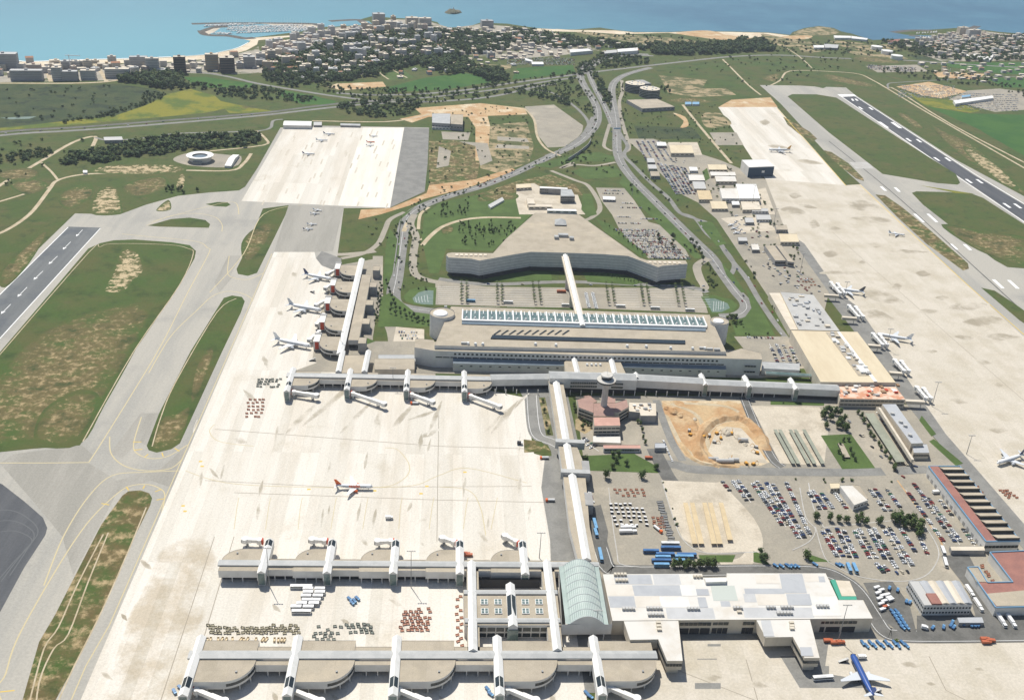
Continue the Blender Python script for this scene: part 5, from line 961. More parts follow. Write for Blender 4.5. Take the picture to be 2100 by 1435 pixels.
def aircraft(L, body, wing, tail, eng, label, px, head, text=None, rear_engines=False, prop=False, group='airliners on the aprons', name='airliner', z=0.0, cat='airliner'):
    R_ = L*.056; zc = R_+L*.045; h = L*.5; p = P(*px); p.z = zat(p)+z; t = thing(name, label, cat, p, group, head)
    def part(q, nm, m, par=None, sm=False):
        o = bpy.data.objects.new(nm, q.mesh(nm, M[m] if isinstance(m, str) else m, smooth=sm)); COL.objects.link(o); o.parent = par or t; return o
    f = part(loft([(h,.05,zc-R_*.35),(h*.985,R_*.35,zc-R_*.3),(h*.95,R_*.66,zc-R_*.15),(h*.88,R_*.92,zc-R_*.03),(h*.8,R_,zc),(-h*.35,R_,zc),(-h*.6,R_*.83,zc+R_*.14),(-h*.82,R_*.45,zc+R_*.42),(-h*.97,R_*.14,zc+R_*.6)]), 'fuselage', body, None, True)
    for s in (-1, 1):
        part(MB().box((L*.02, s*R_*1.0, zc+R_*.16), L*.62, .08, R_*.2, Vector((1,0,0)), Vector((0,1,0))), 'window_row', 'dglass', f)
        zt = zc-R_*.55
        part(plate((L*.12,s*R_*.5,zt),(L*-.08,s*R_*.5,zt),(L*-.15,s*L*.43,zt+L*.035),(L*-.11,s*L*.43,zt+L*.035),L*.011), 'wing', wing)
        if rear_engines: part(loft([(-h*.42,R_*.42,zc+R_*.3),(-h*.5,R_*.5,zc+R_*.3),(-h*.72,R_*.34,zc+R_*.3)]), 'engine', eng).location = (0,s*R_*1.55,0)
        elif prop: part(loft([(L*.16,R_*.25,zt+L*.03),(L*.1,R_*.45,zt+L*.03),(-L*.08,R_*.2,zt+L*.03)]), 'engine', eng).location = (0,s*L*.16,0)
        else:
            e = part(loft([(L*.115,L*.024,zt-L*.018),(L*.10,L*.030,zt-L*.018),(L*.03,L*.029,zt-L*.018),(-L*.005,L*.018,zt-L*.018)]), 'engine', eng); e.location = (0,s*L*.155,0)
        hz = zc+R_*.45 if not rear_engines else zc+R_*3.2; x0 = 0 if not rear_engines else -h*.1
        part(plate((-h*.78+x0,s*.2,hz),(-h*.94+x0,s*.2,hz),(-h*1.02+x0,s*L*.165,hz+.3),(-h*.95+x0,s*L*.165,hz+.3),.25), 'tailplane', wing)
        part(MB().tube((-L*.03,s*L*.07,0),(-L*.03,s*L*.07,zt+.2),L*.012,None,6), 'landing_gear', 'tyre')
    part(MB().tube((h*.75,0,0),(h*.75,0,zc-R_*.7),L*.008,None,6), 'landing_gear', 'tyre')
    q = MB(); w_ = .18; A = [(-h*.62,zc+R_*.75),(-h*.93,zc+R_*.7),(-h*1.04,zc+R_*3.6),(-h*.92,zc+R_*3.6)]
    q.face([(x,-w_,z_) for x,z_ in A]).face([(x,w_,z_) for x,z_ in A][::-1])
    for i in range(4): a = A[i]; b = A[(i+1)%4]; q.face([(a[0],-w_,a[1]),(a[0],w_,a[1]),(b[0],w_,b[1]),(b[0],-w_,b[1])])
    part(q, 'tail_fin', tail)
    q = MB()
    for s in (-1,1): q.box((h*.905, s*R_*.52, zc+R_*.34), R_*.5, R_*.55, R_*.24, Vector((.8,-.6*s,0)), Vector((.6*s,.8,0)))
    part(q, 'cockpit_window', 'dglass', f)
    if text:
        for s in (-1, 1):
            cu = bpy.data.curves.new('lettering', 'FONT'); cu.body = text; cu.size = R_*1.9; cu.offset = .06; cu.align_x = 'CENTER'; cu.align_y = 'CENTER'; cu.extrude = .03
            tmp = bpy.data.objects.new('tmp', cu); COL.objects.link(tmp); dg = bpy.context.evaluated_depsgraph_get(); me = bpy.data.meshes.new_from_object(tmp.evaluated_get(dg)); bpy.data.objects.remove(tmp)
            me.name = 'lettering'; me.materials.clear(); me.materials.append(M['po']); o = bpy.data.objects.new('lettering', me); COL.objects.link(o); o.parent = f
            o.location = (L*.02, s*R_*.86, zc+R_*.62); o.rotation_euler = (math.radians(52), 0, 0 if s < 0 else math.pi)
    return t
H = lambda a, b: math.atan2((P(*b)-P(*a)).y, (P(*b)-P(*a)).x)
aircraft(34, 'pw', 'pw', 'po', 'po', 'white jet with orange tail, engines and lettering taxiing alone across the pale apron', (726,1003), YAW-.02, 'easyJet')
aircraft(42, 'pblue', 'pgrey', 'pblue', 'pgrey', 'deep blue jet with silver wings parked at the bottom right corner', (1766,1393), H((1787,1435),(1745,1349)))
aircraft(40, 'pw', 'pgrey', 'pnavy', 'pgrey', 'white jet with dark tail at the farthest gate of the pier left of the terminal', (652,573), H((622,566),(680,576)))
aircraft(44, 'pw', 'pgrey', 'pgrey', 'pgrey', 'white jet with grey tail at the middle gate of the pier left of the terminal', (625,637), H((587,631),(658,643)))
aircraft(46, 'pw', 'pw', 'pw', 'pgrey', 'all-white jet at the nearest gate of the pier left of the terminal', (600,710), H((560,702),(634,716)))
aircraft(42, 'pw', 'pgrey', 'pdark', 'pgrey', 'white jet with dark tail at the twin jet bridges left on the right apron', (1738,601), H((1773,605),(1700,595)))
aircraft(42, 'pw', 'pgrey', 'pw', 'pgrey', 'all-white jet nose-in at the jet bridges beside the cream roof', (1832,697), H((1870,703),(1795,690)))
aircraft(25, 'pw', 'pgrey', 'pgrey', 'pdark', 'short white jet parked alone in the middle of the right apron', (1838,483), H((1817,480),(1858,485)))
aircraft(44, 'pw', 'pgrey', 'pgold', 'pgrey', 'white jet with amber tail near the blue hangar on the far right apron', (1598,312), H((1621,312),(1574,311)))
aircraft(38, 'pw', 'pgrey', 'pnavy', 'pgrey', 'white jet with dark tail cut by the right edge of the photo', (2070,947), H((2100,935),(2036,955)))
for i, (x, y, hd, ta, lb) in enumerate(((633,318,.1,'pnavy','small jet with dark tail, nearest of the planes on the far white apron'),(660,290,.15,'pgrey','small jet behind the nearest one on the far white apron'),(675,277,.1,'pnavy','small jet farthest left of the two-tone far apron, close to the white shed'),(766,281,.1,'pgold','small plane farthest back on the bright half of the far apron'),(760,293,.2,'pred','small plane with red tail on the bright half of the far apron'),(759,300,.3,'pw','small white plane just in front of the red-tailed one on the far apron'))):
    aircraft(22 if i < 3 else 16, 'pw' if i != 4 else 'po', 'pgrey', ta, 'pgrey', lb[:96], (x,y), YAW+hd, group='small aircraft on the far apron')
for i, (x, y, hd, ta, lb) in enumerate(((651,433,-.3,'pgrey','light grey plane farthest back on the dark small apron'),(646,440,.2,'pw','light white plane second from the back on the dark small apron'),(640,462,.1,'pgrey','light grey plane second from the front on the dark small apron'),(632,472,.3,'pnavy','light plane with dark tail nearest on the dark small apron'))):
    aircraft(15, 'pw', 'pgrey', ta, 'pdark', lb, (x,y), YAW+hd, prop=True, group='light aircraft on the dark apron', name='light_aircraft', cat='light aircraft')
for i, (x, y) in enumerate(((1500,463),(1506,470),(1511,479))): aircraft(17, 'pw', 'pgrey', 'pnavy' if i == 2 else 'pw', 'pdark', 'business jet, %s in the line by the maintenance yard' % ('farthest','middle','nearest')[i], (x,y), YAW-2.6, rear_engines=True, group='business jets in the maintenance yard', name='business_jet', cat='business jet')
# ---------------------------------------------------------------- jet bridges
def jetbridge(a, b, label, zb=4.5, red=True):
    a = P(*a); b = P(*b); t = thing('jet_bridge', label, 'jet bridge', a, 'jet bridges at the piers'); d = (b-a).normalized(); L = (b-a).length; n = Vector((-d.y,d.x,0))
    MB().cyl(a, 2.4, 2.4, 3.6, 7.6, 14).cyl(a, .8, .8, 0, 3.6, 8).build('rotunda', M['wroof'], t)
    q = MB(); q.box(a+d*(L*.30)+EZ*zb, L*.55, 2.9, 3.0, d, n); q.build('tunnel', M['wroof'], t)
    q = MB(); q.box(a+d*(L*.70)+EZ*(zb-.15), L*.42, 3.5, 3.5, d, n); q.build('outer_tunnel', M['wroof'], t)
    c = a+d*(L-1.5); MB().cyl(c, 2.9, 2.9, zb-.4, zb+3.6, 12).build('cab', M['wroof'], t); MB().box(c+d*2.2+EZ*zb, 1.5, 3.6, 2.8, d, n).build('bellows', M['grey'], t)
    MB().box(a+d*(L*.78)+n*1.6, .7, .7, zb, d, n).box(a+d*(L*.78)-n*1.6, .7, .7, zb, d, n).box(a+d*(L*.78), 1.4, 4.2, 1.1, d, n).build('wheel_leg', M['steel'], t)
    if red: MB().box(a-d*2.6+n*.3+EZ*3, 1.2, 3.2, 5, d, n).build('red_panel', M['red'], t)
for i, (x, y) in enumerate(((404,1428),(601,1428),(819,1428),(1040,1426),(1246,1422))): jetbridge((x,y), (x+62,y+26), 'white jet bridge, %s from the left on the nearest pier' % nth(i))
for i, (x, y, x2, y2) in enumerate(((533,1120,500,1119),(666,1120,637,1119),(801,1121,771,1123),(930,1122,904,1115),(1057,1122,1032,1110))): jetbridge((x,y), (x2,y2), 'white jet bridge, %s from the left on the far side of the middle pier' % nth(i))
for i, (x, y, x2, y2) in enumerate(((603,814,652,822),(724,817,790,840),(844,819,889,836),(965,822,1026,845))): jetbridge((x,y), (x2,y2), 'white jet bridge, %s from the left in front of the upper pier' % nth(i))
for i, (x, y, x2, y2) in enumerate(((693,560,670,572),(684,590,667,601),(675,622,648,636),(664,655,650,676),(655,690,634,708))): jetbridge((x,y), (x2,y2), 'white jet bridge, %s from the back on the pier left of the terminal' % nth(i), red=False)
k = 0
for (x, y) in ((1722,616),(1759,664),(1808,722),(1852,776),(1897,832)):
    for j in (0, 1):
        jetbridge((x-1+j*10,y-6), (x-21+j*14,y-28+j*3), 'white jet bridge, %s of the %s pair counted from the back on the right apron' % (('left','right')[j], nth(k)), red=False)
    k += 1
# ---------------------------------------------------------------- vehicles
VEH = {}
def vehicle(kind, c, L, Wd, Ht, glass=True, cab=None, flat=None):
    "returns a list of (part name, mesh): body, windows, wheels"
    key = (kind, c, L)
    if key in VEH: return VEH[key]
    X, Y_ = Vector((1,0,0)), Vector((0,1,0)); out = []
    if kind == 'car':
        prof = [(-L/2,.35),(L/2,.35),(L/2,.75),(L*.22,.95),(L*.08,1.42),(-L*.28,1.42),(-L*.42,1.0),(-L/2,.9)]; gl = {3,5}; q = MB()
        for s in (-1,1): q.poly([(0,0,0)]*0 or [(x,0,z) for x,z in prof]) if False else None
        n = len(prof); w_ = Wd/2
        for s in (-1,1):
            f = [(x,s*w_*(1 if z < 1.1 else .84),z) for x,z in prof]; q.face(f if s < 0 else f[::-1])
        for i in range(n):
            a = prof[i]; b = prof[(i+1)%n]; wa = w_*(1 if a[1] < 1.1 else .84); wb = w_*(1 if b[1] < 1.1 else .84)
            q.face([(a[0],-wa,a[1]),(a[0],wa,a[1]),(b[0],wb,b[1]),(b[0],-wb,b[1])], 1 if i in gl else 0)
        for s in (-1,1): q.face([(L*.16,s*(w_+.01),1.0),(-L*.36,s*(w_+.01),1.02),(-L*.28,s*(w_*.86),1.38),(L*.08,s*(w_*.86),1.38)], 1)
        for x in (-L*.3,L*.3): q.box((x,0,0), .65, Wd+.04, .62, X, Y_, 2)
        out = [('body', q.mesh('body', [c, M['dglass'], M['tyre']]))]
    elif kind == 'bus':
        q = MB().box((0,0,.5), L, Wd, Ht-.5, X, Y_); out.append(('body', q.mesh('body', c)))
        q = MB().box((0,0,1.5), L*.94, Wd+.08, Ht*.32, X, Y_).box((0,0,1.4), L+.08, Wd*.85, Ht*.42, X, Y_); out.append(('window_band', q.mesh('window_band', M['dglass'])))
        q = MB().box((-L*.1,0,Ht), L*.5, Wd*.5, .22, X, Y_); out.append(('roof_hatch', q.mesh('roof_hatch', c)))
    elif kind == 'truck':
        q = MB().box((-L*.14,0,.9), L*.70, Wd, Ht-.9, X, Y_); out.append(('cargo_box', q.mesh('cargo_box', c)))
        q = MB().box((L*.36,0,.5), L*.24, Wd*.95, Ht*.68, X, Y_); out.append(('cab', q.mesh('cab', M['frame'] if flat is None else flat)))
        q = MB().box((L*.40,0,Ht*.45), L*.17, Wd*.98, .7, X, Y_); out.append(('window_band', q.mesh('window_band', M['dglass'])))
        q = MB().box((-L*.05,0,.45), L*.8, Wd*.7, .45, X, Y_); out.append(('chassis', q.mesh('chassis', M['tyre'])))
    elif kind == 'tanker':
        q = MB().tube((-L*.45,0,1.9),(L*.2,0,1.9),1.15,None,10); out.append(('tank', q.mesh('tank', c)))
        q = MB().box((L*.36,0,.5), L*.2, Wd*.95, 2.2, X, Y_); out.append(('cab', q.mesh('cab', M['po']))); q = MB().box((-L*.05,0,.4), L*.85, Wd*.8, .5, X, Y_); out.append(('chassis', q.mesh('chassis', M['tyre'])))
    elif kind == 'cart':
        q = MB().box((0,0,.45), L, Wd, .35, X, Y_)
        for x in (-L*.46,L*.46): q.box((x,0,.8), .12, Wd, .9, X, Y_)
        q.box((0,Wd*.46,.8), L, .1, .5, X, Y_); out.append(('bed', q.mesh('bed', c)))
        if flat: q = MB().box((0,0,1.7), L, Wd, .12, X, Y_); out.append(('canopy', q.mesh('canopy', flat)))
        q = MB()
        for x in (-L*.33,L*.33): q.box((x,0,0), .5, Wd*.9, .5, X, Y_)
        out.append(('wheels', q.mesh('wheels', M['tyre'])))
    elif kind == 'stairs':
        q = MB(); q.face([(-L/2,-.9,.8),(L/2,-.9,3.6),(L/2,.9,3.6),(-L/2,.9,.8)]).face([(-L/2,-.9,.6),(-L/2,.9,.6),(L/2,.9,3.4),(L/2,-.9,3.4)]); q.box((L*.45,0,.8), 1.4, 1.8, 2.7, X, Y_); out.append(('staircase', q.mesh('staircase', c)))
        q = MB().box((0,0,.3), L*.8, 1.8, .6, X, Y_); out.append(('chassis', q.mesh('chassis', M['tyre'])))
    VEH[key] = out; return out
def place(name, label, cat, parts, p, rz, group):
    p = Vector(p); p.z = zat(p)
    if len(parts) == 1: o = bpy.data.objects.new(name, parts[0][1]); COL.objects.link(o); o.location = p; o.rotation_euler = (0,0,rz); return tag(o, label, cat, group)
    t = thing(name, label, cat, p, group, rz)
    for nm, me in parts: o = bpy.data.objects.new(nm, me); COL.objects.link(o); o.parent = t
    return t
CARC = {n: paint('car_paint_'+n, c, .3) for n, c in dict(white=(.72,.72,.70,1), silver=(.48,.49,.50,1), black=(.03,.03,.035,1), red=(.24,.04,.035,1), blue=(.035,.06,.15,1), grey=(.22,.23,.24,1), green=(.04,.14,.08,1), beige=(.5,.44,.33,1)).items()}
CW = ['white']*8+['silver']*4+['black']*4+['red']*3+['blue']*3+['grey']*3+['green']*1+['beige']*2
CARS = []
def carrow(where, a, b, dbl=False, gap=2.7, fill=.88, turn=90, cols=CW):
    A = P(*a); B = P(*b); d = (B-A); L = d.length; d.normalize(); n = Vector((-d.y,d.x,0)); k = 0
    if 'far' not in where and turn == 90 and gap < 3: quad_lines('bay_line', [(a, b)], .35, 'white')
    if dbl and 'far' not in where:
        for e in range(0, int(L/gap), 1): c_ = A+d*(e*gap-.3); sheet('bay_line', [c_-n*5-d*.07,c_+n*5-d*.07,c_+n*5+d*.07,c_-n*5+d*.07], 'white') if False else None
    for side in ((-1,1) if dbl else (0,)):
        cnt = 0
        for i in range(int(L/gap)):
            if random.random() > fill: continue
            c = random.choice(cols); p = A+d*(i*gap+1)+n*(side*2.7+random.uniform(-.25,.25)); hd = math.atan2(d.y,d.x)+math.radians(turn+random.uniform(-2,2))+(math.pi if random.random() < .4 else 0)
            CARS.append((p, hd, c, '%s car, %s from back%s, %s' % (c, nth(cnt), {-1:', right side',1:', left side',0:''}[side], where))); cnt += 1
random.seed(21)
for i, (a, b, db) in enumerate((((1481,988),(1498,1010),0),((1507,986),(1540,1030),1),((1546,988),(1612,1080),1),((1577,990),(1645,1106),1),((1612,990),(1662,1100),0))): carrow('%s row, car park below the building site' % nth(i), a, b, bool(db))
for i, (a, b, db) in enumerate((((1658,1003),(1688,1046),1),((1684,1012),(1710,1046),0),((1712,1012),(1738,1046),0),((1788,1003),(1822,1050),1),((1818,1003),(1848,1045),0))): carrow('%s row by the white office' % nth(i), a, b, bool(db))
for i, (a, b, db) in enumerate((((1690,1086),(1725,1146),1),((1722,1084),(1750,1146),1),((1755,1085),(1792,1148),1),((1785,1083),(1823,1150),1),((1815,1080),(1867,1164),1),((1847,1085),(1879,1136),0),((1887,1105),(1903,1139),0),((1796,1155),(1814,1177),0),((1810,1160),(1824,1174),0),((1828,1150),(1842,1170),0))): carrow('%s row, round-ended car park' % nth(i), a, b, bool(db))
carrow('bottom line of the round-ended car park', (1836,1175), (1872,1172), False, 5, .9)
for i, (a, b, db) in enumerate((((1857,1004),(1938,1116),0),((1873,992),(1902,1030),0),((1897,1022),(1968,1116),1),((1927,1026),(1955,1062),0),((1975,1085),(2000,1120),0))): carrow('%s row along the sawtooth workshop' % nth(i), a, b, bool(db))
for i, (a, b) in enumerate((((1800,846),(1862,935)),((1806,848),(1868,936)))): carrow('%s line beside the long office slab' % nth(i), a, b, False, 2.8, .6)
carrow('line below the long office slab', (1860,955), (1900,960), False, 7, .8, 0)
for i in range(34):
    x = random.choice([1745,1770,1790,1810,1832,1855])+random.uniform(-6,6); y = 870+(x-1745)*1.05+random.uniform(-4,4); CARS.append((P(x,y), -1.1+random.choice([0,math.pi]), random.choice(CW), 'car number %d down the slanting forecourt road' % i)) if i < 9 else None
carrow('line at the kerb of the gatehouse road', (1360,905), (1382,955), False, 5.5, .8, 0)
carrow('yard beside the red annex', (1192,900), (1228,925), True, 2.8, .6)
carrow('row by the walkway west of the pink offices', (1208,1010), (1216,1035), False, 2.8, .8)
for i, y in enumerate((681,688,694)): carrow('staff yard west of the terminal', (817+i*3,y), (860,y+1), False, 2.9, .75, 90)
carrow('upper line of the yard right of the terminal', (1522,692), (1600,694), False, 2.8, .5)
for i in range(4): carrow('yard right of the terminal', (1578+i*14,705+i*2), (1598+i*14,752), False, 2.9, .6)
for i in range(7): carrow('bus park before the terminal', (1000+i*70,583+i*.6), (1040+i*70,584+i*.6), False, 7, .5, 0)
carrow('white row beside the skybridge', (1201,601), (1208,633), False, 2.6, .95, 90, ['white']); carrow('white row beside the skybridge', (1215,601), (1223,634), False, 2.6, .95, 90, ['white'])
# lots far back: too many to be single things
n0 = len(CARS)
for i in range(11): y = 472+i*5.6; carrow('far car park', (1262+i*7,y), (1352+i*6.6,y+2), i%2 == 0, 2.7, .82)
for i, (y, x0, x1) in enumerate(((391,1230,1276),(397,1232,1282),(417,1275,1300),(426,1272,1320),(445,1262,1300),(449,1310,1355),(458,1264,1315))): carrow('far car park', (x0,y), (x1,y+1), False, 2.8, .75)
for i in range(5): carrow('far car park', (1306+i*11,290), (1326+i*13,330), False, 2.8, .7)
for i in range(5): carrow('far car park', (1352+i*12,336+i*2), (1392+i*11,400), i%2 == 0, 2.9, .75)
for i in range(40): x = random.uniform(1520,1680); y = 480+(x-1520)*.75+random.uniform(-12,25); CARS.append((P(x,y), random.uniform(0,6), random.choice(CW), 'x'))
for i in range(7): carrow('far', (1040,119+i*2.2), (1180,121+i*2), False, 2.9, .8)
for i in range(6): carrow('far', (1780,134+i*1.6), (1880,140+i*1.8), False, 2.9, .8)
for i in range(9): carrow('far', (1842,175+i*3), (1960,178+i*3), False, 3, .6, 90, ['white','silver','silver'])
for i in range(9): carrow('far', (1960,192+i*4), (2090,196+i*4), False, 3, .6, 90, ['white','silver','grey'])
for i in range(170):
    t_ = random.random(); x = 1330+t_*330+random.uniform(-45,40); y = 300+t_*290+random.uniform(-14,14)
    if inside((x,y), [(1300,290),(1345,290),(1480,335),(1565,368),(1600,470),(1640,540),(1690,600),(1660,610),(1600,590),(1540,520),(1480,440),(1390,360)]) and not any(a0-4 < x < a1+8 and b0-4 < y < b1+6 for a0,b0,a1,b1 in ((1370,292,1425,318),(1410,335,1520,412),(1450,405,1580,436),(1560,500,1635,540),(1590,458,1640,498),(1320,320,1356,364))): CARS.append((P(x,y), random.choice([.3,1.8,-.9])+random.uniform(-.1,.1), random.choice(CW), 'x'))
for px in ([(1212,198),(1222,256),(1130,320),(1040,362),(930,399),(845,436),(820,520),(810,610)],[(1222,184),(1250,240),(1265,300),(1300,370),(1385,455),(1457,525),(1530,622)],[(0,274),(300,254),(525,236)],[(860,209),(1050,180),(1270,142),(1500,117),(1900,128)],[(1430,450),(1530,570),(1610,690)]):
    W_ = catmull([P(*q) for q in px], False, 30)
    for i in range(2, len(W_)-2, 4):
        if random.random() < .8: d = (W_[i+1]-W_[i]).normalized(); n = Vector((-d.y,d.x,0)); CARS.append((W_[i]+n*random.choice([-3.4,3.4]), math.atan2(d.y,d.x), random.choice(CW), 'x'))
near = sorted([c for c in CARS[:n0]], key=lambda c: (c[0]-Vector((0,0,ALT))).length)
seen = {}
for p, hd, c, lb in near[:300]:
    if lb.startswith('car number'): lb = '%s car driving on the slanting forecourt road past the square lawn' % c
    if lb in seen: seen[lb] += 1; lb = lb+', again'
    seen[lb] = 1
    place('parked_car', lb, 'car', vehicle('car', CARC[c], 4.3, 1.75, 1.4), p, hd, 'cars in the car parks on the right')
q = MB(); cm = list(CARC.keys())
proto = {c: vehicle('car', CARC[c], 4.3, 1.75, 1.4)[0][1] for c in cm}; base = proto['white']; bv_ = [v.co.copy() for v in base.vertices]; bf = [(list(f.vertices), f.material_index) for f in base.polygons]
for p, hd, c, lb in near[300:]+CARS[n0:]:
    k = len(q.v); R3 = Matrix.Rotation(hd, 3, 'Z'); z = zat(p); q.v += [R3@v+Vector((p.x,p.y,z)) for v in bv_]
    for f, mi in bf: q.f.append([k+i for i in f]); q.m.append(cm.index(c) if mi == 0 else len(cm)+mi-1)
tag(q.build('parked_cars', [CARC[c] for c in cm]+[M['dglass'],M['tyre']]), 'mass of small parked cars filling the far car parks and roads', 'cars', kind='stuff')
# buses and lorries
CO = paint('coach_blue', (.06,.15,.32,1)); CLB = paint('coach_pale_blue', (.17,.36,.56,1)); VW = paint('vehicle_white', (.76,.75,.72,1)); TB = paint('tug_blue', (.07,.17,.32,1)); ORG = paint('equipment_orange', (.46,.13,.06,1)); OLV_ = paint('cart_olive', (.26,.23,.145,1)); DKC = paint('cart_dark', (.17,.19,.16,1)); RDC = paint('cart_brick', (.40,.19,.12,1)); CRM = paint('pallet_cream', (.55,.43,.25,1))
for i, (x0, x1, y, n) in enumerate(((620,668,1211,2),(620,668,1218,2),(616,664,1225.5,2),(618,659,1234,1),(607,656,1241,2),(595,645,1248,2),(597,640,1257,1))):
    for j in range(n):
        xa = x0+(x1-x0)*j/n; xb = x0+(x1-x0)*(j+1)/n; L_ = (P(xb,y)-P(xa,y)).length-1
        place('apron_bus', 'white apron bus%s, %s row from the top beside the middle pier' % ((', left' if j == 0 else ', right') if n == 2 else ' alone', nth(i)), 'bus', vehicle('bus', VW, round(L_,1), 2.9, 3.1), P((xa+xb)/2,y), YAW, 'white apron buses')
place('apron_bus', 'grey-white long bus under the edge of the middle pier', 'bus', vehicle('bus', VW, 17.0, 2.9, 3.1), P(618,1206), YAW, 'white apron buses')
for x, y, x2, y2, c, lb in ((1354,1118,1394,1118,'w','white coach behind the blue coaches'),(1353,1127,1397,1127,'b','blue coach in the row just below the white coach'),(1317,1133,1352,1134,'b','blue coach farthest left of the coach park'),(1343,1140,1384,1140,'b','blue coach left of the middle row of coaches'),(1386,1141,1429,1141,'b','blue coach farthest right of the coach park'),(1342,1146,1376,1146,'p','pale blue coach left of the lower middle row'),(1382,1145,1423,1145,'p','pale blue coach right of the lower middle row'),(1334,1153,1377,1153,'b','blue coach second from the bottom of the coach park'),(1379,1153,1405,1153,'p','short pale blue coach beside the trees'),(1339,1162,1373,1162,'p','pale blue coach nearest the terminal road')):
    L_ = round((P(x2,y2)-P(x,y)).length*.92, 1); place('coach', lb, 'coach', vehicle('bus', {'w':VW,'b':CO,'p':CLB}[c], L_, 2.6, 3.4), P((x+x2)/2,(y+y2)/2), YAW, 'coaches parked on the bus park')
for x, y, x2, y2, lb in ((1217,1067,1223,1090,'pale blue coach farthest back beside the walkway road'),(1219,1088,1224,1104,'pale blue coach second from the back beside the walkway road'),(1228,1127,1234,1155,'pale blue coach nearest the vaulted hall'),(1736,1158,1744,1177,'left of two pale blue coaches by the round-ended car park'),(1748,1158,1757,1178,'right of two pale blue coaches by the round-ended car park')):
    place('coach', lb, 'coach', vehicle('bus', CLB, round((P(x2,y2)-P(x,y)).length*.9,1), 2.6, 3.4), P((x+x2)/2,(y+y2)/2), H((x,y),(x2,y2)), 'coaches beside the roads')
for x, y, x2, y2, lb in ((955,619,975,620,'blue coach on the left of the bus park before the terminal'),(1032,622,1052,622,'white coach right of the blue one in the bus park before the terminal'),(1150,628,1172,629,'white coach left of the skybridge in the bus park'),(1265,630,1280,630,'white coach just right of the first palms in the bus park'),(1336,634,1350,634,'white coach between the palm rows right of the skybridge'),(1405,638,1424,638,'white coach at the right end of the bus park')): place('coach', lb, 'coach', vehicle('bus', CLB if lb[0] == 'b' else VW, 12, 2.6, 3.3), P((x+x2)/2,y), YAW, 'coaches in the bus park before the terminal')
place('coach', 'orange coach left of the skybridge near the car park', 'coach', vehicle('bus', ORG, 12, 2.6, 3.3), P(1151,600), YAW, 'coaches in the bus park before the terminal')
for x, y, x2, y2, k, lb in ((1979,1203,1996,1227,'truck','white articulated lorry in front of the small grey workshop'),(1996,1230,2014,1257,'truck','white articulated lorry beside the long grey shade roof'),(2043,1262,2062,1289,'truck','left of two white lorries at the red depot'),(2063,1263,2082,1290,'truck','right of two white lorries at the red depot'),(1930,1124,1936,1140,'bus','white coach at the red kerb above another white coach'),(1935,1147,1940,1165,'bus','white coach below another at the red kerb'),(1665,1394,1708,1391,'bus','white apron bus beside the right terminal arm'),(1758,1350,1776,1349,'truck','white lorry by the nose of the blue jet'),(1268,1093,1307,1092,'truck','nearer of two white lorries in the equipment lot'),(1271,1085,1305,1084,'truck','farther of two white lorries in the equipment lot'),(1340,1080,1358,1095,'tanker','white tanker parked slanting in the equipment lot'),(1911,1012,1928,1011,'truck','white van at the wall of the sawtooth workshop'),(1888,1288,1902,1291,'truck','white delivery van alone by the bottom road'),(790,1064,806,1064,'truck','white van alone in the middle of the pale apron'),(1060,911,1072,912,'truck','dark van at the edge of the apron beside the service road')):
    L_ = round(max(5, (P(x2,y2)-P(x,y)).length*.95), 1); place('lorry' if k != 'bus' else 'coach', lb, 'lorry' if k != 'bus' else 'coach', vehicle(k, VW if 'dark' not in lb else CARC['black'], L_, 2.6, 3.3), P((x+x2)/2,(y+y2)/2), H((x,y),(x2,y2)), 'white lorries and coaches around the yards')
for i, (x, y, lb) in enumerate(((1116,941,'orange and white tanker on the dark strip, farther from the camera'),(1128,1028,'orange and white tanker on the dark strip, nearer to the camera'),(850,829,'orange and white tanker at the third jet bridge of the upper pier'))): place('fuel_tanker', lb, 'fuel tanker', vehicle('tanker', VW, 9, 2.5, 3), P(x,y), YAW+math.pi, 'fuel tankers on the apron')
for i, (x, y) in enumerate(((1712,1320),(1722,1319),(2019,1313),(2030,1316),(2022,1319),(955,1138),(960,1140),(1698,1016+300),(1330,1131-190))):
    place('fire_truck' if i < 5 else 'service_truck', ('orange-red truck parked at the foot of the lamp mast, %s' % ('left','right')[i] if i < 2 else 'orange-red truck in the bottom right group, %s' % ('left','right','nearest')[i-2] if i < 5 else 'small orange service truck %s' % ('left of the pair beside the fourth gable of the middle pier','right of the pair beside the fourth gable of the middle pier','left of the lamp mast on the front apron','north of the garden by the red annex')[i-5]), 'truck', vehicle('truck', ORG, 7.5, 2.5, 2.8, flat=ORG), P(x,y), YAW, 'orange trucks on the aprons')
tugs = [(717,1230),(727,1234),(733,1229),(722,1238),(370,1412),(358,1420),(1000,1415),(1006,1425),(1203,1423),(1210,1430)]+[(1590+i*12,1162+(i%2)) for i in range(3)]+[(1618+i*8,1163) for i in range(3)]+[(1671,1159),(1718,1160),(1725,1160)]+[(1829+(i%2)*9+(i//2)*4.2,1256+(i//2)*6.6) for i in range(12)]+[(1858,1235),(1865,1237),(1862,1206),(1823,1208),(1840,1212),(1912,1289),(1934,1288),(1949,1284),(1955,1288),(1952,1278),(1976,1281)]+[(1992+i*7,1284) for i in range(3)]+[(1768+i*8.2,1320+(i%2)*6) for i in range(12)]
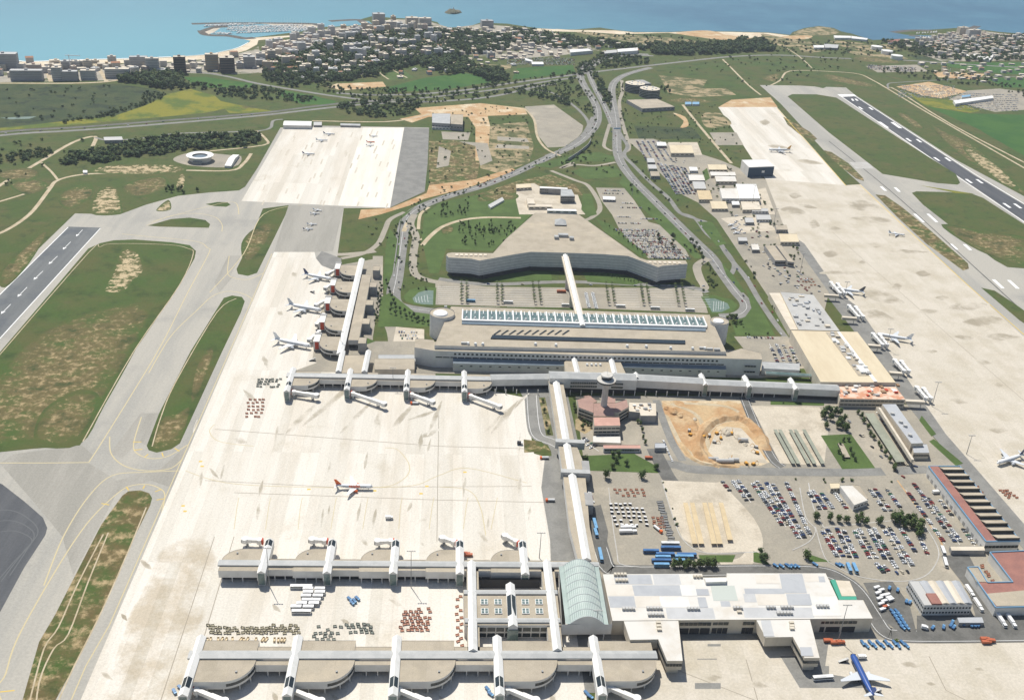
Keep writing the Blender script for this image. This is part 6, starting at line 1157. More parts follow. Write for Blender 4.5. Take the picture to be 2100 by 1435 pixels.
for i, (x, y) in enumerate(tugs):
    wh = 'by the white apron buses' if i < 4 else 'at a gate of the nearest pier' if i < 10 else 'along the verge above the flat white terminal' if i < 19 else 'in the dark yard by the loop road' if i < 31 else 'around the small grey workshop' if i < 45 else 'in the line above the blue jet'
    place('airport_tug', 'small blue tug, %s counted from the left %s' % (nth(sorted(range(0 if i < 4 else 4 if i < 10 else 10 if i < 19 else 19 if i < 31 else 31 if i < 45 else 45, 4 if i < 4 else 10 if i < 10 else 19 if i < 19 else 31 if i < 31 else 45 if i < 45 else len(tugs)), key=lambda j: tugs[j][0]).index(i)), wh), 'tug', vehicle('truck', TB, 5.2, 2.0, 2.0, flat=CLB), P(x,y), YAW+(-.9 if i < 19 else -1.1 if i < 31 else .9 if i < 45 else -1.35)+random.uniform(-.15,.15), 'blue airport tugs and vans')
vans = [(1797+(i%2)*8+i*1.5,1207+i*5.6) for i in range(9)]+[(1818,1222),(1822,1228),(1826,1232)]
for i, (x, y) in enumerate(vans): place('van', 'white van, %s from the back in the yard beside the loop road' % nth(sorted(range(len(vans)), key=lambda j: vans[j][1]).index(i)), 'van', vehicle('truck', VW if i != 7 else ORG, 6, 2.1, 2.4), P(x,y), YAW+.4, 'vans parked in the yard beside the loop road')
for i, (x, y, r) in enumerate(((1728,1357,.15),(1795,1420,.2),(640,600,-.6),(612,648,-.5),(640,740,.3))): place('passenger_stairs', 'grey passenger stairs truck %s' % ('at the front door of the blue jet','at the rear of the blue jet','beside the farthest jet on the left pier','beside the middle jet on the left pier','below the nearest jet on the left pier')[i], 'airstairs', vehicle('stairs', M['silver'], 7, 2, 3), P(x,y), r, 'passenger stairs on the aprons')
# baggage carts
def carts(wh, pts, col, flat=None, rot=0, L_=2.7, nm='baggage_cart', cn='brown'):
    rows = {}
    for p in pts: rows.setdefault(round(p[1]/4), []).append(p)
    for r, k in enumerate(sorted(rows)):
        for i, (x, y) in enumerate(sorted(rows[k])): place(nm, '%s baggage cart, %s in row %d, %s' % (cn, nth(i), r+1, wh), 'baggage cart', vehicle('cart', col, L_, 1.6, 1.8, flat=flat), P(x+random.uniform(-1.6,1.6),y+random.uniform(-.9,.9)), YAW+rot+random.uniform(-.3,.3), wh) if random.random() < .93 else None
random.seed(4)
carts('olive carts behind the nearest pier', [(428+i*9.4+(5 if j%2 else 0),1283+j*5.2) for j in range(4) for i in range(20) if not (j == 0 and 2 < i < 14) and random.random() < .9], OLV_, cn='olive')
carts('cream pallet line behind the nearest pier', [(425+i*7.6,1313) for i in range(22)], CRM, rot=1.5, cn='cream', L_=4)
carts('dark carts left of the orange ones', [(636+i*11.5+j*3.2,1318-j*6.4) for j in range(6) for i in range(6-j//3) if random.random() < .8], DKC, cn='dark green')
carts('dark carts above the nearest pier', [(712+i*11+j*2.5,1281+j*5.4) for j in range(4) for i in range(5)], DKC, cn='dark')
carts('orange carts left of the court', [(830+i*10+j*-1.2+(4 if j%2 else 0),1249+j*6.3) for j in range(8) for i in range(6) if not (j == 0 and i < 3)], RDC, cn='orange')
carts('orange carts along the court wall', [(938+(i%2)*8,1216+i*7.2) for i in range(16)], RDC, cn='orange', rot=.2)
carts('line of round orange carts at the pier', [(834+i*9,1319) for i in range(6)], RDC, cn='brick orange', L_=2.4)
carts('orange carts at the upper pier end', [(513+(i%4)*9+(i//4)*-1.5+random.uniform(-2,2),820+(i//4)*7) for i in range(24)], RDC, cn='orange')
carts('dark carts at the upper pier end', [(532+i*7+j*-1.5,779+j*5) for j in range(4) for i in range(7) if random.random() < .85], DKC, cn='dark')
carts('orange carts in the equipment lot', [(1250+i*11+j*3,1005+j*6) for j in range(3) for i in range(7) if random.random() < .85], RDC, cn='orange')
carts('white covered carts in the equipment lot', [(1251+i*10.5+j*2.5,1036+j*8.5) for j in range(6) for i in range(7) if random.random() < .82], CARC['black'], VW, cn='white-topped')
carts('orange carts right of the equipment lot', [(1338+i*9+j*2,1063+j*6) for j in range(4) for i in range(3)], RDC, cn='orange')
carts('grey trailers beside the pale yard', [(1352+j*1.8,1030+j*5.6) for j in range(16)], M['steel'], cn='grey', L_=6)
carts('red carts on the right apron', [(2050+i*8+j*6,1006+j*5) for j in range(4) for i in range(3)], RDC, cn='red')
carts('red carts in the depot yard', [(2012+i*3.2,1160+i*4.4) for i in range(8)], RDC, cn='red')
carts('brown carts beside the sawtooth workshop', [(2004+i*8,1000+i*11.5) for i in range(10)], RDC, cn='brown')
carts('red carts by the right-hand maintenance yard', [(1643+(i%4)*7+(i//4)*3,573+(i//4)*6) for i in range(14)], RDC, cn='red')
# construction plant
random.seed(8)
for i, (x, y) in enumerate(((1413,884),(1416,893),(1443,897),(1454,895),(1470,890),(1478,900),(1465,908),(1500,890),(1522,905),(1550,918),(1552,930),(1470,945),(1498,944),(1530,952),(1545,953))):
    t = thing('excavator', 'yellow digger on the sandy building site, %s from the left' % nth(i), 'excavator', P(x,y), 'diggers on the building site', random.uniform(0,6)); 
    for nm, qq, m in (('tracks', MB().box((0,0,0),4,2.6,1,Vector((1,0,0)),Vector((0,1,0))), 'tyre'), ('cab', MB().box((-.3,0,1),3,2.4,1.7,Vector((1,0,0)),Vector((0,1,0))), 'pgold' if i%3 else 'silver'), ('boom', MB().tube((1,0,2),(4,0,4),.3,None,5).tube((4,0,4),(6,0,1.2),.25,None,5), 'pgold')):
        o = bpy.data.objects.new(nm, qq.mesh(nm, M[m])); COL.objects.link(o); o.parent = t
def bank(name, label, px, wd, h, m):
    W = catmull([P(*p) for p in px], False, 6); q = MB(); n = len(W); rn = random.Random(len(px)); R_ = []
    for i, p in enumerate(W):
        d = (W[min(i+1,n-1)]-W[max(i-1,0)]).normalized(); a = Vector((-d.y,d.x,0)); e = min(1, i/3, (n-1-i)/3); hh = h*e*rn.uniform(.75,1.1); w_ = wd*rn.uniform(.85,1.15); R_.append([p+a*w_/2, p+a*w_*.15+EZ*hh, p-a*w_*.15+EZ*hh*.95, p-a*w_/2])
    for r in R_: q.v += r
    for i in range(n-1):
        for j in range(3): q.f.append([i*4+j,i*4+j+1,i*4+j+5,i*4+j+4][::-1]); q.m.append(0)
    tag(q.build(name, M[m]), label, 'earth bank', 'earth banks on the building site')
bank('earth_bank', 'curved orange earth bank arching over the pale pit', [(1437,948),(1430,915),(1440,885),(1465,864),(1500,856),(1532,864),(1558,892),(1572,925)], 13, 4, 'redsoil')
bank('earth_bank', 'long orange earth bank sweeping down the left side of the site', [(1362,836),(1400,850),(1424,878),(1430,915),(1452,945),(1480,957)], 11, 3, 'redsoil')
bank('earth_bank', 'low pale earth bank along the front edge of the site', [(1395,905),(1415,935),(1450,952),(1520,958)], 6, 2, 'soil')
for i, (x, y, r_) in enumerate(((1382,845,6),(1395,852,5),(1368,838,4),(1490,888,6),(1512,897,4),(1488,884,3),(1528,912,3),(1425,860,3))):
    c = P(x,y); rn = random.Random(i); q = MB(); n = 10
    for rr, zz in ((1,-.1),(.72,.32),(.4,.52),(.12,.62)):
        for k in range(n): f = rn.uniform(.85,1.15); q.v.append(c+Vector((math.cos(6.283*k/n)*r_*rr*f, math.sin(6.283*k/n)*r_*1.3*rr*f, r_*zz*f)))
    for j in range(3):
        for k in range(n): q.f.append([j*n+k,j*n+(k+1)%n,(j+1)*n+(k+1)%n,(j+1)*n+k]); q.m.append(0)
    q.f.append([3*n+k for k in range(n)]); q.m.append(0)
    tag(q.build('spoil_heap', M['redsoil' if i < 3 else 'parklight']), 'heap of %s earth, %s, sandy building site' % ('dark reddish' if i < 3 else 'pale', ('%s dark heap from the left' % nth((1,2,0)[i])) if i < 3 else '%s pale heap' % nth(i-3)), 'earth heap', 'spoil heaps on the building site')
for i, (x, y) in enumerate(((1462,944),(1478,948),(1493,948),(1504,946),(1523,905))): c = P(x,y); t = thing('silo', 'grey silo tank lying on the pale building ground, %s from the left' % nth(i), 'silo', c, 'silos on the building site'); MB().tube(c+EX*-5+EZ*2, c+EX*5+EZ*2, 2, None, 12).build('tank', M['silver'], t); MB().box(c-EX*3, .6, 3, 1).box(c+EX*3, .6, 3, 1).build('cradle', M['steel'], t)
# lamp masts
for i, (b, h_, lb) in enumerate((((553,1203),38,'left of the white buses at the middle pier'),((843,1204),36,'in front of the middle pier, between its third and fourth gables'),((1106,1144),26,'at the right end of the middle pier'),((1220,1308),27,'in front of the vaulted hall'),((1719,1313),35,'at the front of the flat white terminal'),((1911,833),30,'on the right apron by the last jet bridges'),((1982,931),22,'on the right apron above the white parked jet'),((1730,615),26,'by the twin jet bridges farthest back'),((1817,716),27,'by the jet bridges of the cream-roofed terminal'),((1586,465),30,'at the left edge of the right apron'),((1542,423),36,'behind the white maintenance sheds'),((1641,560),30,'at the maintenance yard edge of the right apron'),((1296,402),30,'in the far car park behind the garage'),((700,722),26,'on the pier left of the terminal'),((806,795),24,'in front of the upper pier left part'))):
    c = P(*b); t = thing('floodlight_mast', 'tall thin floodlight mast '+lb, 'floodlight mast', c, 'floodlight masts'); MB().tube(c, c+EZ*h_, .38, .2, 8).build('pole', M['steel'], t)
    for k in range(4): MB().box(c+EZ*(h_-.2)+EX*(k-1.5)*1.9, 1.1, .8, .7).build('lamp_head', M['silver'], t)
    MB().beam(c-EX*3.4, c+EX*3.4, .3, h_-.4, h_-.1).build('crossbar', M['steel'], t)
# ---------------------------------------------------------------- trees
LEAF = [mat('leaf_dark_green', (.052,.085,.026,1), .9, (.08,.118,.036,1), .35, .35, .65, 3), mat('leaf_olive_green', (.09,.12,.037,1), .9, (.06,.09,.028,1), .35, .35, .65, 3), mat('leaf_pine_green', (.042,.07,.026,1), .9, (.062,.095,.033,1), .35, .35, .65, 3)]
LEAF.append(mat('leaf_yellow_green', (.12,.145,.045,1), .9, (.085,.11,.034,1), .35, .35, .65, 3)); BARK = mat('bark', (.10,.075,.05,1), .95)
def crown_into(q, c, r, h, nleaf, rnd, m=0, core=True, size=1.0):
    "a lumpy crown: several clumps of leaf faces around uneven lobes"
    lobes = [(Vector((rnd.uniform(-.45,.45)*r, rnd.uniform(-.45,.45)*r, rnd.uniform(-.2,.32)*h)), rnd.uniform(.45,.68)) for _ in range(5)]
    if core:
        for lc, ls in lobes[:4]:
            k = len(q.v); n = 6
            for j, (zz, rr) in enumerate(((-.5,.5),(.1,.85),(.55,.55))):
                for i in range(n): a = 2*math.pi*(i+.5*j)/n; f = rnd.uniform(.75,1.05); q.v.append(c+lc+Vector((math.cos(a)*rr*r*ls*f, math.sin(a)*rr*r*ls*f, zz*h*ls*f*.8)))
            for j in range(2):
                for i in range(n): i2 = (i+1)%n; q.f.append([k+j*n+i,k+j*n+i2,k+(j+1)*n+i2,k+(j+1)*n+i]); q.m.append(m)
            q.f.append([k+2*n+i for i in range(n)]); q.m.append(m)
    for _ in range(nleaf):
        lc, ls = rnd.choice(lobes); d = Vector((rnd.gauss(0,1),rnd.gauss(0,1),rnd.gauss(.25,1))).normalized(); p = c+lc+Vector((d.x*r*ls,d.y*r*ls,d.z*h*ls*.8))*rnd.uniform(.8,1.12)
        a = (d+Vector((rnd.uniform(-.8,.8),rnd.uniform(-.8,.8),rnd.uniform(-.3,.9)))).normalized(); u = a.cross(EZ if abs(a.z) < .9 else EX).normalized(); v = a.cross(u); s = size*rnd.uniform(.5,1.1)
        k = len(q.v); q.v += [p+u*s, p+v*s*.8, p-u*s, p-v*s*.8]; q.f.append([k,k+1,k+2,k+3]); q.m.append(m)
TREES = []
rt_ = random.Random(11)
def tree_proto(r, h, trunk, leaf, nleaf):
    q = MB(); crown_into(q, Vector((0,0,trunk+h*.42)), r, h, nleaf, rt_, 0, True, r*.17); cm_ = q.mesh('crown', leaf)
    q = MB().tube((0,0,-.2),(0,0,trunk+h*.3), r*.075, r*.04, 6)
    for i in range(4): a = i*1.6+.3; q.tube((0,0,trunk*.8),(math.cos(a)*r*.5,math.sin(a)*r*.5,trunk+h*.35), r*.035, r*.015, 5)
    return cm_, q.mesh('trunk', BARK)
BROAD = [tree_proto(4.2,6.5,2,LEAF[k%2],170) for k in range(4)]; PINE = [tree_proto(3.4,6,3,LEAF[2],130) for k in range(3)]; YOUNG = [tree_proto(1.5,3.2,1.2,LEAF[k],60) for k in range(2)]
def palm_proto():
    q = MB(); 
    for i in range(11):
        a = 2*math.pi*i/11+rt_.uniform(-.2,.2); d = Vector((math.cos(a),math.sin(a),0)); n = Vector((-d.y,d.x,0)); c = Vector((0,0,6)); w_ = .45
        p1 = c+d*1.5+EZ*.9; p2 = c+d*2.8-EZ*.3; q.face([c-n*.1,p1-n*w_,p1+n*w_,c+n*.1]).face([p1-n*w_,p2-n*.1,p2+n*.1,p1+n*w_])
    return q.mesh('fronds', LEAF[1]), MB().tube((0,0,-.2),(0,0,6.1),.28,.2,6).mesh('trunk', BARK)
PALM = [palm_proto() for _ in range(2)]
def tree(kind, label, p, group, s=1.0):
    pr = {'broadleaf_tree':BROAD,'pine_tree':PINE,'young_tree':YOUNG,'palm_tree':PALM}[kind]; cm_, tm_ = random.choice(pr)
    t = thing(kind, label, 'tree' if kind != 'palm_tree' else 'palm', p, group, random.uniform(0,6.3)); t.scale = (s*random.uniform(.9,1.1),)*2+(s*random.uniform(.85,1.15),)
    o = bpy.data.objects.new('fronds' if kind == 'palm_tree' else 'crown', cm_); COL.objects.link(o); o.parent = t
    o = bpy.data.objects.new('trunk', tm_); COL.objects.link(o); o.parent = t
random.seed(13)
def trees(kind, pts, where, s=1.0):
    for i, (x, y) in enumerate(sorted(pts)): tree(kind, '%s %s, %s from the left' % ({'broadleaf_tree':'leafy tree','pine_tree':'dark pine','young_tree':'small young tree','palm_tree':'palm'}[kind], where, nth(i)), P(x,y), 'trees '+where, s)
trees('broadleaf_tree', [(1688,853),(1695,845),(1703,848),(1712,851),(1690,860),(1703,862),(1722,852),(1722,870),(1716,878),(1729,880),(1736,884),(1692,876),(1727,866)], 'in the clump beside the square lawn', 1.05)
trees('broadleaf_tree', [(1241,980),(1316,981)], 'on the pale lot below the garden', 1.15)
trees('broadleaf_tree', [(1672,1066),(1702,1068),(1717,1070),(1735,1070),(1757,1072),(1768,1068),(1775,1075),(1802,1074)], 'in the upper car park median', 1.0)
trees('broadleaf_tree', [(1828,1066),(1836,1075),(1845,1068),(1852,1080),(1860,1070),(1868,1085),(1872,1074),(1880,1090),(1885,1080),(1884,1098)], 'in the big clump of the round-ended car park', 1.25)
trees('broadleaf_tree', [(1382,1163),(1392,1162),(1402,1165),(1412,1161),(1421,1163),(1430,1160),(1440,1163),(1450,1161),(1460,1163),(1467,1161)], 'hedging the coach park', 1.0)
trees('pine_tree', [(1558,1140),(1562,1148),(1570,1154)], 'on the triangular verge', 1.0); trees('broadleaf_tree', [(1655,1145)], 'alone on the small verge above the flat terminal', 1.2)
trees('broadleaf_tree', [(1750+i*7.2+random.uniform(-3,3),836+i*11+random.uniform(-3,3)) for i in range(13)], 'lining the long grey-green canopy', .75)
trees('broadleaf_tree', [(1192,858),(1197,868),(1205,872),(1212,878),(1195,880),(1180,845),(1178,832)], 'below the west wing of the pink offices', .65)
trees('broadleaf_tree', [(1200,945),(1198,957),(1256,938),(1268,936),(1262,948),(1255,960),(1345,962),(1285,955)], 'in the garden below the red annex', .85)
trees('broadleaf_tree', [(1312,872+0),(1316,885),(1320,900),(1324,912),(1308,868)], 'along the path right of the pink offices', .6)
trees('broadleaf_tree', [(1113,825),(1116,845),(1120,870),(1124,888)], 'in the narrow bed left of the walkway', .6)
trees('broadleaf_tree', [(1722,914),(1730,906),(1740,905),(1720,930),(1748,935),(1752,945),(1745,925),(1728,942)], 'round the walled court on the square lawn', .6)
trees('pine_tree', [(1420,500),(1428,505),(1424,514),(1434,518),(1438,527),(1442,535),(1415,497)], 'right of the car park behind the garage', 1.0)
trees('pine_tree', [(1348,490),(1352,497),(1378,490),(1380,500),(1376,508),(1381,515)], 'among the cars behind the garage', 1.0)
trees('pine_tree', [(792+i*3,580+i*8) for i in range(7)]+[(802+i*9.5,630+i*4.2+random.uniform(-2,2)) for i in range(10)]+[(800+i*11,642+i*3.5) for i in range(7)], 'lining the loop road left of the terminal', .72)
trees('pine_tree', [(780+(i%2)*4-i*.8,585+i*5.5) for i in range(15)], 'in the hedge beside the left pier road', .62)
trees('young_tree', [(random.uniform(905,960),random.uniform(420,445)) for i in range(24)]+[(random.uniform(940,1060),random.uniform(454,508)) for i in range(66)], 'on the lawn left of the garage', 1.6)
trees('young_tree', [(1215+i*8+random.uniform(-3,3),560+i*1.5+random.uniform(-3,4)) for i in range(14)], 'on the lawn strip under the garage facade', 1.0)
trees('young_tree', [(1240+i*9.5,458+i*8+random.uniform(-2,2)) for i in range(9)], 'on the bank right of the garage roof', 1.2)
pp = []
for xa, xb in ((946,957),(1019,1029),(1092,1104),(1242,1254),(1313,1325),(1384,1397)):
    for c in (xa, xb):
        for i in range(7): pp.append((c+(c-1050)*.0002*i*6+i*.6*(1 if c > 1050 else .1),584+(c-950)*.012+i*6.2))
trees('palm_tree', pp, 'in the rows of the bus park', .95)
trees('broadleaf_tree', [(342,392),(347,388),(352,395),(354,389),(366,392),(376,397),(405,393),(372,389)], 'on the grass left of the taxiway bend', .9)
trees('broadleaf_tree', [(1356,183+0),(1362,188),(1368,184),(1372,192)], 'beside the twin round offices', 1.3)
# woods and thickets far back: masses
def wood(name, label, poly, dens, r, h, leaf, size=.45, nleaf=26):
    rnd = random.Random(len(label)); W = [P(*p) for p in poly]; A = [(p.x,p.y) for p in W]; x0 = min(a[0] for a in A); x1 = max(a[0] for a in A); y0 = min(a[1] for a in A); y1 = max(a[1] for a in A)
    n = int((x1-x0)*(y1-y0)*dens/1000); q = MB()
    for _ in range(n):
        p = (rnd.uniform(x0,x1), rnd.uniform(y0,y1))
        if inside(p, A): s = rnd.uniform(.45,1.3); crown_into(q, Vector((p[0],p[1],h*s*.55)), r*s, h*s, nleaf, rnd, rnd.choice([0,0,0,1,1,2]), True, r*size*.6)
    tag(q.build(name, [LEAF[leaf], LEAF[(leaf+1)%3], LEAF[3]]), label, 'trees', None, 'stuff')
wood('woodland', 'dark wood between the marsh and the beach hotels', [(240,168),(262,158),(300,156),(350,150),(372,155),(378,175),(395,180),(340,188),(320,182),(280,172)], 14, 8, 12, 2)
wood('thicket', 'long dark thicket behind the round pavilion', [(120,335),(135,318),(200,308),(330,283),(440,278),(530,275),(540,290),(500,302),(440,304),(330,318),(220,332),(150,341)], 13, 6.5, 8, 2)
wood('thicket', 'scrubby hedge band at the left edge of the fields', [(-20,320),(60,310),(110,308),(112,318),(60,330),(-20,338)], 12, 5, 6, 2)
wood('thicket', 'bushes along the edge of the marsh and yellow field', [(300,190),(338,190),(342,200),(300,215),(230,240),(130,254),(125,250),(220,232),(280,212)], 10, 4, 5, 2)
wood('thicket', 'scattered bushes along the motorway left of the interchange', [(470,185),(525,178),(590,190),(650,205),(640,215),(540,205),(470,200)], 7, 5, 6, 2)
wood('thicket', 'bushes along the left airfield meadow lane', [(395,170),(525,190),(520,205),(460,200),(400,182)], 6, 6, 7, 2)
wood('woodland', 'trees between the motorway lanes left of the interchange', [(700,213),(790,200),(860,215),(850,232),(780,243),(720,236),(690,222)], 8, 6, 7, 2)
wood('thicket', 'bushes on the motorway verges', [(700,198),(1000,190),(1100,176),(1180,158),(1190,165),(1110,186),(1000,202),(860,215)], 4, 4.5, 5, 2)
wood('thicket', 'trees along the upper motorway', [(640,172),(780,184),(950,180),(1180,148),(1185,154),(1100,166),(950,191),(760,200),(650,188)], 4, 4.5, 6, 2)
wood('woodland', 'trees in the interchange loops', [(1180,140),(1230,113),(1330,120),(1340,130),(1240,142),(1215,140),(1235,170),(1255,200),(1252,235),(1235,205),(1222,170),(1205,150),(1185,160)], 8, 5.5, 7, 2)
wood('woodland', 'small wood left of the empty hexagonal lot', [(1050,190),(1140,196),(1170,205),(1175,220),(1145,212),(1090,200)], 9, 5.5, 7, 2)
wood('thicket', 'bushes on the sandy slope of the interchange', [(1070,190),(1190,165),(1215,215),(1205,235),(1180,212),(1120,192)], 3, 4, 5, 2)
wood('woodland', 'dark pine wood behind the coast on the right', [(1330,98),(1360,93),(1420,95),(1500,90),(1520,82),(1570,86),(1590,105),(1500,110),(1400,115),(1340,112)], 11, 9, 12, 2)
wood('woodland', 'pine wood at the edge of the seaside town', [(850,125),(870,120),(950,122),(985,140),(1030,145),(1045,165),(1010,170),(960,150),(910,155),(870,140)], 10, 9, 11, 2)
wood('woodland', 'trees behind the seaside town towards the coast road', [(1050,60),(1080,62),(1150,75),(1240,85),(1330,98),(1320,104),(1200,95),(1150,100),(1050,90)], 7, 8, 10, 2)
wood('woodland', 'gardens and trees through the seaside town', [(530,140),(620,110),(700,80),(830,65),(960,68),(1050,80),(1040,105),(900,120),(760,160),(640,172),(560,165)], 9, 8, 12, 2)
wood('woodland', 'trees in front of the seaside town', [(540,150),(600,145),(690,150),(740,148),(740,165),(640,172),(600,180),(550,172)], 7, 7, 9, 2)
wood('woodland', 'trees among the houses on the far right', [(1800,84),(1900,92),(2100,74),(2110,125),(2000,128),(1900,118)], 5, 7, 9, 2)
wood('thicket', 'scrub along the perimeter fence on the right', [(1780,140),(1990,150),(2050,165),(2100,180),(2100,200),(2040,180),(1900,165),(1800,152)], 2.2, 5, 6, 1)
wood('thicket', 'scrub on the meadow right of the twin round offices', [(1370,150),(1580,90),(1680,100),(1780,125),(1560,190),(1480,150)], .6, 4, 4, 1)
wood('thicket', 'scrub and bushes on the coastal slope', [(1180,66),(1340,72),(1500,84),(1620,82),(1700,84),(1820,90),(1900,100),(1900,118),(1700,112),(1600,108),(1480,98),(1330,92)], 1.3, 5, 5, 1)
wood('thicket', 'scrub dotting the marsh', [(0,180),(230,175),(300,200),(220,235),(0,255)], .7, 4, 4, 2)
wood('hedge', 'hedge along the grey hexagonal lot road', [(1290,300),(1295,290),(1310,340),(1370,400),(1440,430),(1440,436),(1360,408),(1300,345)], 5, 3, 3, 1)
wood('hedge', 'hedge lines between the apron and right-hand sheds', [(1500,500),(1506,498),(1590,620),(1640,690),(1632,690),(1580,625)], 4, 2.6, 3, 1)
wood('hedge', 'brown hedge along the loop road left of the garage', [(835,450),(840,448),(846,470),(842,540),(850,570),(905,578),(904,582),(845,576),(836,545)], 12, 2.4, 2.4, 1)
wood('hedge', 'bushes inside the right-hand loop road of the forecourt', [(1440,520),(1448,528),(1470,570),(1475,600),(1455,592),(1448,570),(1440,545)], 10, 2.6, 3, 1)
wood('hedge', 'brown hedge following the inner bend of the right loop road', [(1440,536),(1452,556),(1470,585),(1466,592),(1440,598),(1436,592),(1456,584),(1448,565),(1436,545)], 14, 2.2, 2.4, 1)
wood('thicket', 'trees where the right loop road meets the terminal', [(1488,650),(1520,650),(1540,645),(1535,662),(1510,672),(1490,668)], 9, 3.6, 5, 0)
wood('thicket', 'trees on the bank between the airport road and far car park', [(1270,372),(1290,374),(1350,440),(1420,520),(1408,520),(1330,445)], 2.2, 3, 4, 0)
wood('thicket', 'bushes on the lawns between the airport roads', [(1180,345),(1260,338),(1275,360),(1200,366),(1120,340),(1180,320),(1240,312),(1250,330)], 1.6, 2.6, 3, 0)
wood('hedge', 'line of bushes along the curved airport road left', [(770,500),(840,436),(900,405),(1040,358),(1044,364),(905,414),(846,446),(776,512)], 3.5, 2.4, 3, 1)
wood('hedge', 'planting at the edge of the equipment lot and pale yard', [(1356,985),(1362,985),(1385,1060),(1405,1100),(1399,1102),(1378,1062)], 8, 1.8, 2.2, 1)
wood('hedge', 'hedges beside the white car park office', [(1655,988),(1700,985),(1800,985),(1830,988),(1828,993),(1780,991),(1700,991),(1656,994)], 9, 2.4, 2.8, 0)
wood('hedge', 'planting below the upper pier by the clump of trees', [(1580,824),(1690,828),(1690,833),(1580,829)], 8, 1.8, 2, 0)
wood('hedge', 'dark bushes among the sheds left of the right apron', [(1400,352),(1480,335),(1560,400),(1620,480),(1660,560),(1620,570),(1560,510),(1500,440),(1440,400)], 2.6, 2.6, 3.4, 0)
wood('thicket', 'shrubs over the lawns and verges inside the left loop road', [(800,475),(845,445),(900,415),(1000,392),(1080,385),(1085,400),(1000,405),(905,425),(866,465),(870,560),(905,580),(890,590),(830,605),(815,590)], 2.2, 2.4, 2.8, 1)
wood('thicket', 'shrubs on the verges between road and old slabs', [(735,455),(800,430),(880,400),(970,372),(1050,350),(1180,300),(1195,310),(1090,352),(960,392),(860,420),(800,450),(745,500)], 2.2, 2.4, 2.6, 1)
wood('thicket', 'bushes scattered over the far-centre clearings', [(880,225),(1075,215),(1090,300),(1085,345),(985,380),(880,395)], 1.2, 2.6, 2.8, 1)
wood('thicket', 'trees beside the interchange ramps', [(1040,180),(1180,168),(1220,200),(1230,300),(1180,345),(1120,360),(1200,300),(1215,240),(1160,205)], 2.2, 3.6, 5, 0)
wood('thicket', 'scattered trees between the airport road and the round offices', [(1262,170),(1280,165),(1290,240),(1300,300),(1285,300),(1270,240)], 3.5, 3, 4, 0)
wood('thicket', 'bushes on the fields left of the far right apron', [(1290,230),(1420,225),(1470,215),(1530,310),(1500,330),(1420,300),(1300,285)], 1.2, 2.4, 2.8, 1)
wood('thicket', 'trees scattered over the left meadows', [(-20,290),(190,285),(150,345),(110,350),(0,385),(-20,390)], .9, 4, 5, 0)
wood('hedge', 'shrubs along the kerbs of the car parks', [(1450,975),(1660,978),(1900,968),(1900,975),(1660,986),(1450,984)], 3.5, 1.6, 2, 1)
wood('hedge', 'shrubs round the right terminal yard', [(1500,660),(1590,690),(1660,755),(1640,760),(1580,700),(1500,690)], 3.5, 2, 2.4, 1)
wood('hedge', 'low bushes along the flat white terminal road', [(1790,1315),(1870,1313),(1872,1317),(1792,1319)], 30, 2, 2.2, 0)
# ---------------------------------------------------------------- hotels, town, outlying buildings
TW = [('white',mat('white_render', (.60,.58,.54,1), .8)),('cream',mat('cream_render', (.60,.52,.40,1), .8)),('pale grey',mat('grey_render', (.44,.43,.41,1), .8)),('ochre',mat('ochre_render', (.50,.37,.22,1), .8)),('pinkish',mat('pink_render', (.55,.41,.34,1), .8)),('brown',mat('brown_render', (.24,.18,.14,1), .8))]
TWD = dict(TW)
def hotel(x0, x1, yb, yt, dep, col, label, skew=0, nfl=None, name='hotel'):
    a = P(x0,yb); b = P(x1,yb-0+skew); t = thing(name, label, 'hotel' if name == 'hotel' else 'building', (a+b)/2); lo, hi = 0, 150
    for _ in range(30):
        z = (lo+hi)/2
        d = Vector((a.x,a.y,z-ALT)); Yp = -(d.dot(_U))/d.dot(_F)*FOC; Xp = d.x/d.dot(_F)*FOC; yy = Xp*math.sin(ROLL)+Yp*math.cos(ROLL)+717.5
        if yy > yt: lo = z
        else: hi = z
    Ht = z; d = (b-a).normalized(); n = Vector((-d.y,d.x,0)); pts = [a,b,b+n*dep,a+n*dep]
    o = slab_part('wall', t, pts, 0, Ht, TWD[col], M['creampatch'] if col != 'pale grey' else M['silver']); k = nfl or max(2, int(Ht/3.6)); q = MB()
    for i in range(k): q.box((a+b)/2+EZ*(1.4+i*Ht/k)-n*.2, (b-a).length*.96, 1.0, Ht/k*.42, d, n).box(b+n*dep/2+d*.1+EZ*(1.4+i*Ht/k), .6, dep*.85, Ht/k*.42, d, n)
    q.build('balcony_openings', M['grey'] if col != 'brown' else M['void'], o); MB().box((a+b)/2+n*dep*.5+EZ*(Ht-.3), 6, 5, 3.2, d, n).build('lift_house', TWD[col], o)
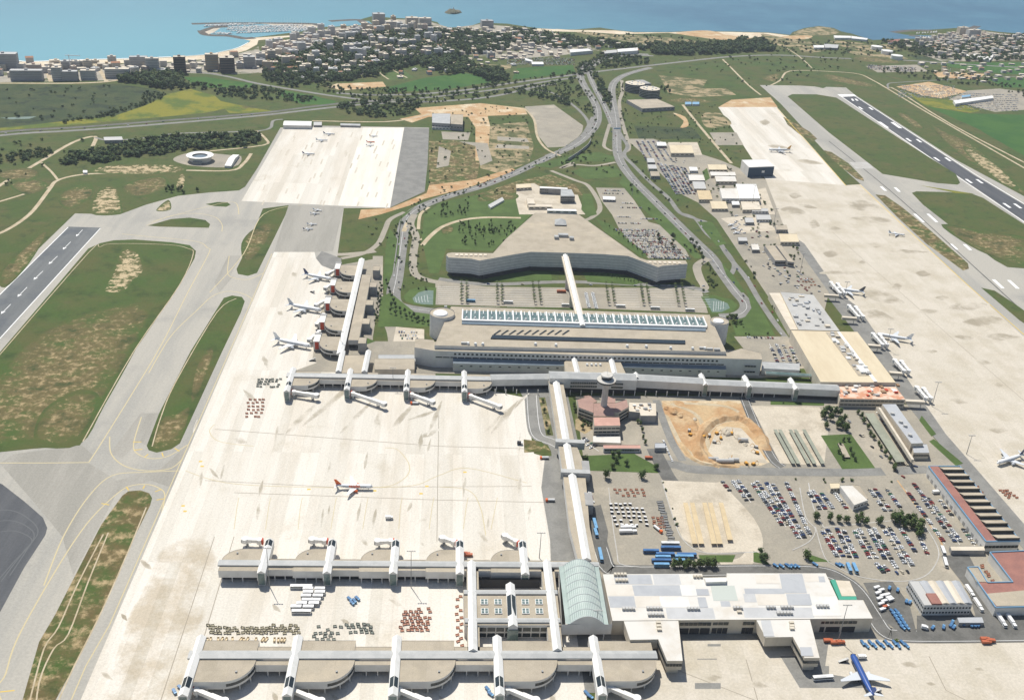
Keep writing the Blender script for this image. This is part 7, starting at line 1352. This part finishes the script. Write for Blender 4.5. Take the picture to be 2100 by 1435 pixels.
for h_ in ((-20,37,143,111,24,'pale grey','huge grey balconied beach hotel at the left edge'),(22,88,166,145,18,'pale grey','long low grey hotel in front of the huge left one'),(55,84,147,133,14,'pinkish','small pink block behind the long low grey hotel'),(108,128,166,139,18,'white','tall end of the white and grey hotel'),(128.5,160,166.5,147,16,'pale grey','low grey wing joined to the tall white end hotel'),(126,143,143,126,14,'pale grey','grey block on the beach behind the crane'),(149,164,140,126,14,'white','white block on the beach right of the crane'),(172,189,140,124.5,14,'cream','cream beach block left of the town street'),(166,197,164,145,16,'white','white four-square hotel left of the town street'),(216,266,161,142,18,'white','long white hotel right of the town street'),(200,238,141,131,14,'ochre','low ochre block behind the long white hotel'),(221,238,128,116,12,'white','white block near the sand behind the long white hotel'),(267,304,139,117,14,'pale grey','left wing of the bent grey slab hotel'),(300,327,147,120,14,'white','right wing of the bent grey slab hotel'),(358,382,152,117,16,'brown','brown tower hotel standing alone by the beach'),(422.5,449,145,112,18,'ochre','tan tower hotel, left of the two by the bay'),(452,482,150,119,18,'brown','brown tower hotel, right of the two by the bay'),(485,497,141,129,14,'pale grey','small grey block right of the brown tower hotel'),(500,524,140,117,18,'pale grey','grey balconied hotel at the inner bay'),(526,545,134,110,18,'white','white hotel at the left edge of the town'),(549,566,128,104,18,'cream','cream hotel behind the white one at the town edge'),(766,790,50,29,24,'pale grey','round grey tower hotel on the headland'),(792,818,61,45,22,'white','white balconied hotel below the headland tower'),(834,858,57,37,22,'cream','cream block on the headland right of the tower'),(860,885,53,38,20,'white','white block at the headland tip'),(803,812,47,34,16,'ochre','slim ochre block behind the headland hotels'),(988,1012,58,43,20,'pale grey','grey hotel alone on the coast right of the town'),(705,726,115,92,18,'white','bright white tall block in the middle of the town'),(812,834,120,103,18,'white','white block in front of the pine wood of the town'),(858,884,94,84,18,'ochre','long ochre block on the hill of the town'),(724,742,106,90,16,'pale grey','grey block right of the bright white tall one'),(1967,1985,72,57,18,'cream','cream tower at the right-hand marina'),(1986,2010,76,62,18,'white','white hotel at the right-hand marina'),(1000,1015,120,108,12,'white','white house tower beside the pine wood')): hotel(*h_[:6], h_[6])
HP = {}
def house(col, st, roof):
    k = (col, st, roof)
    if k not in HP:
        X, Y_ = Vector((1,0,0)), Vector((0,1,0)); q = MB(); Ht = st*3.1+.6; q.box((0,0,0), 1, 1, Ht, X, Y_, 0, False)
        for i in range(st): q.box((0,0,1.1+i*3.1), 1.008, .82, 1.3, X, Y_, 1, False).box((0,0,1.1+i*3.1), .82, 1.008, 1.3, X, Y_, 1, False)
        if roof == 'tiled': q.face([(-.54,-.54,Ht),(.54,-.54,Ht),(.5,0,Ht+2.2),(-.5,0,Ht+2.2)],2).face([(.54,.54,Ht),(-.54,.54,Ht),(-.5,0,Ht+2.2),(.5,0,Ht+2.2)],2).face([(.54,-.54,Ht),(.54,.54,Ht),(.5,0,Ht+2.2)],0).face([(-.54,.54,Ht),(-.54,-.54,Ht),(-.5,0,Ht+2.2)],0)
        else: q.box((.15,.1,Ht), .3, .25, 2.2, X, Y_, 0).poly([(-.47,-.47,Ht+.06),(.47,-.47,Ht+.06),(.47,.47,Ht+.06),(-.47,.47,Ht+.06)], 2)
        HP[k] = q.mesh('town_house', [TWD[col], M['grey'], M['terra'] if roof == 'tiled' else M['creampatch'] if col != 'white' else M['silver']])
    return HP[k]
def town(poly, n, where, mind, seed, st_=(2,6), big=(11,24)):
    rnd = random.Random(seed); W = [P(*p) for p in poly]; A = [(p.x,p.y) for p in W]; x0 = min(a[0] for a in A); x1 = max(a[0] for a in A); y0 = min(a[1] for a in A); y1 = max(a[1] for a in A); pts = []; tries = 0
    while len(pts) < n and tries < 20000:
        tries += 1; p = (rnd.uniform(x0,x1), rnd.uniform(y0,y1))
        if inside(p, A) and all((p[0]-o[0])**2+(p[1]-o[1])**2 > mind*mind for o in pts): pts.append(p)
    dy = (y1-y0)/14; rows = {}
    for p in pts: rows.setdefault(int((p[1]-y0)/dy), []).append(p)
    for ri, k in enumerate(sorted(rows)):
        for i, p in enumerate(sorted(rows[k])):
            col = rnd.choice(['white','white','white','cream','cream','pale grey','pinkish','ochre']); st = rnd.randint(*st_); roof = 'tiled' if rnd.random() < .10 and st < 5 else 'flat'
            o = bpy.data.objects.new('town_house', house(col, st, roof)); COL.objects.link(o); o.location = (p[0],p[1],0); o.rotation_euler = (0,0,rnd.choice([.3,.3,.45,.1,-.2])+rnd.uniform(-.08,.08)); o.scale = (rnd.uniform(*big), rnd.uniform(10,18), 1)
            tag(o, '%s %d-storey house, %s roof, %s from left, row %d, %s' % (col, st, roof, nth(i), ri+1, where), 'house', 'houses of '+where)
town([(532,135),(545,100),(600,82),(645,66),(700,62),(765,56),(830,58),(900,62),(900,125),(830,122),(770,135),(740,150),(690,160),(620,165),(560,152)], 165, 'the seaside town', 30, 1, (2,8))
town([(900,62),(960,62),(1060,62),(1130,70),(1170,82),(1140,98),(1050,104),(985,112),(940,112),(900,118)], 46, 'town beyond the headland', 36, 2, (1,3), (10,18))
town([(1880,84),(1990,70),(2105,78),(2105,118),(2000,116),(1930,108)], 42, 'the far right town', 34, 3, (1,4), (10,18))
town([(60,128),(200,128),(320,140),(350,150),(330,153),(200,146),(60,150)], 14, 'beach hotel strip', 45, 4, (2,4))
town([(900,132),(940,128),(960,136),(935,148),(820,160),(810,150)], 10, 'villas by the green field', 40, 6, (1,2), (9,14))
town([(1010,175),(1200,82),(1330,98),(1310,108),(1190,118),(1060,122)], 12, 'settlement behind used-car yards', 60, 7, (1,2), (10,16))
def far_houses(label, poly, n, mind, seed, st_, big):
    rnd = random.Random(seed); W = [P(*p) for p in poly]; A = [(p.x,p.y) for p in W]; x0 = min(a[0] for a in A); x1 = max(a[0] for a in A); y0 = min(a[1] for a in A); y1 = max(a[1] for a in A); pts = []; q = MB(); cols = ['white','white','white','cream','cream','pale grey','pinkish']; ms = [TWD[c] for c in dict.fromkeys(cols)]; ci = {c: i for i, c in enumerate(dict.fromkeys(cols))}; ms += [M['grey'], M['creampatch'], M['terra']]
    old = [(o.location.x, o.location.y) for o in COL.objects if o.name.startswith('town_house')]
    for _ in range(30000):
        if len(pts) >= n: break
        p = (rnd.uniform(x0,x1), rnd.uniform(y0,y1))
        if inside(p, A) and all((p[0]-o[0])**2+(p[1]-o[1])**2 > mind*mind for o in pts) and all((p[0]-o[0])**2+(p[1]-o[1])**2 > 340 for o in old): pts.append(p)
    for p in pts:
        st = rnd.randint(*st_); a = rnd.choice([.3,.3,.45,.1,-.2]); X = Vector((math.cos(a),math.sin(a),0)); Y = Vector((-X.y,X.x,0)); sx = rnd.uniform(*big); sy = rnd.uniform(9,14); h = st*3.1+.5; k = ci[rnd.choice(cols)]; c = Vector((p[0],p[1],0)); q.box(c, sx, sy, h, X, Y, k, False); q.box(c+EZ*(h-.1), sx*.94, sy*.94, .2, X, Y, len(ms)-(1 if rnd.random() < .07 else 2), False)
        for i in range(st): q.box(c+EZ*(1.1+i*3.1), sx*.8, sy+.3, 1.2, X, Y, len(ms)-3, False)
    tag(q.build('small_houses', ms), label, 'houses', None, 'stuff')
far_houses('mass of small pale houses filling the seaside town between the larger blocks', [(532,135),(545,100),(600,82),(645,66),(700,62),(765,56),(830,58),(960,62),(1060,62),(1130,70),(1170,84),(1140,98),(1050,106),(940,114),(900,125),(830,122),(770,135),(740,150),(690,160),(620,165),(560,152)], 250, 18, 31, (1,4), (9,18))
far_houses('mass of small pale buildings along the beach strip', [(-20,140),(140,136),(350,131),(520,112),(530,140),(470,148),(345,150),(235,148),(195,146),(0,160)], 60, 22, 34, (1,4), (10,20))
far_houses('mass of small pale buildings on the plots beyond the right runway', [(1850,126),(2110,134),(2110,165),(2000,170),(1900,145)], 40, 26, 35, (1,2), (9,18))
far_houses('mass of small pale houses behind the car yards and motorway loop', [(1000,112),(1150,84),(1240,84),(1330,98),(1235,100),(1160,112),(1050,120),(960,140),(950,126)], 90, 26, 33, (1,2), (9,15))
far_houses('mass of small pale houses on the far right shore', [(1850,86),(1900,80),(1990,68),(2105,76),(2150,122),(2000,122),(1900,112)], 170, 19, 32, (1,4), (9,16))
# marinas
BH = MB(); X_, Y__ = Vector((1,0,0)), Vector((0,1,0)); BH.poly([(6,0,1.2),(3,1.6,1.2),(-6,1.7,1.2),(-6,-1.7,1.2),(3,-1.6,1.2)]).wallring([Vector(v) for v in ((6,0,0),(3,1.6,0),(-6,1.7,0),(-6,-1.7,0),(3,-1.6,0))], 0, 1.2).box((-1,0,1.2), 5, 2, 1.3, X_, Y__); BM = BH.mesh('boat_hull', M['wroof']); BMm = MB().tube((.5,0,1),(.5,0,14),.12,.06,5).mesh('mast', M['frame'])
bi = 0
for r, (xa, ya, xb, yb, nb_) in enumerate(((425,54.5,520,51,20),(470,58,620,53,26),(468,61,625,56.5,26),(475,64.5,632,60,26),(490,68.5,635,63,24),(440,69,470,71,6),(1888,77,1925,78.5,8),(1880,69.5,1920,67,8))):
    for i in range(nb_):
        t_ = i/(nb_-1); p = P(xa+(xb-xa)*t_+random.uniform(-1,1), ya+(yb-ya)*t_); p.z = .1; o = bpy.data.objects.new('sailing_boat', BM); COL.objects.link(o); o.location = p; o.rotation_euler = (0,0,1.2+random.uniform(-.15,.15)+(math.pi if i%2 else 0)); o.scale = (random.uniform(1.1,1.9),)*3
        tag(o, 'white moored boat, %s from the left in row %d of the %s marina' % (nth(i), (r+1 if r < 6 else r-5), 'left' if r < 6 else 'right-hand'), 'boat', 'boats in the marinas')
        m_ = bpy.data.objects.new('mast', BMm); COL.objects.link(m_); m_.parent = o
for px in ([(470,57),(625,52)],[(470,60.5),(628,56)],[(478,63.5),(633,59)],[(490,67.5),(636,62)]): road('pontoon', px, 4, 'shoulder', 0)
t = P(928,26); isl = thing('islet', 'small dark rocky islet out at sea', 'islet', t); rn = random.Random(2); q = MB(); n = 14; k0 = 0
for j, (rr, zz) in enumerate(((1,-1),(.85,5),(.55,9),(.2,12))):
    for i in range(n): a = 2*math.pi*i/n; f = rn.uniform(.8,1.15); q.v.append(t+Vector((math.cos(a)*28*rr*f, math.sin(a)*40*rr*f, zz*.8*f)))
for j in range(3):
    for i in range(n): q.f.append([j*n+i,j*n+(i+1)%n,(j+1)*n+(i+1)%n,(j+1)*n+i]); q.m.append(0)
q.f.append([3*n+i for i in range(n)]); q.m.append(0); q.build('rock', mat('islet_rock', (.11,.115,.075,1), .95, (.2,.17,.12,1), .05, .45, .65, 4), isl)
MB().cyl(t+Vector((2,10,0)), 1.6, 1.2, 6, 15, 8).build('beacon', M['frame'], isl)
# far and middle-distance structures
ro = thing('round_office', 'pair of joined round grey office blocks beside the motorway', 'office building', P(1318,195))
for x, y in ((1301,187),(1331,198)):
    c = P(x,y); o = MB().cyl(c, 24, 24, 0, 19, 32, cap=False).build('drum', M['grey'], ro, True); MB().cyl(c, 23.4, 23.4, 18.6, 18.9, 32).build('roof', M['creampatch'], o)
    for i in range(5): MB().cyl(c, 24.25, 24.25, 2+i*3.5, 3.8+i*3.5, 32, cap=False).build('window_ring', M['dglass'], o)
    for i in range(6): MB().box(c+Vector((math.cos(i)*14,math.sin(i)*14,18.7)), 4, 4, 2).build('roof_plant', M['frame'], o)
MB().beam(P(1308,180), P(1325,188), 24, 0, 18.5).build('link', M['grey'], ro)
shed('exhibition_hall', 'low grey hall with a broad dark roof below the twin round offices', [(1285,205),(1348,203),(1384,219),(1317,223)], 8, 'grey', 'troof', win=8)
hg = shed('hangar', 'blue-fronted hangar with a white roof at the edge of the right apron', [(1521,328),(1573,327),(1588,341),(1536,343)], 19, 'wwall', 'wroof', 'hangar')
a = P(1536,343,19); b = P(1588,341,19); MB().beam(a-EY*.3, b-EY*.3, .5, .5, 17.5).build('hangar_door', mat('dark_blue_door', (.035,.07,.11,1), .6), hg); c = (a+b)/2+EX*4; MB().box((c.x,c.y-.8,8), 5, .2, 4).build('sign_panel', M['frame'], hg)
shed('storage_tent', 'long white shed at the far left end of the far apron', [(582,248),(640,249),(638,258),(582,257)], 7, 'wwall', 'wroof', 'shed', ridge=3)
shed('storage_tent', 'small grey shed right of the long white one by the far apron', [(643,250),(660,250),(660,257),(643,257)], 4, 'grey', 'silver', 'shed')
shed('storage_tent', 'low green-grey shelter at the back of the far apron', [(698,253),(739,254),(739,258),(698,257)], 4, 'grey', 'groof', 'shed')
shed('cargo_building', 'grey-roofed building with a white front behind the far apron, left half', [(886,233),(924,233),(923,254),(886,252)], 12, 'grey', 'groof', win=6)
shed('cargo_building', 'tan-roofed right half of the grey building behind the far apron', [(925,235),(950,235),(949,256),(924,254)], 13, 'grey', 'troof', win=4)
shed('cargo_building', 'white low range in front of the grey building behind the far apron', [(886,258),(949,260),(949,263),(886,261)], 5, 'wwall', 'whiteroof', win=9)
pv = thing('round_pavilion', 'white ring-shaped pavilion with an open green centre on the left meadow', 'pavilion', P(411,330)); c = P(411,330)
q = MB(); n = 36
for r0, r1, z0, z1 in ((17,21,0,9),(21,23,9,10.5)): q.cyl(c, r0, r1, z0, z1, n, cap=False)
q.build('outer_wall', M['wwall'], pv, True); q = MB()
for i in range(n): a0 = 2*math.pi*i/n; a1 = 2*math.pi*(i+1)/n; q.face([c+Vector((math.cos(a0)*13,math.sin(a0)*13,9.5)),c+Vector((math.cos(a0)*23,math.sin(a0)*23,10.5)),c+Vector((math.cos(a1)*23,math.sin(a1)*23,10.5)),c+Vector((math.cos(a1)*13,math.sin(a1)*13,9.5))])
q.build('ring_roof', M['wroof'], pv); MB().cyl(c, 13, 13, 7, 7.6, n).build('inner_floor', M['bglass'], pv)
MB().box(c-EY*21-EZ*0, 14, 6, 5).build('porch', M['grey'], pv)
shed('marquee', 'white marquee tent beside the round pavilion', [(464,340),(477,340),(488,318),(474,317)], 4, 'wwall', 'wroof', 'marquee', ridge=3.5)
of2 = thing('office_building', 'U-shaped office with grey roof behind the garage', 'office building', P(1145,400))
o = slab_part('rear_wing', of2, [P(x,y,10) for x, y in ((1107,382),(1164,385),(1164,388),(1107,385.5))], 0, 10, M['grey'], M['wroof']); wrows(o, P(1107,385.5,10), P(1146,387,10), (6,2), 8); o = slab_part('east_wing', of2, [P(x,y,12) for x, y in ((1150,388.2),(1172,388.2),(1179,402),(1150,402))], 0, 12, M['grey'], M['groof']); wrows(o, P(1150,402,12), P(1179,402,12), (8,4,1), 8)
for q_, z, w_, r_, lb in (([(1058,378),(1088,376),(1090,384),(1059,386)],5,'cwall','creamroof','cream shed at the left of the office yard behind the garage'),([(1080,406),(1094,406),(1098,420),(1082,420)],5,'cwall','creampatch','tall cream block beside the low range behind the garage'),([(1083,418),(1132,419),(1132,424),(1084,424)],5,'cwall','creampatch','low cream range right behind the garage roof'),([(1122,428),(1181,429),(1183,433),(1122,432)],5,'wwall','wroof','long white canopy touching the back of the garage'),([(1236,402),(1262,403),(1262,410),(1237,409)],4,'grey','wroof','white-roofed shelter in the car park behind the garage')): shed('service_building', lb, q_, z, w_, r_, win=4)
SH = [(1346,291,1366,299,5,'grey','wroof','white shed beside the far grass triangle'),(1372,297,1420,314,7,'cwall','creamroof','broad cream-roofed office near the far grass triangle'),(1326,324,1342,333,5,'grey','silver','grey shed, farthest of three by the service road'),(1328,337,1346,346,5,'cwall','silver','grey shed, middle of three by the service road'),(1333,351,1352,361,6,'grey','troof','tan shed, nearest of three by the service road'),(1413,342,1430,350,5,'wwall','wroof','little white-domed shed among parked cars'),(1451,337,1490,348,5,'cwall','creamroof','cream sheds left of the blue hangar'),(1456,352,1508,360,5,'cwall','whiteroof','white range left of the blue hangar'),(1411,358,1444,370,6,'grey','whiteroof','white-roofed workshop among the far right sheds'),(1420,372,1446,387,6,'cwall','silver','grey-roofed workshop below the white-roofed one'),(1466,361,1509,372,6,'cwall','whiteroof','second white range left of the blue hangar'),(1429,390,1458,409,6,'cwall','sandy','ochre-roofed workshop among the far right sheds'),(1476,386,1518,407,8,'wwall','whiteroof','tall white workshop with a pale roof near the apron'),(1509,377,1554,407,10,'wwall','wroof','largest bright white workshop near the apron'),(1456,412,1490,428,5,'cwall','creamroof','cream depot below the ochre-roofed workshop'),(1519,413,1558,430,6,'cwall','creampatch','cream depot below the largest white workshop'),(1541,427,1575,433,5,'wwall','silver','long low shed at the edge of the apron'),(1500,412,1516,420,5,'grey','wroof','small shed between the two cream depots'),(1527,446,1545,456,5,'grey','silver','grey shed right of the business jets'),(1550,440,1580,450,5,'wwall','silver','pale shed at the apron edge above the maintenance yard'),(1590,461,1614,471,6,'grey','troof','brown-roofed shed at the apron edge'),(1597,479,1636,496,6,'cwall','creamroof','cream workshop at the apron edge with dark doors'),(1513,486,1532,494,5,'grey','silver','grey shed at the top of the maintenance yard'),(1540,500,1556,512,5,'grey','whiteroof','pale shed on the left of the maintenance yard')]
M['sandy'] = YC
for x0, y0, x1, y1, z, w_, r_, lb in SH:
    k = (y1-y0)*.35; shed('service_building', lb, [(x0,y0),(x1-k*.3,y0+.5),(x1+k*.5,y1),(x0+k*.7,y1)], z, w_, r_, win=5)
wb = thing('workshop_building', 'two long brown-roofed sheds joined by a pale strip near the right apron', 'workshop', P(1605,530))
for q_ in ([(1568,503),(1588,503),(1612,534),(1590,534)],[(1592,503),(1603,503),(1629,538),(1616,536)]): o = slab_part('wall', wb, [P(x,y,8) for x, y in q_], 0, 8, M['grey'], M['troof']); wrows(o, P(*q_[3],8), P(*q_[2],8), (3,), 4, 2.4)
for x, y, lb in ((1797,102,'farthest'),(1818,111,'middle'),(1838,121,'nearest')):
    c = P(x,y); t = thing('storage_tank', 'white round fuel tank, %s of the three by the coast road' % lb, 'fuel tank', c, 'three fuel tanks'); o = MB().cyl(c, 17, 17, 0, 10, 28, cap=False).build('shell', M['wroof'], t, True); MB().cyl(c, 17.1, 1, 10, 11.5, 28).build('roof', M['wroof'], o)
for q_, z, lb in (([(1168,102),(1205,100),(1216,104),(1170,108)],9,'large white warehouse beside the motorway loop'),([(1238,104),(1265,102),(1265,108),(1240,110)],8,'grey warehouse left of the long white one'),([(1266,101),(1308,98),(1308,104),(1267,107)],9,'long white warehouse behind the motorway'),([(1076,119),(1092,124),(1092,127),(1078,124)],5,'narrow white shed in the used-car yard'),([(1090,127),(1114,127),(1115,132),(1091,132)],5,'cream shed in front of the used-car yard'),([(1710,73),(1745,74),(1745,78),(1712,78)],6,'white shed left of the pair on the coast point'),([(1746,74),(1780,79),(1778,82),(1746,79)],6,'white shed right of the pair on the coast point'),([(1668,93),(1690,93),(1690,98),(1670,98)],6,'white house by the sandy yard near the coast'),([(1690,90),(1720,92),(1718,99),(1692,98)],6,'grey farm block by the sandy yard near the coast'),([(1820,83),(1846,80),(1846,85),(1822,88)],6,'red-brown villa by the right-hand bay'),([(1955,206),(2035,196),(2038,201),(1960,213)],6,'long white L-shaped roof in the lorry yard'),([(1972,196),(1990,194),(1990,198),(1973,200)],5,'blue-roofed hut in the lorry yard'),([(1980,110),(2040,112),(2030,124),(1985,117)],6,'pale warehouse in front of the far right town'),([(1405,209),(1418,209),(1418,214),(1405,214)],4,'left blue bus shelter by the far right apron'),([(1420,209),(1434,209),(1434,214),(1420,214)],4,'right blue bus shelter by the far right apron'),([(212,281),(250,280),(252,287),(214,288)],6,'farm building with a grey roof on the left meadow'),([(1001,420),(1030,404),(1034,410),(1006,426)],3,'rubble and low walls on the bank behind the lawn'),([(96+74,349),(179,349),(179,354),(170,354)],3,'tiny white hut on the left dirt track')):
    shed('warehouse', lb, q_, z, 'wwall' if 'grey' not in lb else 'grey', 'bluet' if 'blue' in lb else 'redroof' if 'red-brown' in lb else 'silver' if 'grey' in lb or 'rubble' in lb else 'wroof', 'building')
for x, y, lb in ((145,143,'tower crane among the beach hotels'),(1943,168,'thin white mast by the lorry yard')): c = P(x,y); t = thing('tower_crane' if 'crane' in lb else 'radio_mast', lb, 'crane' if 'crane' in lb else 'mast', c); MB().tube(c, c+EZ*34, .8, None, 5).build('mast', M['frame'], t); MB().beam(c-EX*8, c+EX*26 if 'crane' in lb else c-EX*6, 1, 31, 32.4).build('jib', M['frame'], t)
gn = thing('road_sign_gantry', 'blue road sign gantry across the airport road', 'road sign', P(1265,271)); MB().beam(P(1259,271), P(1272,271), .5, 6, 8.6).build('sign_panel', M['bluet'], gn)
for x in (1258.5,1272.5): MB().tube(P(x,271), P(x,271)+EZ*8.4, .3, None, 6).build('post', M['steel'], gn)
vd = thing('road_viaduct', 'dark retaining wall of the curved flyover on the airport road', 'flyover', P(1190,305)); W_ = catmull([P(*p) for p in ((1165,331),(1185,318),(1205,302),(1212,290))], False, 5)
for a, b in zip(W_[:-1], W_[1:]): MB().beam(a, b, .8, 0, 6).build('wall_panel', M['grey'], vd)

# ---------------------------------------------------------------- air
hz = MB().box((0,0,-1), 150000, 150000, 546); hm = bpy.data.materials.new('haze_air'); hm.use_nodes = True; hn = hm.node_tree; hn.nodes.remove(hn.nodes['Principled BSDF'])
pvn = hn.nodes.new('ShaderNodeVolumePrincipled'); pvn.inputs['Density'].default_value = 0.00004; pvn.inputs['Color'].default_value = (.80,.88,1,1); pvn.inputs['Anisotropy'].default_value = .2
hn.links.new(pvn.outputs[0], hn.nodes['Material Output'].inputs['Volume']); ho = hz.build('haze', hm); tag(ho, 'thin bluish haze over the whole airport', 'haze', kind='stuff')
